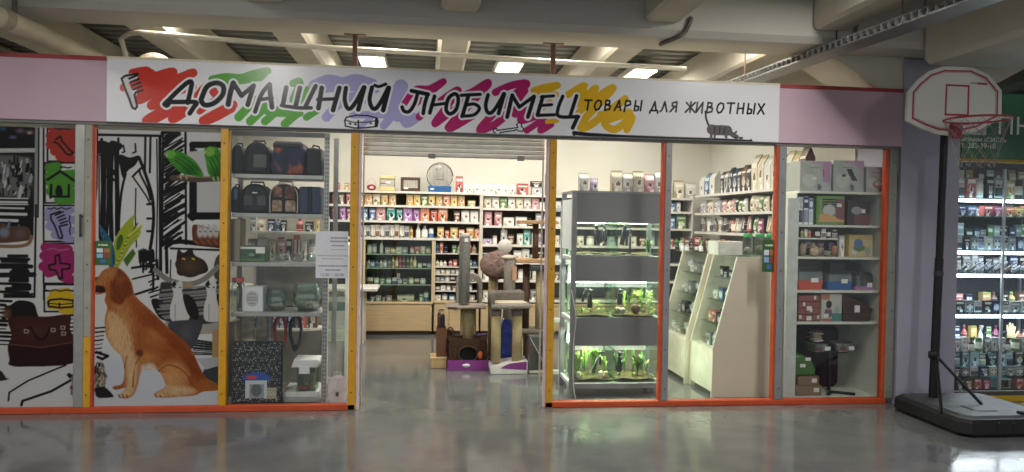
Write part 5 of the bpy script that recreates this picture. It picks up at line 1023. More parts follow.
carton(228.5, 240, 219, zsh[2], 'tall plain cardboard carton beside the dog film', '8a7a68', '85766a')
carton(243, 263.5, 287, zsh[1], 'white pet hideout carton with a round window', 'cfd2d8', lambda u, v: ('8a8c90' if (u-.48)**2+(v-.52)**2 < .075 and int(v*16) % 2 else ('b0b2b6' if (u-.48)**2+(v-.52)**2 < .11 else 'd0d3da')), d=.16)
# glass bowls
bowlg = glass_mat('eef6f2', .16, .03)
def bowl(px, yb, yt, wpx, zf, label, name='fish_bowl', fill=None):
    x = xl(px, 250, Yl+.12); R_ = wpx*s_l/2; h = P(px, yt, Yl+.12).z-zf; t = thing(name, label, 'bowl', (x, Yl+.12, zf+.0015), 'glass bowls on the display shelves'); z = zf+.0015
    MB().lathe([(R_*.55, 0), (R_*.72, .006), (R_*.97, h*.35), (R_, h*.5), (R_*.93, h*.75), (R_*.78, h*.95), (R_*.8, h), (R_*.76, h*.985), (R_*.9, h*.74), (R_*.96, h*.5), (R_*.92, h*.35), (R_*.66, .014), (0, .012)], 24, (x, Yl+.12, z)).build('glass', bowlg, t)
    if fill:
        for c, k in fill: MB().lathe([(0, .016), (R_*.6*k, .016), (R_*.72*k, h*.2), (R_*.6*k, h*.3), (0, h*.33)], 18, (x, Yl+.12, z)).build('filling', mat(c, .6, 0, .4, 60), t)
    return t
bowl(279.5, 262, 252, 17, zsh[2], 'shallow clear glass bowl beside the green aquarium carton', fill=None)
bowl(298, 262, 253, 14, zsh[2], 'shallow clear glass bowl with pale decor in the middle', fill=(('b8b2a2', 1),)); bowl(313, 262, 254, 14, zsh[2], 'shallow clear glass bowl with blue decor by the upright', fill=(('5c7890', 1),))
bowl(277.5, 312, 289, 22.5, zsh[1], 'round fish bowl with white and red stones, beside the white carton', fill=(('c6bdb6', 1),)); bowl(308, 312, 283, 33, zsh[1], 'largest round fish bowl with dull stones, beside the upright', fill=(('a39a90', 1),))
x = xl(234, 300); t = solo('storage_jar', 'tall clear jar with a red lid beside the white hideout carton', 'jar', MB().lathe([(.05, 0), (.055, .01), (.055, .22), (.045, .24), (0, .241)], 18, (x, Yl+.1, zsh[1]+.0015)), bowlg)
q = MB().lathe([(.05, .246), (.05, .28), (0, .281)], 18, (x, Yl+.1, zsh[1]+.0015)).build('lid', mat('b0463a', .4), t)
# goods under the lower shelf
carton(229, 237, 322, zsh[0], 'tall beige carton standing on the bottom, beside the dog film', 'a8977e', 'a08e78', Y=Yl+.05)
# big black patterned sack with a blue label
t = thing('litter_house_bag', 'large black bag with white scrawl pattern and a blue product label', 'bag', (xl(257), .06, .001)); a_, b_ = P(231, 380, .05).x, P(281.5, 380, .05).x; zt_ = P(257, 342, .05).z
def scr(u, v):
    if (u-.5)**2/.085+(v-.39)**2/.012 < 1 and v > .36: return '2c4f9a' if not ((u-.4)**2/.012+(v-.42)**2/.0012 < 1) else 'b8404a'
    if .27 < u < .72 and .06 < v < .38: return 'b9c0c6' if (u < .36 or v > .3 or u > .66) else ('5c636a' if (u-.5)**2+(v-.2)**2 < .012 else '8a9198')
    if .66 < u < .92 and .05 < v < .24: return 'c4bda8' if (u*31+v*17) % 1 < .6 else '4a4438'
    k_ = math.sin(u*41+9*math.sin(v*23+u*8))+math.sin(v*37+7*math.sin(u*29)); return '9a9da1' if k_ > 1.55 else ('55575b' if k_ > .9 else '2a2b2e')
MB().box(a_, .062, .0015, b_, .118, zt_, b=.012).build('body', bk, t); MB().grid(lambda u, v: (a_+.006+u*(b_-a_-.012), .0555+.004*math.sin(u*9)*math.sin(v*7), .058+v*(zt_-.064)), 70, 80, scr).build('front_print', PRM, t)
# terrarium with white lid on a low white plinth
t = thing('display_plinth', 'low white plinth under the small plastic terrarium', 'plinth', (xl(305), .3, zsh[0])); MB().box(xl(283), LY+.02, zsh[0]+.0015, xl(320), LY+.39, zsh[0]+.05, b=.003).build('block', mat('cdd0cc', .5), t)
z = zsh[0]+.052; a_, b_ = xl(296, 380), xl(315, 380); zt_ = P(305, 368, Yl).z
t = thing('plastic_terrarium', 'small clear terrarium with a white lid and red food dish', 'terrarium', ((a_+b_)/2, Yl+.1, z))
MB().box(a_, Yl, z, b_, Yl+.18, z+.006).build('floor_pane', bowlg, t)
for n_, q in (('front_pane', (a_, Yl, z+.007, b_, Yl+.003, zt_)), ('rear_pane', (a_, Yl+.177, z+.007, b_, Yl+.18, zt_)), ('side_pane', (a_, Yl+.004, z+.007, a_+.003, Yl+.176, zt_)), ('side_pane', (b_-.003, Yl+.004, z+.007, b_, Yl+.176, zt_))): MB().box(*q).build(n_, glass_mat('dfe6da', .1), t)
MB().slab([(a_-.05, zt_+.002), (b_+.02, zt_+.002), (b_+.025, zt_+.075), (a_-.02, zt_+.08)], Yl-.01, Yl+.2, .012).box((a_+b_)/2-.06, Yl-.014, zt_-.05, (a_+b_)/2+.03, Yl-.004, zt_+.02, b=.004).build('lid', mat('dcdedf', .35), t)
MB().lathe([(0, .0), (.05, 0), (.065, .022), (.05, .018), (0, .012)], 16, ((a_+b_)/2-.02, Yl+.06, z+.008)).build('food_dish', mat('b03a30', .4), t)
# white gift bag at the foot of the showcase
t = thing('paper_bag', 'crumpled white paper bag on the floor by the yellow door post', 'bag', (xl(337), .12, .002)); a_, b_ = P(327.5, 390, .1).x, P(347, 390, .1).x; zt_ = P(337, 379, .1).z
rings = [[(a_+(b_-a_)*(i+f_*(.5-i)), .1+.13*(j+f_*(.5-j)*.5), zz_+.012*math.sin(7*i+11*j)) for i, j in ((0, .1), (.1, 0), (.5, -.04), (.9, 0), (1, .1), (1, .9), (.9, 1), (.5, 1.04), (.1, 1), (0, .9))] for zz_, f_ in ((.004, .16), (.05, 0.02), (.12, .05), (zt_-.03, .0), (zt_, -.04))]
MB().loft(rings, None, False, False).add(rings[0], [tuple(range(10))[::-1]]).build('bag_body', mat('d8d0d2', .6, 0, .1, 12, .4), t); MB().tube([(a_+.05, .1, zt_-.01), (a_+.055, .1, zt_+.06), (b_-.055, .1, zt_+.06), (b_-.05, .1, zt_-.01)], .003, 6).build('handle', white, t)
MB().box((a_+b_)/2-.012, .088, .09, (a_+b_)/2+.012, .0935, .125).build('printed_mark', mat('4a4a50', .5), t)
# pale packs, lead and harness hanging under the lower shelf
for i, (px, w_, y0, y1, c, lb, nm) in enumerate(((247.5, 14, 320, 341, 'd6cfb8', 'cream wrapped pack hanging under the lower shelf', 'wrapped_pack'), (262, 12, 318, 338, 'c9bfa6', 'beige wrapped pack hanging next to the cream one', 'wrapped_pack'), (270.5, 5, 318, 344, 'b9bfc0', 'pale grey pack hanging beside the red lead', 'wrapped_pack'))):
    x = xl(px, 330, LY+.3); z1 = zsh[1]-.037; z0 = P(px, y1, LY+.3).z
    t = thing(nm, lb, 'pack', (x, LY+.3, z0), 'packs hanging under the lower shelf'); MB().slab([(x-w_*s_l/2, z0), (x+w_*s_l/2, z0+.02), (x+w_*s_l/2*.9, z1-.03), (x-w_*s_l/2*.8, z1-.02)], LY+.27, LY+.33, .015).build('pack', mat(c, .35, 0, .2, 20, .3), t); MB().tube([(x, LY+.3, z1-.025), (x, LY+.3, z1)], .003, 5).build('hook', steel, t)
for i, (px, c, lb) in enumerate(((280.5, 'a8342e', 'looped red dog lead hanging under the lower shelf'), (296, '22242a', 'looped black dog harness hanging beside the red lead'))):
    x = xl(px, 330, LY+.25); z1 = zsh[1]-.05
    t = thing('dog_lead', lb, 'dog lead', (x, LY+.25, z1-.3), 'leads hanging under the lower shelf')
    for j in range(3): MB().tube(cat_curve([(x, LY+.25+.02*j, z1), (x-.045-.01*j, LY+.25+.02*j, z1-.1), (x-.02, LY+.25+.02*j, z1-.26-.03*j), (x+.03, LY+.25+.02*j, z1-.24), (x+.04, LY+.25+.02*j, z1-.1), (x+.004, LY+.25+.02*j, z1)]), .011, 6).build('strap', mat(c, .6), t)
fill_x([(303, 8, 30, 'blister', 'black'), (313, 8, 32, 'blister', 'brown')], LY+.26, zsh[0], 'bottom shelf behind the plastic terrarium', DL)
fill_x([(290, 10, 22, 'bag', 'red')], LY+.26, zsh[0]+.28, 'bottom shelf stack behind the terrarium', DL) if False else None
# ------------------------------------------------------------------ paper notices on the glass
for i, (y0, y1, lb, lines) in enumerate(((231.5, 254.5, 'upper white paper notice taped inside the glass by the yellow door post', [(6.5, 15, 32, 1.5), (10, 15, 31, 1.5), (14, 16, 29, 1.3), (18, 15, 30, .5)]), (255, 278, 'lower white paper notice taped inside the glass by the yellow door post', [(1, 2, 33, .7), (4, 6, 27, .7), (11, 3, 31, 1.4), (15, 10, 24, 1.4)]))):
    a_, b_ = P(315.5, y1, -.008), P(348.3, y0, -.008); W_, H_ = b_.x-a_.x, b_.z-a_.z
    t = thing('paper_sign', lb, 'notice', ((a_.x+b_.x)/2, -.007, a_.z), 'paper notices by the doorway')
    MB().box(a_.x, -.0068, a_.z, b_.x, -.0058, b_.z).build('sheet', mat('d4d5dc', .6, 0, .02), t)
    for dy, u0, u1, th in lines:
        mb = MB(); u = u0; z = b_.z-dy/23*H_
        while u < u1: w_ = rnd.uniform(.8, 1.7); mb.box(a_.x+u/33*W_, -.0076, z-th*.0043, a_.x+(u+w_)/33*W_, -.0069, z+th*.0043); u += w_+.45
        mb.build('lettering', mat('7c7c86', .7), t)
    if i: text_mesh('12.00 – 20.00', .036, mat('6a6a74', .7), 'lettering', t, ((a_.x+b_.x)/2, -.0072, a_.z+.016), align='CENTER')
# ================================================================== aquarium rack
AY = .36
za = lambda y, px=615: P(px, y, AY).z
xa = lambda px, y=300: P(px, y, AY).x
rx0, rx1 = xa(570.5), xa(666); ry1 = AY+.5
gr = mat('85868c', .45, .2); whitef = mat('cdd2d4', .4)
t = thing('aquarium_rack', 'grey three-tier aquarium rack with flat grey cover panels', 'rack', ((rx0+rx1)/2, AY+.25, 0)); pan = mat('77787b', .5, 0, .03, 4)
ztop = za(193.5)
for x in (rx0+.022, rx1-.022):
    for y in (AY, ry1): MB().box(x-.022, y-.02, 0, x+.022, y+.02, ztop, b=.003).build('leg', gr if x < 1.6 and y == AY else gr, t)
tiers = [(193.5, 223, 256), (256.5, 281.5, 317.5), (317.5, 345.5, 381.5)]
for i, (a_, b_, c_) in enumerate(tiers):
    MB().box(rx0+.046, AY-.012, za(b_), rx1-.046, AY-.002, za(a_)).build('cover_panel', pan, t)
    zf = za(c_)
    MB().box(rx0+.046, AY-.01, zf-.05, rx1-.046, AY+.02, zf-.012, b=.003).build('front_rail', gr, t); MB().box(rx0+.046, ry1-.02, zf-.05, rx1-.046, ry1+.015, zf-.012, b=.003).build('rear_rail', gr, t)
    for x in (rx0+.022, rx1-.022): MB().box(x-.018, AY+.021, zf-.05, x+.018, ry1-.021, zf-.012, b=.003).build('side_rail', whitef, t)
    MB().box(rx0+.046, AY+.0205, zf-.05, rx1-.046, ry1-.0205, zf-.012).build('tier_board', mat('b4b6b6', .5), t)
MB().box(rx0-.0, AY-.02, ztop+.001, rx1, ry1+.02, ztop+.02).build('top_board', mat('8c8d8f', .5), t)
MB().box(rx0+.046, AY-.02, za(388), rx1-.046, AY-.011, za(383)).build('front_lip', gr, t)
# translucent side covering, lit from inside
MB().box(rx0+.0, AY+.022, za(250), rx0+.004, ry1-.022, za(200)).build('side_cover', mat('e8eef0', .5), t)
led = emit_mat('f4ffe8', 9.); ledw = emit_mat('f2fbff', 10.)
plantc = [('6f9c2a', 'b4cf52'), ('4f8a2a', '8fc23c'), ('2f5c22', '55852f'), ('7fae34', 'c4dd62')]
def clampx(mb, x):
    lo, hi = (bx0+.007, xm_T-.01) if x < xm_T else (xm_T+.012, bx1-.007)
    mb.v = [(min(hi, max(lo, v[0])), min(AY+.43, max(AY+.032, v[1])), v[2]) for v in mb.v]
def plant_leafy(x, y, z, h, n, spread, wl, cols, label, kind='aquarium_plant'):
    """rosette of curved ribbon leaves rising from the gravel"""
    t = thing(kind, label, 'water plant', (x, y, z), 'plants in the aquariums'); mb = MB()
    for i in range(n):
        a_ = rnd.uniform(0, 2*PI); hh = h*rnd.uniform(.55, 1); sp = spread*rnd.uniform(.3, 1); w0 = wl*rnd.uniform(.7, 1.2); c = cols[0] if rnd.random() < .45 else cols[1]; pr_ = None
        for k in range(6):
            s = k/5; r_ = sp*s**1.6; zz_ = hh*math.sin(s*1.45)/math.sin(1.45); ww = w0*math.sin(PI*min(1, .12+s*.88))+.001
            p_ = Vector((x+r_*math.cos(a_), y+r_*math.sin(a_)*.6, z+zz_)); sd_ = Vector((-math.sin(a_), math.cos(a_)*.6, 0)).normalized()
            if k: mb.add([pr_[0], pr_[1], p_+sd_*ww/2, p_-sd_*ww/2], [(0, 1, 2, 3)], c, True)
            pr_ = (p_-sd_*ww/2, p_+sd_*ww/2)
    clampx(mb, x); mb.build('leaf_mass', PR, t); return t
def plant_stem(x, y, z, h, n, spread, cols, label):
    t = thing('aquarium_plant', label, 'water plant', (x, y, z), 'plants in the aquariums'); mb = MB()
    for i in range(n):
        a_, bx, by = rnd.uniform(0, 6.3), rnd.uniform(-1, 1)*spread, rnd.uniform(-.6, .6)*spread; hh = h*rnd.uniform(.6, 1); m_ = int(hh/.014)
        for k in range(m_):
            s = k/m_; c0 = Vector((x+bx+.02*math.sin(s*3+a_), y+by, z+hh*s)); a2 = a_+k*1.3
            for q in (0, PI): d_ = Vector((math.cos(a2+q), math.sin(a2+q)*.7, .45)); e = Vector((-d_.y, d_.x, 0))*.004; mb.add([c0-e, c0+e, c0+d_*.028+e, c0+d_*.034, c0+d_*.028-e], [(0, 1, 2, 3, 4)], cols[rnd.random() < .6])
    clampx(mb, x); mb.build('leaf_mass', PR, t); return t
xm_T = xa(616.5, 300)
refm = mat('f4f8f0', .5, 0, .03, 8, emit=1.6)  # white card with a glow of its own, in place of lamp light on it
tankg = glass_mat('fdfffd', .04)
def water_mat(tint):
    return glass_mat(tint, .02)
def tank(x0, x1, zf, zt_, label, tint, wl):
    t = thing('aquarium', label, 'aquarium', ((x0+x1)/2, AY+.2, zf), 'aquariums in the rack'); y0, y1 = AY+.024, AY+.44; g = .005
    MB().box(x0, y0, zf-.01, x1, y1, zf-.004).build('bottom_pane', tankg, t)
    MB().box(x0, y0, zf-.003, x1, y0+g, zt_).build('front_pane', tankg, t); MB().box(x0, y1-g, zf-.003, x1, y1, zt_).build('rear_pane', glass_mat('f8fcf4', .03), t)
    for x in (x0, x1-g): MB().box(x, y0+g+.001, zf-.003, x+g, y1-g-.001, zt_).build('side_pane', glass_mat('f0faf5', .05), t)
    MB().grid(lambda u, v: (x0+g+.001+u*(x1-x0-2*g-.002), y0+g+.001+v*(y1-y0-2*g-.002), wl+.0008*math.sin(u*20+v*9)), 12, 8, None, True).build('water_surface', glass_mat(tint, .12), t)
    MB().box(x0+.03, y0+.03, zt_+.06, x1-.03, y0+.06, zt_+.07).build('light_strip', led, t); MB().box(x0+.03, y0+.2, zt_+.06, x1-.03, y0+.26, zt_+.07).build('light_strip', led, t)
    MB().box(x0+.006, y1-.012, wl+.004, x1-.006, y1-.008, zt_-.004).build('glow_reflector', refm, t)
    st = solo('aquarium_gravel', 'fine dark gravel with pale grains on the aquarium floor', 'gravel', MB().grid(lambda u, v: (x0+g+.002+u*(x1-x0-2*g-.004), y0+g+.002+v*(y1-y0-2*g-.004), zf+.012+.006*math.sin(u*9+x0*7)*math.cos(v*7)+rnd.uniform(0, .006)), 60, 26, lambda u, v: rnd.choice(['2e2618', '453a26', '5a4c30', '1f1a12', '6a5c3a', '39481c'])), PRM, 'gravel in the aquariums'); st['kind'] = 'stuff'; st['label'] = 'fine mixed gravel bed in the '+label
    ld = bpy.data.lights.new('hood_light', 'AREA'); ld.shape = 'RECTANGLE'; ld.size = x1-x0-.08; ld.size_y = .05; ld.energy = 11; ld.color = (.93, 1, .82); lo = bpy.data.objects.new('hood_light', ld); COL.objects.link(lo); lo.location = ((x0+x1)/2, AY+.22, zt_+.055); lo['kind'] = 'helper'
    return t
def filt(px, y0, y1, dy, zz, label, w=.05, lean=0., c='17181a'):
    q0, q1 = P(px, y0, AY+dy), P(px, y1, AY+dy); x = q0.x
    t = thing('aquarium_filter', label, 'filter', (x, AY+dy, q1.z), 'filters and heaters in the aquariums'); M = Matrix.Translation((x, AY+dy, q1.z)) @ Matrix.Rotation(lean, 4, 'Y') @ Matrix.Translation((-x, -AY-dy, -q1.z)); H_ = q0.z-q1.z
    MB().slab([(x-w/2, q1.z), (x+w/2, q1.z), (x+w/2, q1.z+H_*.75), (x-w/2, q1.z+H_*.75)], AY+dy, AY+dy+.04, .008).turn(M).build('body', mat(c, .35), t)
    MB().box(x-w*.35, AY+dy+.002, q1.z+H_*.76, x+w*.35, AY+dy+.038, q1.z+H_, b=.006).turn(M).build('motor_head', mat('24272a', .35), t); MB().tube([(x+w*.3, AY+dy+.02, q1.z+H_*.9), (x+w*.9, AY+dy+.02, q1.z+H_*.93)], .006, 8).turn(M).build('outlet', mat('2a2d30', .3), t)
    return t
xm_ = [xa(618, 240), xa(616, 300), xa(615, 365)]
bx0, bx1 = rx0+.05, rx1-.05
lb = [('top', 'fafdf2', 'fafdf4'), ('middle', 'f2f8e0', 'f6fae8'), ('bottom', 'f0f8dc', 'f4faE6')]
for i, (a_, b_, c_) in enumerate(tiers):
    zf, zt_ = za(c_)+.004, za(b_)-.012+(.06 if i == 0 else .05); zt_ = za(b_)+.05
    wl = za(b_)-.012 if i == 0 else za({1: 287.5, 2: 350.5}[i])
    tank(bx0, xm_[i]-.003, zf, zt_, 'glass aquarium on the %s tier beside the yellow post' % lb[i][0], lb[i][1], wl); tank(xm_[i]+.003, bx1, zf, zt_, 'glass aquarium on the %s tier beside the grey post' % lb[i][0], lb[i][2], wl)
zf = [za(t_[2])+.026 for t_ in tiers]
# top tier: clear water, a filter in the corner, floating sponge, some stems
filt(601, 224, 243, .2, 0, 'wedge-shaped black filter in the top tank, by the yellow post', .05, -.25); filt(605, 225, 241, .28, 0, 'black filter close to the top tank divider', .04, .0); filt(622.5, 225, 245, .12, 0, 'slanting black filter just past the top tank divider', .04, .18)
filt(631, 228, 254, .2, 0, 'thin black heater tube in the top tank by the grey post', .014)
plant_leafy(xa(655, 255), AY+.2, zf[0], .13, 14, .06, .03, plantc[1], 'broad-leaved bright plant in the top tank corner')
for j, px in enumerate((580, 588, 596)): plant_leafy(xa(px, 255), AY+.3, zf[0], .05, 10, .04, .01, plantc[2], ('first', 'second', 'third')[j]+' low dark grassy tuft from the yellow post, top tank')
# middle tier
filt(590.5, 289, 308, .2, 0, 'black filter hanging mid-water in the middle tank, by the yellow post', .04); filt(583, 288, 302, .15, 0, 'slanting thin black heater in the middle tank', .02, .22); filt(620.5, 289, 305, .2, 0, 'black filter on the middle tank divider', .045); filt(627, 288, 300, .36, 0, 'small black pump in the middle tank by the green stems', .03)
for j, px in enumerate((578, 586, 594, 603, 610)): plant_leafy(xa(px, 318), AY+.14+.04*(j % 2), zf[1], .045, 14, .04, .009, plantc[1], ORD[j]+' low green grass tuft from the yellow post, middle tank')
plant_stem(xa(606, 318), AY+.3, zf[1], .13, 5, .03, plantc[3], 'small yellow-green stem plant near the middle tank divider')
plant_stem(xa(644, 318), AY+.27, zf[1], .225, 10, .05, plantc[0], 'tall bushy green stem plant in the middle tank'); plant_stem(xa(653.5, 318), AY+.1, zf[1], .22, 10, .025, plantc[3], 'tall yellow-green stem plant in the middle tank corner'); plant_leafy(xa(632, 318), AY+.12, zf[1], .2, 12, .03, .014, plantc[0], 'thin-leaved plant beside the pump, middle tank')
for j, (px, c, h) in enumerate(((639, '5c4e3e', .05), (621, 'b9a58c', .035), (626, 'd6cfbb', .03))):
    x = xa(px, 318); solo('aquarium_stone', ('dark brown stone with a cave, middle tank', 'tan stone under the divider filter, middle tank', 'pale stone beside the tan stone, middle tank')[j], 'stone', MB().ell((x, AY+.12, zf[1]-.008+h), (h*.9, h*.6, h), 9, 6), mat(c, .8, 0, .3, 40, .5), 'stones in the aquariums')
# bottom tier
plant_leafy(xa(580, 381), AY+.15, zf[2], .24, 12, .06, .05, plantc[3], 'pale broad-leaved plant in the bottom tank, by the yellow post'); plant_leafy(xa(600, 381), AY+.25, zf[2], .26, 18, .1, .06, plantc[1], 'large bright lettuce-like plant in the bottom tank'); plant_leafy(xa(608, 381), AY+.15, zf[2], .2, 10, .05, .03, plantc[3], 'bright strap-leaved plant at the bottom tank divider')
filt(602, 351, 365, .3, 0, 'black filter beside the bottom tank divider', .04); filt(620, 352, 372, .2, 0, 'tall black filter past the bottom tank divider', .045)
q0, q1 = P(590, 372, AY+.1), P(600, 355, AY+.1); solo('heater_tube', 'white and black heater tube leaning in the bottom tank', 'heater', MB().tube([q0, q0.lerp(q1, .55)], .006, 8).tube([q0.lerp(q1, .55), q1], .009, 8), mat('9a9c9a', .3), 'filters and heaters in the aquariums')
plant_leafy(xa(643, 381), AY+.18, zf[2], .2, 40, .11, .016, plantc[2], 'dark spreading fern in the bottom tank by the grey post'); plant_leafy(xa(630, 381), AY+.3, zf[2], .15, 14, .06, .012, plantc[2], 'dark fine plant behind the fern, bottom tank'); plant_leafy(xa(654, 381), AY+.25, zf[2], .14, 16, .05, .012, plantc[0], 'green grassy plant in the bottom tank corner')
for j, px in enumerate((584, 605, 622, 636, 650)): plant_leafy(xa(px, 381), AY+.1, zf[2], .04, 12, .04, .008, plantc[0], ORD[j]+' low grass tuft from the yellow post, bottom tank')
for j, (px, c) in enumerate(((580.5, 'd9d6cc'), (603, 'dcd9cf'), (608, 'c9b08c'))): x = xa(px, 378); solo('aquarium_ornament', ('white carved ornament, bottom tank by the yellow post', 'white ornament under the lettuce-like plant', 'tan ornament next to the white one, bottom tank')[j], 'ornament', MB().lathe([(.02, 0), (.026, .01), (.018, .03), (.022, .045), (.008, .06), (0, .062)], 10, (x, AY+.09, zf[2]-.006)), mat(c, .6), 'ornaments in the aquariums')
pts = cat_curve([P(571.5, 290, AY-.035), P(574, 305, AY-.04), P(576, 318, AY-.03), P(573.5, 345, AY-.035), P(573, 380, AY-.035), P(575.5, 398, AY-.06), P(578, 402.5, AY-.1)])
solo('power_cable', 'thin white power cable looping down the aquarium rack leg', 'cable', MB().tube(pts, .004, 6), white)
# bags standing on the rack
RA = AY+.02
fill_x([(583, 9.5, 17, 'bag', 'white'), (593.5, 9, 12.5, 'pouch', 'lilac'), (616, 11.5, 20, 'bag', 'cream'), (627, 10, 18, 'bag', 'white'), (637.5, 11, 20, 'bag', 'cream'), (648.5, 11, 17, 'bag', 'pink'), (658.5, 9, 20, 'bag', 'white')], RA, ztop+.021, 'top board of the aquarium rack', 'the yellow post', d=.07)
# the side stand behind the rack, white tubes
t = thing('white_stand', 'white lit stand with cross rails just behind the aquarium rack', 'rack', (1.36, 1.0, 0)); yb_ = 1.0
for px in (561.5, 569): x = P(px, 300, yb_).x; MB().box(x-.02, yb_-.02, 0, x+.02, yb_+.02, P(px, 208, yb_).z, b=.003).build('post', whitef, t)
for y in (209, 262, 320, 372): z = P(560, y, yb_).z; MB().box(P(553, y, yb_).x, yb_-.025, z-.02, P(572, y, yb_).x, yb_+.025, z+.02, b=.003).build('cross_rail', whitef, t)

# the thick planting at the rear of the two lower tiers
cnt = {1: 0, 2: 0}
for px, h, n, wl_, c, tr_ in ((575.5, .2, 26, .03, 0, 2), (584.5, .2, 26, .045, 3, 2), (593, .24, 30, .05, 1, 2), (626, .17, 40, .02, 2, 2), (635, .23, 60, .022, 2, 2), (644, .22, 60, .022, 2, 2), (653, .2, 60, .02, 2, 2), (596, .1, 30, .014, 3, 1), (634, .2, 36, .012, 0, 1), (651, .2, 40, .02, 1, 1)):
    cnt[tr_] += 1; plant_leafy(xa(px, 375), AY+.37, zf[tr_], h, n, .03, wl_, plantc[c], '%s plant from the yellow post in the rear row of the %s tanks' % (ORD[cnt[tr_]-1], lb[tr_][0]))
# ================================================================== shelves on the right-hand wall, seen along their length
RX = 3.88
zr = lambda px, y: PX(px, y, RX).z
zR = [2.03, 1.775, 1.51, 1.3]
t = thing('wall_shelf', 'wall shelf unit packed with tall food bags above the glass counter', 'shelving', (RX+.2, 2.6, 1.2))
for z in zR[:3]: MB().box(RX, .7, z-.028, RX+.37, 4.0, z, b=.003).build('shelf', shelfw, t); MB().box(RX-.012, .7, z-.034, RX-.0005, 4.0, z-.001).build('price_rail', mat('e2e0d8', .35), t)
MB().box(RX+.371, .7, 1.2, RX+.38, 4.0, zR[0]).build('back_panel', mat('77746c', .7), t)
for y in (.72, 1.8, 2.9, 3.98): MB().box(RX+.36, y-.012, 1.2, RX+.37, y+.012, zR[0]+.2).build('upright', shelfw, t)
def fill_y(items, z, where, anchor, d=.09):
    last = 1e9
    for px, hp, kind, pal in sorted(items):
        q = PX(px, 220, RX+.03); s = mpp(q)*1.0; w = min(.2, (4.25-q.y)*.1+.12) if kind in ('bag',) else .12
        product(kind, pal, RX+.025, q.y, z, w, hp*s, d, -PI/2+PI, where, anchor, px) if False else product(kind, pal, RX+.025, q.y, z, w, hp*s, d, -PI/2, where, anchor, px)
FC = 'the far corner'
def ys(y0, y1, step):
    out = []; y = y0
    while y > y1: out.append(y); y -= step
    return out
def pxy(y):                       # pixel column at which a place on the shelf front appears
    d = Vector((RX+.03, y, 1.8))-CAM; return 512+FPX*d.dot(_r)/d.dot(_f)
def row_y(segs, z, where):
    """segs: (y from the far corner, y to, width, height, kinds, colours)"""
    for y0, y1, w, h, ks, ps in segs:
        y = y0; i = 0
        while y-w > y1-.001:
            kind = ks[i % len(ks)]; hh = h*rnd.uniform(.9, 1.05)
            product(kind, ps[i % len(ps)], RX+.03, y-w/2, z, w*.94, hh, min(.12, w*.7), -PI/2, where, FC, -y); y -= w; i += 1
row_y([(3.95, 3.2, .19, .3, ['bag'], ['white', 'blue', 'white', 'white']), (3.2, 2.25, .135, .3, ['bag'], ['black', 'grey', 'black', 'navy', 'black', 'brown']), (2.25, 1.55, .17, .4, ['bag'], ['cream', 'cream', 'white', 'cream']), (1.55, .85, .15, .38, ['bag'], ['brown', 'cream', 'golden'])], zR[0], 'top shelf of the side wall')
row_y([(3.95, 3.0, .13, .17, ['pouch', 'box'], ['lilac', 'silver', 'pink', 'cream']), (3.0, 2.3, .12, .17, ['pouch'], ['cream', 'pink', 'black', 'green', 'white']), (2.3, 1.75, .12, .2, ['pouch'], ['cream', 'cream', 'green']), (1.75, .85, .12, .19, ['pouch'], ['cream', 'white', 'golden'])], zR[1], 'second shelf of the side wall')
row_y([(3.95, 3.0, .1, .2, ['blister', 'bottle'], ['silver', 'grey', 'cream', 'white']), (3.0, 2.2, .09, .2, ['bottle', 'tube'], ['brown', 'black', 'red', 'cream', 'grey']), (2.2, 1.85, .12, .2, ['pouch'], ['green', 'magenta']), (1.85, .85, .1, .21, ['tube', 'blister'], ['cream', 'golden', 'brown', 'cream'])], zR[2], 'third shelf of the side wall')
# ------------------------------------------------------------------ sloping glass counter: two units and their solid end
lam = mat('dccfba', .5, 0, .02, 3); lamw = mat('e6dfcb', .45)
CX0, CZ, CT, CXT, CXB = 2.665, .44, 1.31, 2.90, 3.3
def counter(name, label, y0, y1, dx=0.):
    t = thing(name, label, 'counter', (CX0+.3, (y0+y1)/2, 0)); x0 = CX0+dx
    side = lambda ya, yb: MB().prism([(x0, 0), (CXB, 0), (CXB, CT), (CXT+dx, CT), (x0+.01, CZ)], ya, yb)
    side(y0, y0+.018).build('end_panel', lam, t); side(y1-.018, y1).build('end_panel', lamw, t)
    MB().box(x0+.012, y0+.019, .045, x0+.03, y1-.019, CZ-.012).build('front_board', lamw, t); MB().box(x0+.05, y0+.02, 0, x0+.07, y1-.02, .044).build('plinth', mat('6a6258', .6), t)
    MB().box(x0+.013, y0+.019, CZ-.011, CXB-.02, y1-.019, CZ+.004).build('display_floor', lamw, t); MB().box(CXB-.018, y0+.019, .045, CXB-.002, y1-.019, CT).build('rear_panel', mat('d6d0c0', .6), t)
    n = Vector((CXT-CX0-.01, 0, CT-CZ)).normalized()
    MB().add([(x0+.014, y0+.019, CZ+.006), (CXT+dx+.003, y0+.019, CT-.004), (CXT+dx+.003, y1-.019, CT-.004), (x0+.014, y1-.019, CZ+.006)], [(0, 1, 2, 3)]).build('sloping_glass', glass_mat('f0f5f2', .05), t)
    for yy in (y0+.009, y1-.009): MB().bar((x0+.006, yy, CZ), (CXT+dx-.004, yy, CT), .02, .012).build('edge_strip', lamw, t)
    MB().box(CXT+dx, y0, CT+.001, CXB, y1, CT+.007).build('glass_top', glass_mat('e8f2ee', .06), t)
    for k in range(1, 4):
        z = CZ+(CT-CZ)*k/4; xs = x0+.02+(CXT-CX0)*(z-CZ)/(CT-CZ)+.02
        MB().box(xs, y0+.02, z-.006, CXB-.02, y1-.02, z).build('glass_shelf', glass_mat('f0f5f2', .06), t)
    return t
counter('glass_counter', 'cream counter with a sloping glass front, nearest the window pane'.replace('nearest', 'close to'), .27, .845)
counter('glass_counter', 'second cream counter with sloping glass behind the first one', .87, 1.62, -.045)
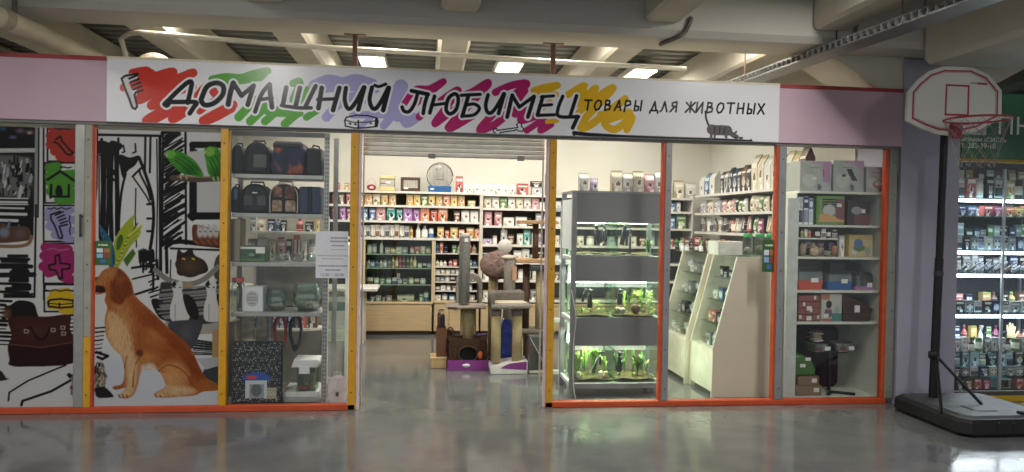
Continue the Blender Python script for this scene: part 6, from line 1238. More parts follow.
IN = 'the window pane'
n_ = 0
def lay(y0, y1, dx, k, kinds, pals, where, wr=(.08, .12), hr=(.09, .14)):
    z = CZ+(CT-CZ)*k/4+(.003 if k == 0 else 0); x0 = CX0+dx+.05+(CXT-CX0)*(z-CZ)/(CT-CZ); y = y0+.09; i = 0
    while y < y1-.075:
        w = rnd.uniform(*wr); x = x0+.03; j = 0
        while x < CXB-.14 and j < 4:
            product(kinds[(i+j) % len(kinds)], pals[(i*2+j) % len(pals)], x, y, z+.002, w, rnd.uniform(*hr), w*.7, -PI/2, where, IN, y+x*.01); x += .13; j += 1
        y += w*1.05+.004; i += 1
lay(.27, .845, 0, 0, ['blister', 'pouch', 'box'], ['silver', 'white', 'silver', 'orange', 'grey'], 'floor of first glass counter'); lay(.27, .845, 0, 1, ['box', 'tub'], ['teal', 'orange', 'blue', 'pink', 'red'], 'first shelf inside first glass counter', hr=(.08, .13)); lay(.27, .845, 0, 2, ['box', 'pouch', 'tub'], ['blue', 'silver', 'white', 'blue'], 'second shelf inside first glass counter', hr=(.08, .13)); lay(.27, .845, 0, 3, ['box', 'tub'], ['navy', 'silver', 'black', 'white'], 'third shelf inside first glass counter', hr=(.06, .11))
for k in range(4): lay(.87, 1.62, -.045, k, ['box', 'can', 'blister', 'tub'], [['cream', 'white', 'silver', 'yellow'], ['grey', 'green', 'black', 'silver'], ['silver', 'brown', 'grey', 'white'], ['white', 'cream', 'grey', 'lilac']][k], ('floor', 'first shelf', 'second shelf', 'third shelf')[k]+' inside second glass counter', hr=(.08, .13))
# on the counters
zc_ = CT+.009
t = thing('plastic_bin', 'white open bin of tan chews on the glass counter', 'bin', (2.98, .6, zc_)); cw = mat('dcdad0', .4)
bx = (P(714, 258, .55).x, P(738, 258, .55).x)
for q in ((bx[0], .45, bx[1], .457), (bx[0], .7, bx[1], .707), (bx[0], .458, bx[0]+.007, .699), (bx[1]-.007, .458, bx[1], .699)): MB().box(q[0], q[1], zc_, q[2], q[3], zc_+.13, b=.002).build('wall', cw, t)
MB().box(bx[0]+.008, .458, zc_, bx[1]-.008, .699, zc_+.008).build('floor_pane', cw, t); MB().box(bx[0]+.02, .446, zc_+.02, bx[0]+.07, .4492, zc_+.06).build('price_label', white, t)
for i in range(14): x, y = rnd.uniform(bx[0]+.05, bx[1]-.05), rnd.uniform(.49, .66); z = zc_+.03+.008*i; a_ = rnd.uniform(-.5, .5); solo('dog_chew', 'tan twisted chew stick in the white bin', 'dog chew', MB().tube([(x-.03, y-.03*a_, z), (x, y, z+.004), (x+.03, y+.03*a_, z)], [.006, .008, .006], 7), mat(rnd.choice(['b9975c', 'a8854c', 'c9aa72']), .7), 'chews in the white bin')
gj = glass_mat('eaf2ec', .14)
for i, (px, lbl, cc) in enumerate(((747.5, 'clear jar with green lid beside the white bin', ('d8d4c8', 'c9c4b4')), (759.5, 'clear jar with green lid between two others on the counter', ('b8b0a0', 'd8d2c2')), (770.5, 'clear jar with green lid closest to the orange trim', ('6a5a48', '8a7a5c')))):
    x = P(px, 258, .5).x; R_ = .046; t = thing('sweet_jar', lbl, 'jar', (x, .5, zc_), 'green-lidded jars on the counter')
    MB().lathe([(R_*.9, 0), (R_, .008), (R_, .14), (R_*.8, .16), (R_*.8, .172)], 18, (x, .5, zc_), sq=.75).build('glass', gj, t); MB().lathe([(R_*.95, .174), (R_*.96, .178), (R_*.95, .205), (R_*.85, .21), (0, .211)], 18, (x, .5, zc_)).build('lid', mat('2f8f4a', .35), t)
    MB().lathe([(0, .01), (R_*.85, .01), (R_*.9, .05+.02*i), (R_*.5, .075+.02*i), (0, .08+.02*i)], 14, (x, .5, zc_)).build('filling', mat(cc[0], .7, 0, .4, 80, .6), t)
def row_c(px0, px1, y, z, kinds, pals, wp, hp, where): fill_x(run(px0, px1, wp, hp, kinds, pals, .3), y, z, where, 'the grey post')
row_c(676, 706, 1.2, zc_, ['bottle', 'jar', 'bottle'], ['black', 'white', 'silver', 'brown'], 4.2, 8, 'second counter top, front row')
row_c(680, 712, 1.45, zc_, ['bottle', 'box'], ['green', 'brown', 'black', 'red'], 4.6, 13, 'second counter top, back row')
t = thing('counter_stand', 'dark low display stand at the back of the second counter', 'stand', (3.0, 1.56, zc_)); MB().box(2.86, 1.53, zc_, 3.28, 1.6, zc_+.1, b=.004).build('block', mat('4a463e', .5), t)
product('tub', 'brown', P(697, 236, 1.565).x, 1.535, zc_+.101, .1, .06, .06, 0, 'dark stand behind the second counter', 'the grey post', 0)
# ================================================================== window cabinet beside the column
KY = .1
zk = lambda y, px=835: P(px, y, KY).z
xk = lambda px, y=280: P(px, y, KY).x
sk = mpp(P(835, 280, KY)); kx0, kx1 = xk(797.5), 4.2; kz = [zk(y) for y in (396.5, 322, 290.5, 257, 225, 191.5)]; cabw = mat('d6d8cc', .5, 0, .02)
t = thing('window_cabinet', 'white open window cabinet of boxes and bowls beside the grey column', 'cabinet', ((kx0+kx1)/2, KY+.2, 0)); ztc = kz[5]
MB().box(xk(786.5), KY, .0, kx0, KY+.03, zk(199)).build('side_stile', mat('cdd2cc', .45), t); MB().box(kx0-.012, KY+.031, 0, kx0, KY+.5, ztc-.02).build('side_panel', cabw, t); MB().box(kx1, KY, 0, kx1+.018, KY+.5, ztc-.02).build('side_panel', cabw, t)
MB().box(kx0, KY+.485, 0, kx1, KY+.5, ztc-.02).build('back_panel', mat('8f9288', .6), t)
for i, z in enumerate(kz): MB().box(kx0+.001, KY, z-.022, kx1-.001, KY+.484, z, b=.002).build('shelf', cabw, t)
MB().box(kx0, KY+.02, .0, kx1, KY+.03, kz[0]-.023).build('plinth', mat('5a2a18', .6), t)
zs_ = P(818, 238, KY).z; MB().box(kx0+.002, KY+.01, zs_-.014, xk(838), KY+.3, zs_).build('half_shelf', cabw, t)
KF = KY+.03; GC = 'the glass counter'
def kbox(px0, px1, y0, zf, label, base, fn, d=.3, name='carton', Y=KF, stickers=(), cat='box', group=None):
    a_, b_ = P(px0, 280, Y).x+.004, P(px1, 280, Y).x-.004; h = P((px0+px1)/2, y0, Y).z-zf; z = zf+.0015; t = thing(name, label, cat, ((a_+b_)/2, Y+d/2, z), group)
    MB().box(a_, Y+.001, z, b_, Y+d, z+h, b=.003).build('body', mat(base, .5, 0, .04, 10), t); MB().grid(lambda u, v: (a_+.003+u*(b_-a_-.006), Y-.0005, z+.003+v*(h-.006)), 36, 34, fn).build('front_print', PR, t)
    for (u0, v0, u1, v1) in stickers: MB().box(a_+u0*(b_-a_), Y-.0025, z+v0*h, a_+u1*(b_-a_), Y-.0007, z+v1*h).build('price_label', mat('dcdcd6', .5), t)
    return t
E_ = lambda u, v, cx, cy, rx, ry: (u-cx)**2/rx**2+(v-cy)**2/ry**2 < 1
def toilet(seed):
    r_ = random.Random(seed); cx, cy = .42+.1*r_.random(), .38
    def f(u, v):
        if seed == 1 and .72 < u < .97 and v > .3: return 'b07aa8' if not E_(u, v, .68, .62, .1, .14) else 'a04a44'
        if seed == 2:
            if (abs((u-.5)-(.75-v)*.5) < .09 and .35 < v < .75): return '2c2a2c'
            if E_(u, v, .34, .52, .07, .05): return '3a383a'
            if u+v > 1.6: return 'b584ac'
        if seed == 3 and E_(u, v, .55, .3, .26, .16): return 'a8544a' if not E_(u, v, .55, .34, .18, .09) else 'c9b8ac'
        if seed == 3 and u > .8 and v > .35: return '8a3a40' if E_(u, v, .92, .55, .12, .3) else 'b884a4'
        if v > .9: return 'b48aa4' if u > .35 else 'a9aca4'
        if E_(u, v, .3, .35, .24, .22): return 'b8c0b2'
        if E_(u, v, .62, .13, .07, .1): return '55606a'
        if .3 < u < .6 and .76 < v < .8: return 'a05a80'
        return 'a3a8a2' if (u+v*.5) % .5 < .25 else 'adb1ab'
    return f
kbox(797.5, 829.5, 161, ztc, 'large pale carton with a purple side band on top of the window cabinet', '9fa39c', toilet(1), .4, stickers=((.38, .38, .52, .46),)); kbox(830.5, 862, 160.5, ztc, 'large pale carton showing a black and white cat, top of window cabinet', 'a3a79f', toilet(2), .4); kbox(863.5, 886.5, 167, ztc, 'smaller pale carton with a red dish picture, top of window cabinet', '9fa39c', toilet(3), .35)
zst = zk(199)+.0015
product('bottle', 'white', xk(788.5), KY+.004, zst-.0015, .07, 33*sk, .024, 0, 'white side stile of the window cabinet', GC, 0) if False else None
def fig(u, v):
    return '5f8a2c' if (u < .08 or v > .9 or v < .1) else ('c98a30' if v < .28+.1*math.sin(u*5) else ('b9bcb8' if E_(u, v, .45, .5, .22, .2) else ('2a2c30' if v > .5 and .2 < u < .7 and int(v*22) % 2 else ('7a3a40' if u > .7 else '6d9636'))))
kbox(814.5, 843.5, 196, kz[4], 'green and orange carton with a pale gadget picture', '5f8a2c', fig, .24, stickers=((.72, .62, .88, .74),)); kbox(845.5, 869, 201, kz[4], 'dark maroon carton with a grey gadget picture', '3a2326', lambda u, v: '8a8d92' if E_(u, v, .4, .6, .25, .16) else ('6a2a30' if v < .45 and u > .3 else '30222a'), .2, stickers=((.62, .5, .78, .66),))
fill_x([(800.5, 5, 27, 'blister', 'silver'), (806, 5, 28, 'blister', 'navy'), (811, 4.5, 26, 'blister', 'blue')], KF, kz[4], 'second shelf of the window cabinet', GC)
fill_x(run(801, 813, 3.6, 9, ['bottle', 'tube'], ['golden', 'white', 'orange'])+run(816, 837, 5, 9, ['jar', 'blister'], ['black', 'white', 'black'], .5), KF, zs_, 'half shelf of the window cabinet', GC)
def ornament(px, w, h, zf, label, c, shape):
    x = P(px, 250, KF+.05).x; t = None; s = sk
    if shape == 'cat': mb = MB().ell((x, KF+.06, zf+h*.36), (w*.42, .035, h*.36), 14, 8).ell((x-w*.2, KF+.05, zf+h*.76), (w*.2, .03, h*.18), 12, 8).lathe([(.014, 0), (.006, h*.14), (0, h*.2)], 8, (x-w*.3, KF+.05, zf+h*.86)).lathe([(.014, 0), (.006, h*.14), (0, h*.2)], 8, (x-w*.12, KF+.05, zf+h*.86)).tube(cat_curve([(x+w*.35, KF+.06, zf+h*.2), (x+w*.5, KF+.06, zf+h*.5), (x+w*.42, KF+.06, zf+h*.8)]), .009, 8)
    else: mb = MB().ell((x, KF+.06, zf+h*.5), (w*.45, .04, h*.5), 12, 8, None).ell((x+w*.2, KF+.04, zf+h*.7), (w*.22, .03, h*.25), 10, 6)
    lo = min(v[2] for v in mb.v); mb.v = [(a, b, c_-lo+zf+.002) for a, b, c_ in mb.v]
    return solo('ornament', label, 'ornament', mb, mat(c, .6, 0, .25, 40, .4), 'ornaments on the window cabinet shelf')
for i, a_ in enumerate(((803, 8*sk, 14*sk, 'tan stone-like ornament by the cabinet side', 'a89878', 'rock'), (815, 13*sk, 14*sk, 'beige reclining cat-shaped ornament', 'c4ae8e', 'cat'), (827, 8*sk, 6*sk, 'low grey stone ornament between two beige ones', '8d8e88', 'rock'), (834, 7*sk, 12*sk, 'small reddish beige ornament beside the yellow carton', 'a8785c', 'rock'))): ornament(a_[0], a_[1], a_[2], kz[3], *a_[3:])
fill_x([(809, 6, 15, 'blister', 'purple'), (822, 7, 14, 'blister', 'magenta'), (832, 5, 13, 'blister', 'purple')], KF+.16, kz[3], 'third shelf behind the ornaments', GC)
fill_x([(842, 5.5, 21, 'box', 'white')], KF+.05, kz[3], 'third shelf beside the yellow carton', GC)
kbox(848, 872.5, 235, kz[3], 'yellow carton with a blue and green ball picture', 'b59a3a', lambda u, v: '3d5f9c' if E_(u, v, .38, .62, .2, .2) else ('4e7a38' if E_(u, v, .42, .4, .26, .16) else ('b8c6cc' if E_(u, v, .22, .24, .12, .13) else ('8f9a92' if E_(u, v, .78, .25, .12, .2) else ('c2ad74' if v < .78 else 'b39c48')))), .2)
# clear-lidded tubs: orange, blue, lilac
for i, (p0, p1, c, lbl) in enumerate(((798.5, 826.5, 'c8553c', 'plastic carrier tub with an orange-red base and clear lid'), (828.5, 855.5, '2a5f9c', 'plastic carrier tub with a blue base and clear lid'), (857, 877, 'b07cb4', 'plastic carrier tub with a lilac base and clear lid'))):
    a_, b_ = xk(p0)+.006, xk(p1)-.006; z = kz[2]+.0015; hz = zk((281, 282, 286.5)[i])-kz[2]; ht = zk((266.5, 270, 272)[i])-kz[2]
    t = thing('carrier_tub', lbl, 'pet carrier', ((a_+b_)/2, KF+.1, z), 'clear-lidded carriers in the window cabinet'); R_ = lambda z_, s: [((a_+b_)/2+x*(b_-a_)/2*s, KF+.1+y*.1*s, z_) for x, y in ((-1, -.8), (-.92, -1), (.92, -1), (1, -.8), (1, .8), (.92, 1), (-.92, 1), (-1, .8))]
    MB().loft([R_(z, .9), R_(z+hz*.9, 1), R_(z+hz, 1.02)], None, False).build('base_tub', mat(c, .4), t); MB().loft([R_(z+hz+.001, .98), R_(z+ht*.75, .95), R_(z+ht*.95, .82), R_(z+ht, .7)], None, False).build('clear_lid', glass_mat('e4e6e2', .22, .15), t)
    MB().box((a_+b_)/2+.01*i, KF-.006, z+hz*.8, (a_+b_)/2+.07, KF-.003, z+hz*.8+.04).build('price_label', white, t)
fill_x(run(799, 826, 5, 8, ['can'], ['magenta', 'pink'])+[], KF+.23, kz[2]+.0, 'back of the fourth cabinet shelf', GC)
kbox(829, 860, 263, kz[2], 'flat dark carton lying behind the clear-lidded carriers', '2c2f3c', lambda u, v: '28303f' if u > .5 else '4a4a50', .12, Y=KF+.24)
def reds(u, v): return 'd8cfc4' if (int(u*6)+int(v*4)*2) % 5 == 0 and (u*6) % 1 > .3 and (v*4) % 1 > .4 else ('5a231c' if (v*4) % 1 < .12 or (u*3) % 1 < .06 else '8c3a2c')
kbox(798, 821, 295.5, kz[1], 'rust-red carton block printed with small pale pictures', '8c3a2c', reds, .25, stickers=((.4, .42, .62, .58), (.4, .04, .62, .2)))
kbox(821.5, 843, 294, kz[1], 'pale carton with a dark-haired child and teal corner', 'bcb6a8', lambda u, v: 'b0582c' if v > .8 and u < .4 else ('23201f' if E_(u, v, .36, .62, .15, .14) else ('b08468' if E_(u, v, .36, .5, .1, .1) else ('6a4a6c' if E_(u, v, .34, .3, .2, .18) else ('2f7d78' if u > .5 and v < .3 else ('8ab0a4' if E_(u, v, .76, .42, .12, .14) else ('a83a34' if v < .1 else 'bdb9ab')))))), .25, stickers=((.12, .14, .36, .28),))
t = thing('litter_house', 'dark brown sloping-sided pet house with a paper tag', 'pet house', (xk(858), KF+.1, kz[1]+.0015)); z = kz[1]+.0015; brn = mat('3d251b', .5, 0, .1, 8)
o = [(xk(845.5), z), (xk(872), z), (xk(876), z+zk(310)-kz[1]), (xk(862), z+zk(301)-kz[1]), (xk(846), z+zk(294.5)-kz[1])]; MB().slab(o, KF, KF+.28, .01).build('shell', brn, t); MB().bar((o[4][0]+.02, KF-.004, z+.09), (o[2][0]-.03, KF-.004, z+.05), .012, .01).build('rim', mat('5a3a2a', .45), t); MB().box(xk(857), KF-.006, z+.085, xk(862), KF-.002, z+.15).build('paper_tag', white, t)
# bowls on a double stand, packs in one of them
sb = mat('b9bcc0', .22, .9); bst = mat('1d1d20', .45); zf_ = kz[0]+.002
t = thing('bowl_stand', 'black double bowl stand holding two steel bowls', 'bowl stand', (xk(841), KF+.12, zf_)); sx = xk(839.5)
MB().box(sx-.014, KF+.1, zf_+.022, sx+.014, KF+.125, P(839, 352, KF+.1).z, b=.003).build('post', bst, t)
for a_, b_ in (((sx-.07, KF+.0), (sx+.02, KF+.1)), ((sx+.02, KF+.1), (sx+.2, KF+.0))): MB().bar((*a_, zf_+.012), (*b_, zf_+.012), .03, .02).build('foot_bar', bst, t)
MB().box(xk(826), KF+.105, P(839, 352, KF+.1).z-.01, xk(858), KF+.12, P(839, 352, KF+.1).z+.004, b=.003).build('arm', bst, t)
for i, (px, zc2, lbl) in enumerate(((827, 358, 'steel bowl on the stand heaped with wrapped treats'), (852, 357, 'empty steel bowl on the stand'))):
    x = xk(px); z0 = P(px, zc2, KF+.1).z; R_ = (13, 11.5)[i]*sk; h = .075
    q = MB().lathe([(0, .0), (R_*.72, 0), (R_*.8, .01), (R_*.97, h), (R_*1.04, h+.004), (R_*1.04, h+.008), (R_*.95, h+.006), (R_*.76, .014), (0, .012)], 24, (x, KF+.14, z0+.012 if False else P(839, 352, KF+.1).z+.006))
    b_ = solo('steel_bowl', lbl, 'bowl', q, sb, 'steel bowls on the stand'); MB().box(x-.0+.02, KF+.14-R_*1.06, P(839, 352, KF+.1).z+.03, x+.075, KF+.14-R_*1.04, P(839, 352, KF+.1).z+.065).build('price_label', white, b_)
zb2 = P(839, 352, KF+.1).z+.106; x = xk(827)
for i in range(9):
    a_ = rnd.uniform(-.25, .25); cx, cy = x+rnd.uniform(-.02, .02), KF+.105+.07*(i % 2)+rnd.uniform(-.005, .005); M = Matrix.Translation((cx, cy, zb2+.022*(i//2))) @ Matrix.Rotation(a_, 4, 'Z') @ Matrix.Rotation(rnd.uniform(-.04, .04), 4, 'Y')
    mb = MB().loft([[(sx_*w_, y_*.024*k_, z_*.0095*k_) for y_, z_ in ((-1, 0), (-.5, -1), (.5, -1), (1, 0), (.5, 1), (-.5, 1))] for sx_, w_, k_ in ((-1, .05, .6), (-1, .035, 1), (1, .035, 1), (1, .05, .6))], None, False).turn(M)
    solo('wrapped_treat', 'small crinkled wrapped treat heaped in the steel bowl', 'treat', mb, mat(rnd.choice(['c9bfae', 'b8a48c', 'a84a3c', 'd8d2c8', '7a4a5c']), .35, 0, .2, 50), 'wrapped treats in the steel bowl')
t = thing('plum_cushion', 'dark plum cushion leaning at the back behind the bowls', 'cushion', (xk(820), KF+.3, kz[0])); MB().box(xk(800), KF+.33, kz[0]+.0015, xk(864), KF+.44, P(830, 327, KF+.3).z, b=.04).build('cover', mat('2e1a2a', .8, 0, .15, 6, .3), t)
t = thing('cat_litter_tray', 'green rounded carrier on top of two cardboard cartons', 'pet carrier', (xk(808), KF+.1, kz[0]))
kbox(797.5, 824.5, 385.5, kz[0], 'long low cardboard carton at the very bottom', '7a5f44', lambda u, v: '806448', .22, stickers=((.7, .35, .9, .75),)); zq = P(812, 385.5, KF).z+.002
kbox(799.5, 822, 376.5, zq, 'shorter cardboard carton under the green carrier', '77593e', lambda u, v: '7a5d42', .2, stickers=((.65, .3, .88, .75),)); zq2 = P(811, 376.5, KF).z+.0045
t.location = (xk(808), KF+.1, zq2); o = [(xk(797.8)+.01, zq2), (xk(819.5), zq2), (xk(820.5), zq2+.06), (xk(816), zq2+.14), (xk(808), zq2+.19), (xk(798)+.01, zq2+.19)]; MB().slab(o, KF+.01, KF+.19, .02).build('body', mat('3f6a2c', .45), t)
for u_, v_ in ((.2, .1), (.45, .16)): x = xk(798)+.02+u_*.2; MB().box(x, KF+.005, zq2+v_-.02, x+.05, KF+.0098, zq2+v_+.01).build('price_label', white, t)
fill_x([(800.5, 6, 30, 'bag', 'brown')], KF+.2, zq2-.003, 'back corner above the cardboard cartons', GC) if False else None
# ================================================================== cat trees in the middle of the shop
plush = mat('77706a', .95, 0, .25, 90, .6, spec=.1); plushl = mat('9a938b', .95, 0, .2, 90, .6, spec=.1); brownp = mat('4a362c', .95, 0, .3, 70, .6, spec=.1); sisal = mat('b39f78', .9, 0, .12, 14, .5, stretch=(1, 1, 14)); sisald = mat('7a6248', .9, 0, .15, 14, .5, stretch=(1, 1, 14)); darkb = mat('4a3020', .6, 0, .1, 10)
card = mat('8a6a4c', .7, 0, .06, 8); violet = mat('7a2f7c', .5); pine = mat('c9ac7c', .55, 0, .08, 6, stretch=(6, 1, 1)); film_ = glass_mat('eef0ee', .16, .12)
def T(px, py, Y): return P(px, py, Y)
def cyl(px0, px1, y0, y1, Y, m, t, name, n=18, cap=0.):
    a, b_ = T(px0, (y0+y1)/2, Y), T(px1, (y0+y1)/2, Y); R_ = (b_.x-a.x)/2; x = (a.x+b_.x)/2; z0, z1 = T((px0+px1)/2, y1, Y).z, T((px0+px1)/2, y0, Y).z
    pr = [(R_, z0), (R_, z1-cap)]+([(R_*.92, z1-cap*.4), (R_*.6, z1-cap*.05), (0, z1)] if cap else [(0, z1)])
    return MB().lathe([(0, z0)]+pr, n, (x, Y, 0)).build(name, m, t)
# --- A: brown house in a violet tray, sisal post, platform, wrapped grey post
Y = 1.75; a, b_ = T(447, 370, Y), T(487, 370, Y)
t = thing('cat_tree', 'cat tree with brown plush house, sisal post, platform and tall wrapped grey post', 'cat tree', ((a.x+b_.x)/2, Y, 0), 'cat trees')
zt_ = T(466, 360, 1.6).z; MB().box(a.x, 1.58, .0015, b_.x, 1.98, .012).box(a.x, 1.58, .012, b_.x, 1.588, zt_).box(a.x, 1.972, .012, b_.x, 1.98, zt_).box(a.x, 1.589, .012, a.x+.008, 1.971, zt_).box(b_.x-.008, 1.589, .012, b_.x, 1.971, zt_).build('carton_tray', violet, t)
MB().lathe([(0, 0), (.045, 0), (.045, .001), (0, .001)], 16, ((a.x+b_.x)/2-.02, 1.577, zt_*.5), ax=lambda x, y, z: (x, -z, y*.45)).build('tray_emblem', mat('e2d8e2', .5), t)
zh = T(466, 340, 1.62).z; x0, x1 = a.x+.012, b_.x-.012; hc = ((x0+x1)/2, (zh+.02)/2+.01)
n = 28; Rh = .105; outer = []; inner = []
for i in range(n):
    a_ = 2*PI*i/n; c, s = math.cos(a_), math.sin(a_); k = min((x1-x0)/2/max(abs(c), 1e-6), (zh-.02)/2/max(abs(s), 1e-6)); outer.append((hc[0]+c*k, 1.62, hc[1]+s*k)); inner.append((hc[0]+c*Rh, 1.62, hc[1]-.01+s*Rh*.8))
mb = MB(); mb.add(outer+inner, [(i, (i+1) % n, n+(i+1) % n, n+i) for i in range(n)]); mb.add(inner+[(p[0], 1.66, p[2]) for p in inner], [(i, (i+1) % n, n+(i+1) % n, n+i) for i in range(n)])
mb.box(x0, 1.66, .014, x1, 1.95, zh, b=.004).build('plush_house', brownp, t)
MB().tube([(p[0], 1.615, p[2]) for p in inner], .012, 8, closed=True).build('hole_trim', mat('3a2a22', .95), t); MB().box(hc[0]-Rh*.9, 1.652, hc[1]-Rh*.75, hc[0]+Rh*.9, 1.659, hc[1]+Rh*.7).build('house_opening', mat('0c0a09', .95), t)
MB().ell((hc[0]+.13, 1.6, hc[1]-.02), (.03, .02, .045), 10, 7).build('hanging_toy', mat('a8542c', .9), t)
cyl(463, 474, 308, 341, 1.78, sisal, t, 'sisal_post'); pz = T(466, 305, 1.78).z
MB().slab([(T(446.5, 305, 1.6).x, pz-.022), (T(486.3, 305, 1.6).x, pz-.022), (T(486.3, 305, 1.6).x, pz), (T(446.5, 305, 1.6).x, pz)], 1.6, 2.0, .009).build('platform', mat('8f8378', .9, 0, .2, 60), t)
MB().box(T(448, 305, 1.6).x, 1.597, pz-.029, T(457, 305, 1.6).x, 1.6, pz-.002, b=.001).build('platform_edge', darkb, t)
q = cyl(459.5, 469.5, 233, 303.5, 1.78, mat('b5afa6', .9, 0, .15, 60, .5), t, 'wrapped_post', 20, .05)
a2, b2 = T(459.5, 260, 1.78), T(469.5, 260, 1.78); MB().lathe([((b2.x-a2.x)/2+.006, pz+.01), ((b2.x-a2.x)/2+.01, pz+.3), ((b2.x-a2.x)/2+.006, T(465, 236, 1.78).z)], 14, ((a2.x+b2.x)/2, 1.78, 0)).build('wrapping_film', film_, q); p = T(466.5, 240, 1.7); MB().box(p.x-.02, 1.78-(b2.x-a2.x)/2-.014, p.z-.02, p.x+.02, 1.78-(b2.x-a2.x)/2-.011, p.z+.02).build('price_label', white, q)
# arch-shaped plush tunnel behind
Y = 2.25; t = thing('cat_tunnel_seat', 'grey plush arched tunnel house behind the tall wrapped post', 'cat tree', (T(468, 320, Y).x, Y, 0), 'cat trees')
xa_, xb_ = T(456.5, 290, Y).x, T(481.5, 290, Y).x; zc0, zc1 = T(468, 303, Y).z, T(468, 272.5, Y).z; xc = (xa_+xb_)/2; Ro = (xb_-xa_)/2
arc = [(xa_, zc0)]+[(xc-Ro*math.cos(PI*i/14), zc1-Ro*.8+Ro*.8*math.sin(PI*i/14)) for i in range(15)]+[(xb_, zc0)]; inn = [(xc+(p_[0]-xc)*.72, p_[1] if p_[1] == zc0 else zc0+(p_[1]-zc0)*.8) for p_ in arc]
m_ = len(arc); v = [(p_[0], y, p_[1]) for y in (Y-.15, Y+.15) for p_ in arc+inn]; f = []
for i in range(m_-1): f += [(i, i+1, m_+i+1, m_+i), (2*m_+i, 3*m_+i, 3*m_+i+1, 2*m_+i+1), (i, 2*m_+i, 2*m_+i+1, i+1), (m_+i, m_+i+1, 3*m_+i+1, 3*m_+i)]
MB().add(v, f).build('plush_arch', plushl, t); MB().box(xa_-.03, Y-.17, zc0-.035, xb_+.03, Y+.17, zc0-.001, b=.008).build('platform', plush, t)
cyl(470, 476, 306, 360, Y, sisal, t, 'sisal_post'); cyl(460, 466, 306, 360, Y, sisal, t, 'sisal_post'); MB().box(xa_+.01, Y-.16, .0015, xb_+.02, Y+.16, T(466, 359, Y).z+.03, b=.01).build('base_board', brownp, t)
# --- B: grey trough seat on two sisal posts, violet and white carton foot
Y = 1.52; t = thing('cat_tree', 'grey cat tree with raised trough seat on two sisal posts and violet carton foot', 'cat tree', (T(507, 372, Y).x, Y, 0), 'cat trees'); x0, x1 = T(490.3, 300, Y).x, T(527, 300, Y).x
zf = T(507, 360, 1.4).z; MB().slab([(x0, .002), (x1, .002), (x1, zf*.95), (x0, zf*.55)], 1.38, 1.72, .005).build('carton_foot', mat('c9c6c4', .5), t)
MB().add([(x0+.1, 1.3785, zf*.42), (x1-.012, 1.3785, zf*.3), (x1-.012, 1.3785, zf*.92), (x0+.2, 1.3785, zf*.78)], [(0, 1, 2, 3)]).build('foot_print', violet, t)
zs = T(507, 303, 1.5).z; zq = T(507, 293, 1.5).z
MB().slab([(x0, zs-.05), (x1+.02, zs-.045), (x1+.02, zs), (x0, zs)], 1.36, 1.72, .02).build('seat_platform', plushl, t); MB().box(x0, 1.68, zs-.01, x1, 1.73, T(507, 291.5, 1.7).z+.01, b=.02).build('seat_back', plush, t)
MB().slab([(x0-.01, zs-.04), (x0+.035, zs-.04), (x0+.04, zq+.02), (x0-.015, zq)], 1.37, 1.7, .015).build('side_wing', plush, t); MB().box(x0+.03, 1.4, zs, x1-.02, 1.67, zs+.012, b=.005).build('seat_pad', mat('b3a894', .9), t)
for (p0, p1) in ((491, 501), (512, 522)): q = cyl(p0, p1, 309, 362, 1.5, sisal, t, 'sisal_post'); a3, b3 = T(p0-.8, 309, 1.5), T(p1+.8, 309, 1.5); MB().lathe([((b3.x-a3.x)/2*.95, a3.z-.07), ((b3.x-a3.x)/2, a3.z-.02), ((b3.x-a3.x)/2, zs-.072)], 16, ((a3.x+b3.x)/2, 1.5, 0)).build('plush_collar', plush, q)
# blue sack behind it
Y = 1.83; t = thing('blue_sack', 'shiny blue sack standing behind the two-post cat tree', 'bag', (T(507, 350, Y).x, Y, 0)); x0, x1 = T(499.5, 340, Y).x, T(514, 340, Y).x; z1 = T(506, 318, Y).z
MB().slab([(x0, .002), (x1, .002), (x1+.01, z1*.6), (x1-.02, z1*.93), (x0+.03, z1), (x0, z1*.7)], Y-.05, Y+.05, .03).build('sack_body', mat('2a3f9c', .25, 0, .35, 12, .8), t)
# --- tufted round cushion seat on a sisal post, plush-wrapped tall post
Y = 2.3; t = thing('cat_tree', 'cat tree with brown tufted round cushion on a sisal post', 'cat tree', (T(494, 360, Y).x, Y, 0), 'cat trees'); c = T(498, 265, Y); Rx = 18.5*mpp(c)
M = Matrix.Rotation(.85, 3, 'X'); mb = MB().ell(c, (Rx, Rx*.9, .11), 24, 12, None, M)
for i, (x_, y_, z_) in enumerate(mb.v): d_ = Vector((x_, y_, z_))-c; w_ = M.inverted() @ d_; k = 1-.1*max(0, math.cos(w_.x*48)*math.cos(w_.y*48)); mb.v[i] = tuple(c+M @ Vector((w_.x, w_.y, w_.z*k+(.02*math.cos(w_.x*42)*math.cos(w_.y*42) if w_.z > 0 else 0))))
mb.build('tufted_cushion', mat('74605a', .85, 0, .2, 30, .6, spec=.15), t)
mb = MB()
for i in (-1, 0, 1):
    for j in (-1, 1): p_ = c+M @ Vector((i*.085, j*.075, .095)); mb = MB().ell(p_, (.012, .012, .008), 8, 5); mb.build('tuft_button', mat('3a2c27', .8), t)
cyl(488, 497.5, 272, 358, Y+.04, sisal, t, 'sisal_post'); MB().box(T(484, 300, Y).x, Y-.14, .0015, T(503, 300, Y).x, Y+.2, T(494, 357, Y+.04).z+.02, b=.01).build('base_board', brownp, t)
Y = 1.98; t = thing('scratching_post', 'pale grey plush scratching post with a torn top behind the trough seat', 'cat tree', (T(510, 360, Y).x+.14, Y, 0)); q = cyl(503.5, 515, 258, 352, Y, plushl, t, 'plush_post', 18, .02); a4 = T(509, 258, Y)
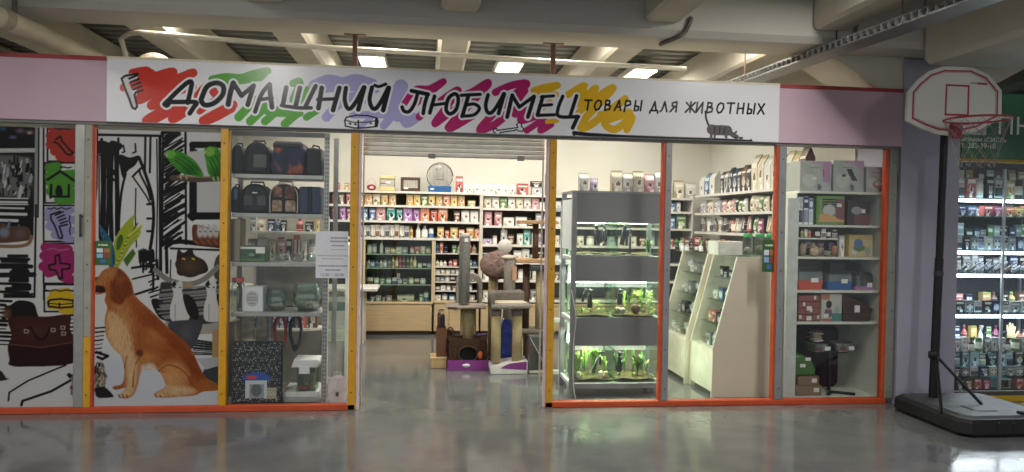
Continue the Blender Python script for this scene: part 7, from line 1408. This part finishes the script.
MB().lathe([(.06, a4.z-.01), (.082, a4.z-.005), (.08, a4.z+.02), (.05, a4.z+.03), (0, a4.z+.03)], 12, (a4.x, Y, 0)).build('top_cap', mat('cfc7b6', .9), t); MB().box(a4.x+.03, Y-.105, a4.z-.25, a4.x+.08, Y-.085, a4.z-.09, b=.006).build('torn_patch', mat('b88a70', .9), t); MB().box(a4.x-.02, Y-.06, .0015, a4.x+.12, Y+.16, T(509, 352, Y).z+.012, b=.008).build('base_board', plush, t)
# --- white round disc on a slanting stick
Y = 2.75; t = thing('toy_disc', 'round white cat toy disc on a slanting white stick above the cushion', 'cat toy', (T(505, 247, Y).x, Y, 0)); c = T(505, 246.5, Y); R_ = 7.2*mpp(c)
MB().lathe([(0, -.012), (R_*.96, -.012), (R_, -.004), (R_, .008), (0, .012)], 28, c, ax=lambda x, y, z: (x, z, y)).build('disc', mat('d8d6cf', .5), t); a, b_ = T(502, 226, Y), T(508, 241, Y); MB().bar((a.x, Y+.03, a.z), (b_.x, Y+.03, b_.z), .05, .012).build('stick', mat('d0cdc4', .5), t); MB().tube([(c.x, Y+.03, c.z-R_), (c.x, Y+.03, .01)], .01, 8).build('pole', mat('8a8074', .6), t); MB().lathe([(0, .0015), (.12, .0015), (.12, .015), (0, .02)], 20, (c.x, Y+.03, 0)).build('foot_plate', plush, t)
# --- C: tan platforms and dark posts by the door post
Y = 2.1; t = thing('cat_tree', 'tan platform cat tree with dark brown upper post beside the yellow door post', 'cat tree', (T(532, 360, Y).x, Y, 0), 'cat trees'); x0, x1 = T(514.5, 260, Y).x, T(549, 260, Y).x; z = T(530, 258.5, Y).z
MB().box(x0, Y-.16, z-.045, x1, Y+.16, z, b=.008).build('platform', mat('b8946a', .8, 0, .12, 14), t); cyl(532.5, 538.5, 224, 258.3, Y, darkb, t, 'upper_post'); MB().box(T(518, 224, Y).x, Y-.14, T(535, 224, Y).z, T(556, 224, Y).x, Y+.14, T(535, 220.5, Y).z, b=.006).build('top_platform', mat('b8946a', .8, 0, .12, 14), t)
cyl(522.5, 529.5, 264, 328, Y, darkb, t, 'lower_post'); cyl(535.5, 545, 269, 328, Y-.04, sisal, t, 'sisal_post'); MB().box(T(528, 266, Y).x, Y-.2, T(540, 270, Y).z, T(549, 266, Y).x, Y+.05, T(540, 264.8, Y).z, b=.015).build('dark_tray', mat('3a3a40', .9), t)
zz_ = T(535, 328, Y).z; MB().box(T(518, 328, Y).x, Y-.24, zz_-.03, T(552, 328, Y).x, Y+.16, zz_, b=.006).build('middle_platform', plush, t); cyl(523, 530, 333, 366, Y+.06, sisald, t, 'lower_post'); cyl(540, 546, 333, 366, Y+.06, sisald, t, 'lower_post'); MB().box(T(520, 366, Y).x, Y-.1, .0015, T(551, 366, Y).x, Y+.22, T(530, 364, Y+.06).z+.02, b=.008).build('base_board', brownp, t)
t = thing('wall_bracket_perch', 'small pale perch board jutting out under the dark tray', 'perch', (T(543, 328, 1.7).x, 1.7, 0)) if False else None
# --- D: clear-wrapped grey pet house with slanted front
Y = 1.45; t = thing('wrapped_pet_house', 'grey pet house wrapped in clear film beside the yellow door post', 'pet house', (T(537, 372, Y).x, Y, 0)); x0, x1 = T(529, 370, 1.4).x, T(550, 370, 1.4).x; z1 = T(527, 336, 1.4).z
MB().prism([(x0+.01, .03), (x1-.01, .03), (x1-.01, z1*.94), (x0+.015, z1*.94)], 1.46, 1.66).build('house_shell', mat('5c5854', .9, 0, .2, 40), t); MB().box(x0+.12, 1.452, .14, x1-.012, 1.4595, z1*.72, b=.003).build('house_opening', mat('17161a', .9), t)
MB().box(x0, 1.4, .0015, x1, 1.7, .028, b=.006).build('carton_base', mat('b9b3a0', .6), t); MB().prism([(x0-.005, .03), (x1+.005, .03), (x1+.005, z1), (x0-.005, z1)], 1.42, 1.445).build('clear_wrap', film_, t); MB().bar((x0+.01, 1.412, z1-.02), (x1-.06, 1.412, .1), .012, .006).build('film_crease', mat('c9ccca', .3), t)
# --- E: cardboard stand with rolled mats, pine box under it
Y = 1.8; t = thing('pine_box', 'low pale pine box on the floor under the cardboard stand', 'box', (T(438, 368, Y).x, Y, 0)); x0, x1 = T(430.5, 368, 1.7).x, T(446.3, 368, 1.7).x; z1 = T(438, 357.5, 1.7).z
MB().box(x0, 1.7, .0015, x1, 1.98, z1-.02, b=.003).build('box_body', pine, t); MB().box(x0-.004, 1.696, z1-.019, x1+.004, 1.984, z1, b=.003).build('box_lid', pine, t)
t = thing('cardboard_stand', 'tall brown cardboard bin holding rolled dark mats', 'bin', (T(441, 350, Y).x, Y, z1+.001)); x0b, x1b = T(436.5, 340, 1.74).x, T(446, 340, 1.74).x; z2 = T(441, 328, 1.74).z; zb_ = z1+.0015
for q in ((x0b, 1.74, x1b, 1.746), (x0b, 1.914, x1b, 1.92), (x0b, 1.747, x0b+.006, 1.913), (x1b-.006, 1.747, x1b, 1.913)): MB().box(q[0], q[1], zb_, q[2], q[3], z2).build('side_board', mat('6a4632', .7), t)
MB().box(x0b+.007, 1.747, zb_, x1b-.007, 1.913, zb_+.006).build('bottom_board', card, t)
for i, (dx, dy, h, c) in enumerate(((.03, .04, .13, '4a2c28'), (.07, .05, .15, '38302e'), (.027, .11, .16, '5a3a34'), (.079, .12, .12, '707884'))):
    solo('rolled_mat', ('dark maroon rolled mat at the front of the cardboard bin', 'charcoal rolled mat at the front of the cardboard bin', 'brown rolled mat at the back of the cardboard bin', 'blue-grey rolled mat at the back of the cardboard bin')[i], 'rolled mat', MB().lathe([(0, zb_+.01), (.018, zb_+.01), (.02, z2+h-.02), (.012, z2+h), (0, z2+h-.004)], 12, (x0b+dx*.88+.004, 1.742+dy, 0)), mat(c, .8, 0, .2, 30), 'rolled mats in the cardboard bin')
Y = 2.0; t = thing('pet_carrier', 'brown rounded pet carrier behind the cardboard bin', 'pet carrier', (T(452, 350, 2.3).x, 2.3, 0)); 
x0, x1 = T(441, 345, 2.3).x, T(452, 345, 2.3).x; MB().slab(at(arch_out(x1-x0, T(450, 327, 2.3).z-.002, .5), (x0+x1)/2, .002), 2.08, 2.2, .02).build('shell', mat('4f3527', .5), t); MB().tube([((x0+x1)/2+.04*math.cos(a_)+.03, 2.075, T(450, 333, 2.1).z+.07*math.sin(a_)) for a_ in [2*PI*i/16 for i in range(16)]], .01, 8, closed=True).build('ring_trim', mat('8a6a50', .5), t)
# --- violet carton peeping between the trees
t = solo('carton', 'flat violet and navy carton lying between the two front cat trees', 'box', MB().box(T(475, 335, 2.02).x, 2.0, .0015, T(487, 335, 2.02).x, 2.075, T(482, 334, 2.02).z, b=.004), mat('4a3470', .5))
# ================================================================== portable basketball hoop
HX, HY = 4.53, -.42
t = thing('basketball_hoop', 'portable basketball hoop with white backboard on a black wheeled base', 'basketball hoop', (HX, HY, 0)); bp_ = mat('1c1c1e', .55, 0, .1, 20, .2, spec=.35); bpt = mat('39393b', .5, 0, .08, 18, .3)
bm_ = mat('17171a', .35, .3, spec=.4)
bx0, bx1, by0, by1 = 4.12, 5.02, -1.12, -.2
rect = lambda x0, x1, y0, y1, z, c=.07: [(x0+c, y0, z), (x1-c, y0, z), (x1, y0+c, z), (x1, y1-c, z), (x1-c, y1, z), (x0+c, y1, z), (x0, y1-c, z), (x0, y0+c, z)]
b_ = MB().loft([rect(bx0+.03, bx1-.03, by0+.02, by1-.02, .003), rect(bx0, bx1, by0, by1, .03), rect(bx0+.005, bx1-.005, by0+.005, by1-.005, .11), rect(bx0+.03, bx1-.03, by0+.03, by1-.03, .135)], None, False).build('base', bp_, t)
MB().loft([rect(bx0+.06, bx1-.06, by0+.06, by1-.05, .1355, .06), rect(bx0+.09, bx1-.09, by0+.09, by1-.08, .15, .06)], None, False).build('top_panel', bpt, b_)
for x in (bx0+.3, bx0+.42): MB().box(x-.012, by0-.004, .02, x+.012, by0+.012, .115, b=.004).build('rib_groove', mat('0c0c0d', .6), b_)
MB().loft([rect(bx0+.26, bx0+.5, by0+.2, by0+.42, .151, .04), rect(bx0+.28, bx0+.48, by0+.22, by0+.4, .158, .04)], None, False).build('tray_recess', mat('333335', .5), b_); MB().lathe([(0, .152), (.03, .152), (.03, .166), (0, .168)], 14, (bx0+.6, by0+.14, 0)).build('filler_cap', bp_, b_)
for s in (0, 1): MB().lathe([(.0, -.02), (.05, -.02), (.05, .02), (0, .02)], 16, (bx0+.12+s*.66, by1+.022, .055), ax=lambda x, y, z: (z, x, y)).build('wheel', bp_, b_)
ptop = P(945, 133, HY); pb = (P(933, 395, HY).x, HY, .14); pole = MB().tube([pb, ((pb[0]*.45+ptop.x*.55), HY, 1.35)], .036, 16).build('lower_pole', bm_, t)
MB().tube([((pb[0]*.45+ptop.x*.55), HY, 1.34), (ptop.x, HY, ptop.z+.25)], .031, 16).build('upper_pole', bm_, t); MB().tube([((pb[0]*.5+ptop.x*.5), HY, 1.2), ((pb[0]*.49+ptop.x*.51), HY, 1.24)], .04, 16).build('pole_collar', mat('2a2a2c', .4), t)
zst = P(934, 355, HY).z; xs_ = P(934, 355, HY).x
MB().lathe([(.04, zst-.03), (.046, zst-.02), (.046, zst+.02), (.04, zst+.03)], 14, (xs_, HY, 0)).build('strut_clamp', bm_, t)
for px, py, Yy in ((941.5, 413, by0+.28), (982, 405, by0+.45)): q = PZ(px, py, .15); MB().tube([(xs_, HY-.03, zst), (q.x, q.y, .152)], .013, 10).build('strut', bm_, t)
# board, turned a little to the right
th = .03; ux, nx = Vector((math.cos(th), math.sin(th), 0)), Vector((math.sin(th), -math.cos(th), 0))
Bc = Vector((P(954.5, 101, HY-.28).x, HY-.28, P(954.5, 101, HY-.28).z)); 
def bd(u, z, d=0): return Bc+ux*u+Vector((0, 0, z))+nx*d
k_ = 1.055
out = []
for px_, py_ in ((906.5, 92), (915, 82), (927, 72), (942, 67), (972, 67.5), (989, 75), (1002, 90.5), (1001.5, 118), (977, 130.5), (953, 135), (935, 133.5), (920, 128), (905.5, 121)):
    q = P(px_, py_, HY-.28); out.append((q.x-Bc.x, q.z-Bc.z))
board = thing('backboard', None, None); board.parent = t; board.location = Bc-Vector(t.location)
bb = MB(); n = len(out); bb.add([bd(u, z, .012) for u, z in out]+[bd(u, z, -.02) for u, z in out], [tuple(range(n)), tuple(range(2*n-1, n-1, -1))]+[(k, n+k, n+(k+1) % n, (k+1) % n) for k in range(n)])
bo = bb.build('board_panel', mat('d6d4cc', .35, 0, .02, 3), board)
def outline(pts, w, z0, m, name, closed=True):
    mb = MB(); pts = [Vector((*p, 0)) for p in pts]; n = len(pts)
    for i in range(n if closed else n-1): a, b = pts[i], pts[(i+1) % n]; d = (b-a).normalized(); s = Vector((-d.y, d.x, 0))*w/2; a2, b2 = a-d*w/2, b+d*w/2; mb.add([bd(q.x, q.y, z0+i*.00008) for q in (a2-s, b2-s, b2+s, a2+s)], [(0, 1, 2, 3)])
    return mb.build(name, m, board)
redb = mat('a8303a', .4)
outline([(a*.9, b*.88) for a, b in out], .014, .0132, redb, 'border_stripe'); outline([(-.09, -.115), (.115, -.115), (.115, .125), (-.085, .125)], .016, .0132, redb, 'target_square'); outline([(a*.865, b*.835) for a, b in out], .004, .0131, mat('b86a70', .4), 'fine_stripe')
outline([(.135, .15), (.19, .15)], .016, .0132, mat('a0a09c', .4), 'maker_mark', False); outline([(.2, .15), (.275, .148)], .018, .0132, redb, 'maker_mark', False)
for i in range(n): pass
MB().tube([bd(u*.985, z*.985, -.004) for u, z in out], .013, 8, closed=True).build('edge_trim', mat('c9c7c0', .4), board)
MB().bar(bd(.0, -.1, -.03), (ptop.x, HY, 2.55), .05, .05).bar(bd(0, .1, -.03), (ptop.x, HY, 2.72), .05, .05).build('support_arm', bm_, t)
# rim, bracket, net
rim = thing('rim', None, None); rim.parent = t; Yr = HY-.28-.36; Rr = .225; rc = P(977, 119.5, Yr); zr_ = rc.z; rim.location = rc-Vector(t.location)
MB().tube([rc+Vector((Rr*math.cos(2*PI*i/32), Rr*math.sin(2*PI*i/32), 0)) for i in range(32)], .0085, 8, closed=True).build('ring', redb, rim)
a_ = bd(.0, zr_-Bc.z, .014); b2 = rc-Vector((rc.x-a_.x, rc.y-a_.y, 0)).normalized()*Rr
MB().bar(a_+Vector((0, 0, -.03)), b2+Vector((0, 0, -.004)), .1, .012).build('bracket_arm', redb, rim); q = bd(.0, zr_-Bc.z-.045, .014)
MB().add([bd(-.055, zr_-Bc.z+.01, .014), bd(.055, zr_-Bc.z+.01, .014), bd(.055, zr_-Bc.z-.11, .014), bd(-.055, zr_-Bc.z-.11, .014), bd(-.055, zr_-Bc.z+.01, .03), bd(.055, zr_-Bc.z+.01, .03), bd(.055, zr_-Bc.z-.11, .03), bd(-.055, zr_-Bc.z-.11, .03)], [(0, 1, 2, 3), (7, 6, 5, 4), (0, 4, 5, 1), (1, 5, 6, 2), (2, 6, 7, 3), (3, 7, 4, 0)]).build('bracket_plate', mat('8c2630', .4), rim)
mb = MB(); N = 12
for i in range(N):
    for s in (1, -1):
        pts = []
        for k in range(7): h = k/6; R_ = Rr*(1-.45*h**.8); a_ = 2*PI*(i+s*k*.5)/N; pts.append(rc+Vector((R_*math.cos(a_), R_*math.sin(a_), -.01-.36*h)))
        mb.tube(pts, .0019, 4)
mb.build('net', mat('8f8c82', .8), rim)
# ================================================================== the next shop: lit glass shelves behind a low yellow sill
NX0, NX1, NY = 4.87, 6.75, .06
struct('trim_40', box(NX0, -.03, .0, NX1, .03, .06, b=.004), mat('c9a41c', .5)); struct('trim_41', box(NX0, -.02, .06, NX1, .02, .1), mat('4a4640', .5))
w = thing('window_7', None, None, (5.8, 0, .1), kind='structure'); box(NX0, -.004, .1, NX1, .004, 2.23).build('pane', glass, w)
struct('wall_neighbour', box(4.87, 1.62, 0, NX1, 1.7, 2.5), mat('6c7078', .7)); struct('trim_42', box(NX0, -.03, 2.23, NX1, .03, 2.26), mat('a8862a', .5))
# green fascia sign
t = thing('shop_sign', 'dark green neighbouring shop sign with white lettering behind the hoop', 'sign', (5.8, -.05, 2.26))
def green_mat():
    m = bpy.data.materials.new('green_sign'); n, l, b = nodes(m); tc = n.new('ShaderNodeTexCoord'); nz = n.new('ShaderNodeTexNoise'); nz.inputs['Scale'].default_value = 2.2; nz.inputs['Detail'].default_value = 4
    r = n.new('ShaderNodeValToRGB'); r.color_ramp.elements[0].color = (*lin('1c4a30'), 1); r.color_ramp.elements[0].position = .35; r.color_ramp.elements[1].color = (*lin('3f8a5a'), 1); r.color_ramp.elements[1].position = .75
    l.new(tc.outputs['Object'], nz.inputs['Vector']); l.new(nz.outputs['Fac'], r.inputs['Fac']); l.new(r.outputs['Color'], b.inputs['Base Color']); b.inputs['Roughness'].default_value = .35; return m
MB().box(NX0, -.06, 2.262, NX1, .0, 2.86).build('board', green_mat(), t)
wl = mat('d8dcd8', .4); p = P(986, 133, -.062); text_mesh('ПН', .225, wl, 'lettering', t, (P(996.5, 134, -.062).x, -.0615, P(998, 134, -.062).z), sx=1.1)
text_mesh('мпании «СИЛА»', .058, wl, 'lettering', t, (P(961, 142, -.062).x, -.0615, P(961, 141, -.062).z), sx=1.0); text_mesh('т. 285-39-10', .068, wl, 'lettering', t, (P(961, 148, -.062).x, -.0615, P(961, 147.5, -.062).z), sx=1.0)
MB().box(P(953, 105, -.062).x, -.0625, P(953, 134, -.062).z, P(987, 105, -.062).x, -.061, P(953, 108, -.062).z).build('emblem_panel', mat('a8aca6', .4), t)
# shelving
zn = lambda y: P(990, y, .33).z
nz = [zn(y) for y in (376.5, 352, 312.5, 273, 250, 216, 198)]
t = thing('glass_shelving', 'brightly lit glass shelving in the neighbouring shop window', 'shelving', (5.8, .7, .0)); frame = mat('b8bcc0', .35, .4)
for z in nz: MB().box(NX0+.02, .32, z-.012, NX1-.1, 1.2, z).build('glass_shelf', glass_mat('d2e4e6', .1), t)
for x in (NX0+.02, 5.62, 6.6): MB().box(x-.015, 1.2, .02, x+.015, 1.225, 2.2).build('upright', frame, t); MB().box(x-.012, .3, .02, x+.012, .318, 2.2).build('front_upright', frame, t) if x > 5 else None
ledc = emit_mat('e6f4ff', 13.)
for i, y in enumerate((198, 250, 273, 313.5)):
    z = zn(y)-.014; MB().box(NX0+.03, .325, z-.028, NX1-.1, .35, z, b=.002).build('led_strip', ledc, t)
    ld = bpy.data.lights.new('shelf_light', 'AREA'); ld.shape = 'RECTANGLE'; ld.size = 1.6; ld.size_y = .06; ld.energy = 7; ld.color = (.86, .94, 1); lo = bpy.data.objects.new('shelf_light', ld); COL.objects.link(lo); lo.location = (5.75, .5, z-.03); lo.parent = None
MB().box(NX0+.02, 1.226, .02, NX1-.1, 1.24, 2.2).build('back_panel', mat('3c4048', .6), t); MB().box(NX0+.02, .3, .0, NX1-.1, 1.2, .03).build('plinth', mat('3a3836', .6), t)
CO = 'the column'; q_ = .36
def nrow(items, z, where, Y=q_): fill_x(items, Y, z, where, CO)
nrow([(964, 9, 10.5, 'box', 'black'), (973, 8, 10, 'box', 'brown'), (982, 8, 10.5, 'box', 'red'), (991, 8, 10, 'box', 'magenta'), (1024, 8, 10.5, 'box', 'red')], .032, 'floor of the neighbouring window')
x = P(1005, 395, q_).x; t = thing('countertop_oven', 'small white-framed oven with a dark door in the neighbouring window', 'oven', (x, q_+.1, .032)); zz = .033; hw = 8.*mpp((x, q_, .2)); hh = zn(385)-.0-.05; hh = 10*mpp((x, q_, .2))
MB().box(x-hw, q_+.012, zz, x+hw, q_+.25, zz+hh, b=.006).build('body', mat('c9ccc8', .4), t); MB().box(x-hw+.012, q_+.004, zz+.015, x+hw*.55, q_+.0115, zz+hh-.015, b=.003).build('door', mat('1a1c1e', .15), t)
for i in range(3): MB().lathe([(0, 0), (.009, 0), (.008, .012), (0, .013)], 12, (x+hw*.78, q_+.0118, zz+hh*(.25+.25*i)), ax=lambda a, b, c: (a, -c, b)).build('knob', mat('5a5c5e', .3), t)
nrow(run(957, 1075, 8, 9, ['box', 'tub', 'blister'], ['black', 'grey', 'silver', 'navy', 'white'], 1.), nz[0], 'lowest glass shelf next door'); nrow(run(957, 1075, 7, 14, ['box', 'tub', 'spray', 'jar', 'bag'], ['silver', 'white', 'black', 'green', 'grey'], .5), nz[1], 'second glass shelf next door')
nrow(run(957, 1008, 6, 20, ['blister', 'bottle', 'box', 'spray'], ['navy', 'red', 'yellow', 'white', 'green', 'magenta'], 2.)+run(1020, 1035, 6, 17, ['bottle'], ['red', 'white']), nz[1], 'second glass shelf next door, back row', .7)
nrow(run(957, 1075, 9, 11, ['box', 'tub', 'blister'], ['black', 'grey', 'silver', 'black', 'navy'], .3), nz[2], 'third glass shelf next door'); nrow(run(984, 1075, 8, 16, ['box', 'bottle'], ['golden', 'brown', 'black'], 1.), nz[2], 'third glass shelf next door, back row', .72); nrow(run(958, 982, 8, 14, ['blister', 'box'], ['red', 'navy', 'green'], 1.), nz[2], 'third glass shelf next door, back row', .72)
nrow(run(957, 1075, 7, 13, ['blister', 'box', 'tub'], ['silver', 'black', 'grey', 'navy', 'white'], .5), nz[4], 'fifth glass shelf next door'); nrow(run(958, 982, 9, 10, ['box'], ['navy', 'blue'], .5)+run(983, 1005, 9, 10, ['box'], ['red', 'magenta'], .5)+run(1005, 1075, 9, 10, ['box'], ['orange', 'yellow'], .5), nz[5], 'sixth glass shelf next door')
nrow(run(957, 1075, 9, 20, ['blister', 'box', 'jar', 'bag'], ['silver', 'red', 'white', 'black', 'grey', 'golden', 'black'], .5), nz[6], 'top glass shelf next door'); nrow(run(957, 1075, 8, 30, ['blister', 'tube', 'bag'], ['cream', 'golden', 'black', 'silver', 'brown'], 2.5), nz[6], 'top glass shelf next door, back row', .75)
for z_, nm_, hp_, ps_ in ((nz[0], 'lowest', 17, ['black', 'grey', 'silver', 'brown']), (nz[4], 'fifth', 24, ['silver', 'black', 'navy', 'grey', 'green']), (nz[3], 'fourth', 16, ['black', 'grey', 'silver', 'navy']), (nz[5], 'sixth', 11, ['black', 'brown', 'silver'])):
    nrow(run(957, 1075, 7.5, hp_, ['blister', 'bag', 'box'], ps_, .4, .3), z_, nm_+' glass shelf next door, packed back row', .8)
# knives and tools laid slanting on their stands
def knife(px, z, Y, L, ang, c, label):
    x = P(px, 240, Y).x; t = thing('pocket_tool', label, 'tool', (x, Y, z), 'slanting tools on the lit glass shelves'); d = Vector((math.cos(ang), .25, math.sin(ang))); p = Vector((x, Y, z+.012)); h = p+d*L*.5; e = p+d*L
    MB().bar(p, h, .022, .03).build('grip', mat(c, .4), t); MB().bar(h, e, .005, .022).build('blade', mat('c9ced2', .2, .9), t); MB().bar((x+L*.35, Y+.09, z+.001), (x+L*.35, Y+.09, z+.012+L*.35*math.tan(max(.1, ang))), .01, .01).build('rest', frame, t)
k = 0
for zi, nm in ((nz[3], 'fourth'), (nz[1]+.0, 'second')):
    for i, px in enumerate(range(960, 1025, 9)):
        knife(px, zi+.002, (.42 if zi == nz[3] else 1.0), .2, .45, ('2a2c30', '4a4238', '6a6c70', '1c2a3a')[i % 4], '%s slanting folding tool from the column on the %s glass shelf' % (ORD[i], nm))
t = solo('display_hand', 'cream wooden display hand standing on the neighbouring glass shelf', 'display hand', MB().tube([(P(1012, 350, .6).x, .62, nz[1]+.002), (P(1012, 350, .6).x, .62, nz[1]+.07)], [.03, .028], 12).ell((P(1012, 350, .6).x, .62, nz[1]+.12), (.045, .018, .06), 14, 8).tube([(P(1012, 350, .6).x-.033, .62, nz[1]+.15), (P(1012, 350, .6).x-.042, .62, nz[1]+.2), (P(1012, 350, .6).x-.044, .62, nz[1]+.225)], [.011, .01, .007], 8).tube([(P(1012, 350, .6).x-.011, .62, nz[1]+.16), (P(1012, 350, .6).x-.013, .62, nz[1]+.22), (P(1012, 350, .6).x-.014, .62, nz[1]+.25)], [.011, .01, .007], 8).tube([(P(1012, 350, .6).x+.012, .62, nz[1]+.16), (P(1012, 350, .6).x+.015, .62, nz[1]+.215), (P(1012, 350, .6).x+.016, .62, nz[1]+.24)], [.011, .01, .007], 8).tube([(P(1012, 350, .6).x+.034, .62, nz[1]+.15), (P(1012, 350, .6).x+.042, .62, nz[1]+.19), (P(1012, 350, .6).x+.044, .62, nz[1]+.21)], [.01, .009, .006], 8).tube([(P(1012, 350, .6).x+.038, .62, nz[1]+.1), (P(1012, 350, .6).x+.065, .615, nz[1]+.135), (P(1012, 350, .6).x+.078, .61, nz[1]+.165)], [.013, .011, .008], 8), mat('d8c49a', .5))
struct('wall_end', box(6.75, -.05, 0, 7.3, 1.7, 3.14), mat('a3a0b0', .6, 0, .04, 2.))
label_goods()
sc.view_settings.view_transform = 'Standard'; sc.view_settings.look = 'None'; sc.view_settings.exposure = 0.; sc.view_settings.gamma = 1.03
sc.cycles.use_denoising = True; sc.cycles.max_bounces = 8; sc.cycles.transparent_max_bounces = 24; sc.cycles.diffuse_bounces = 4; sc.cycles.glossy_bounces = 3; sc.cycles.sample_clamp_indirect = 4.
sc.cycles.caustics_reflective = False; sc.cycles.caustics_refractive = False
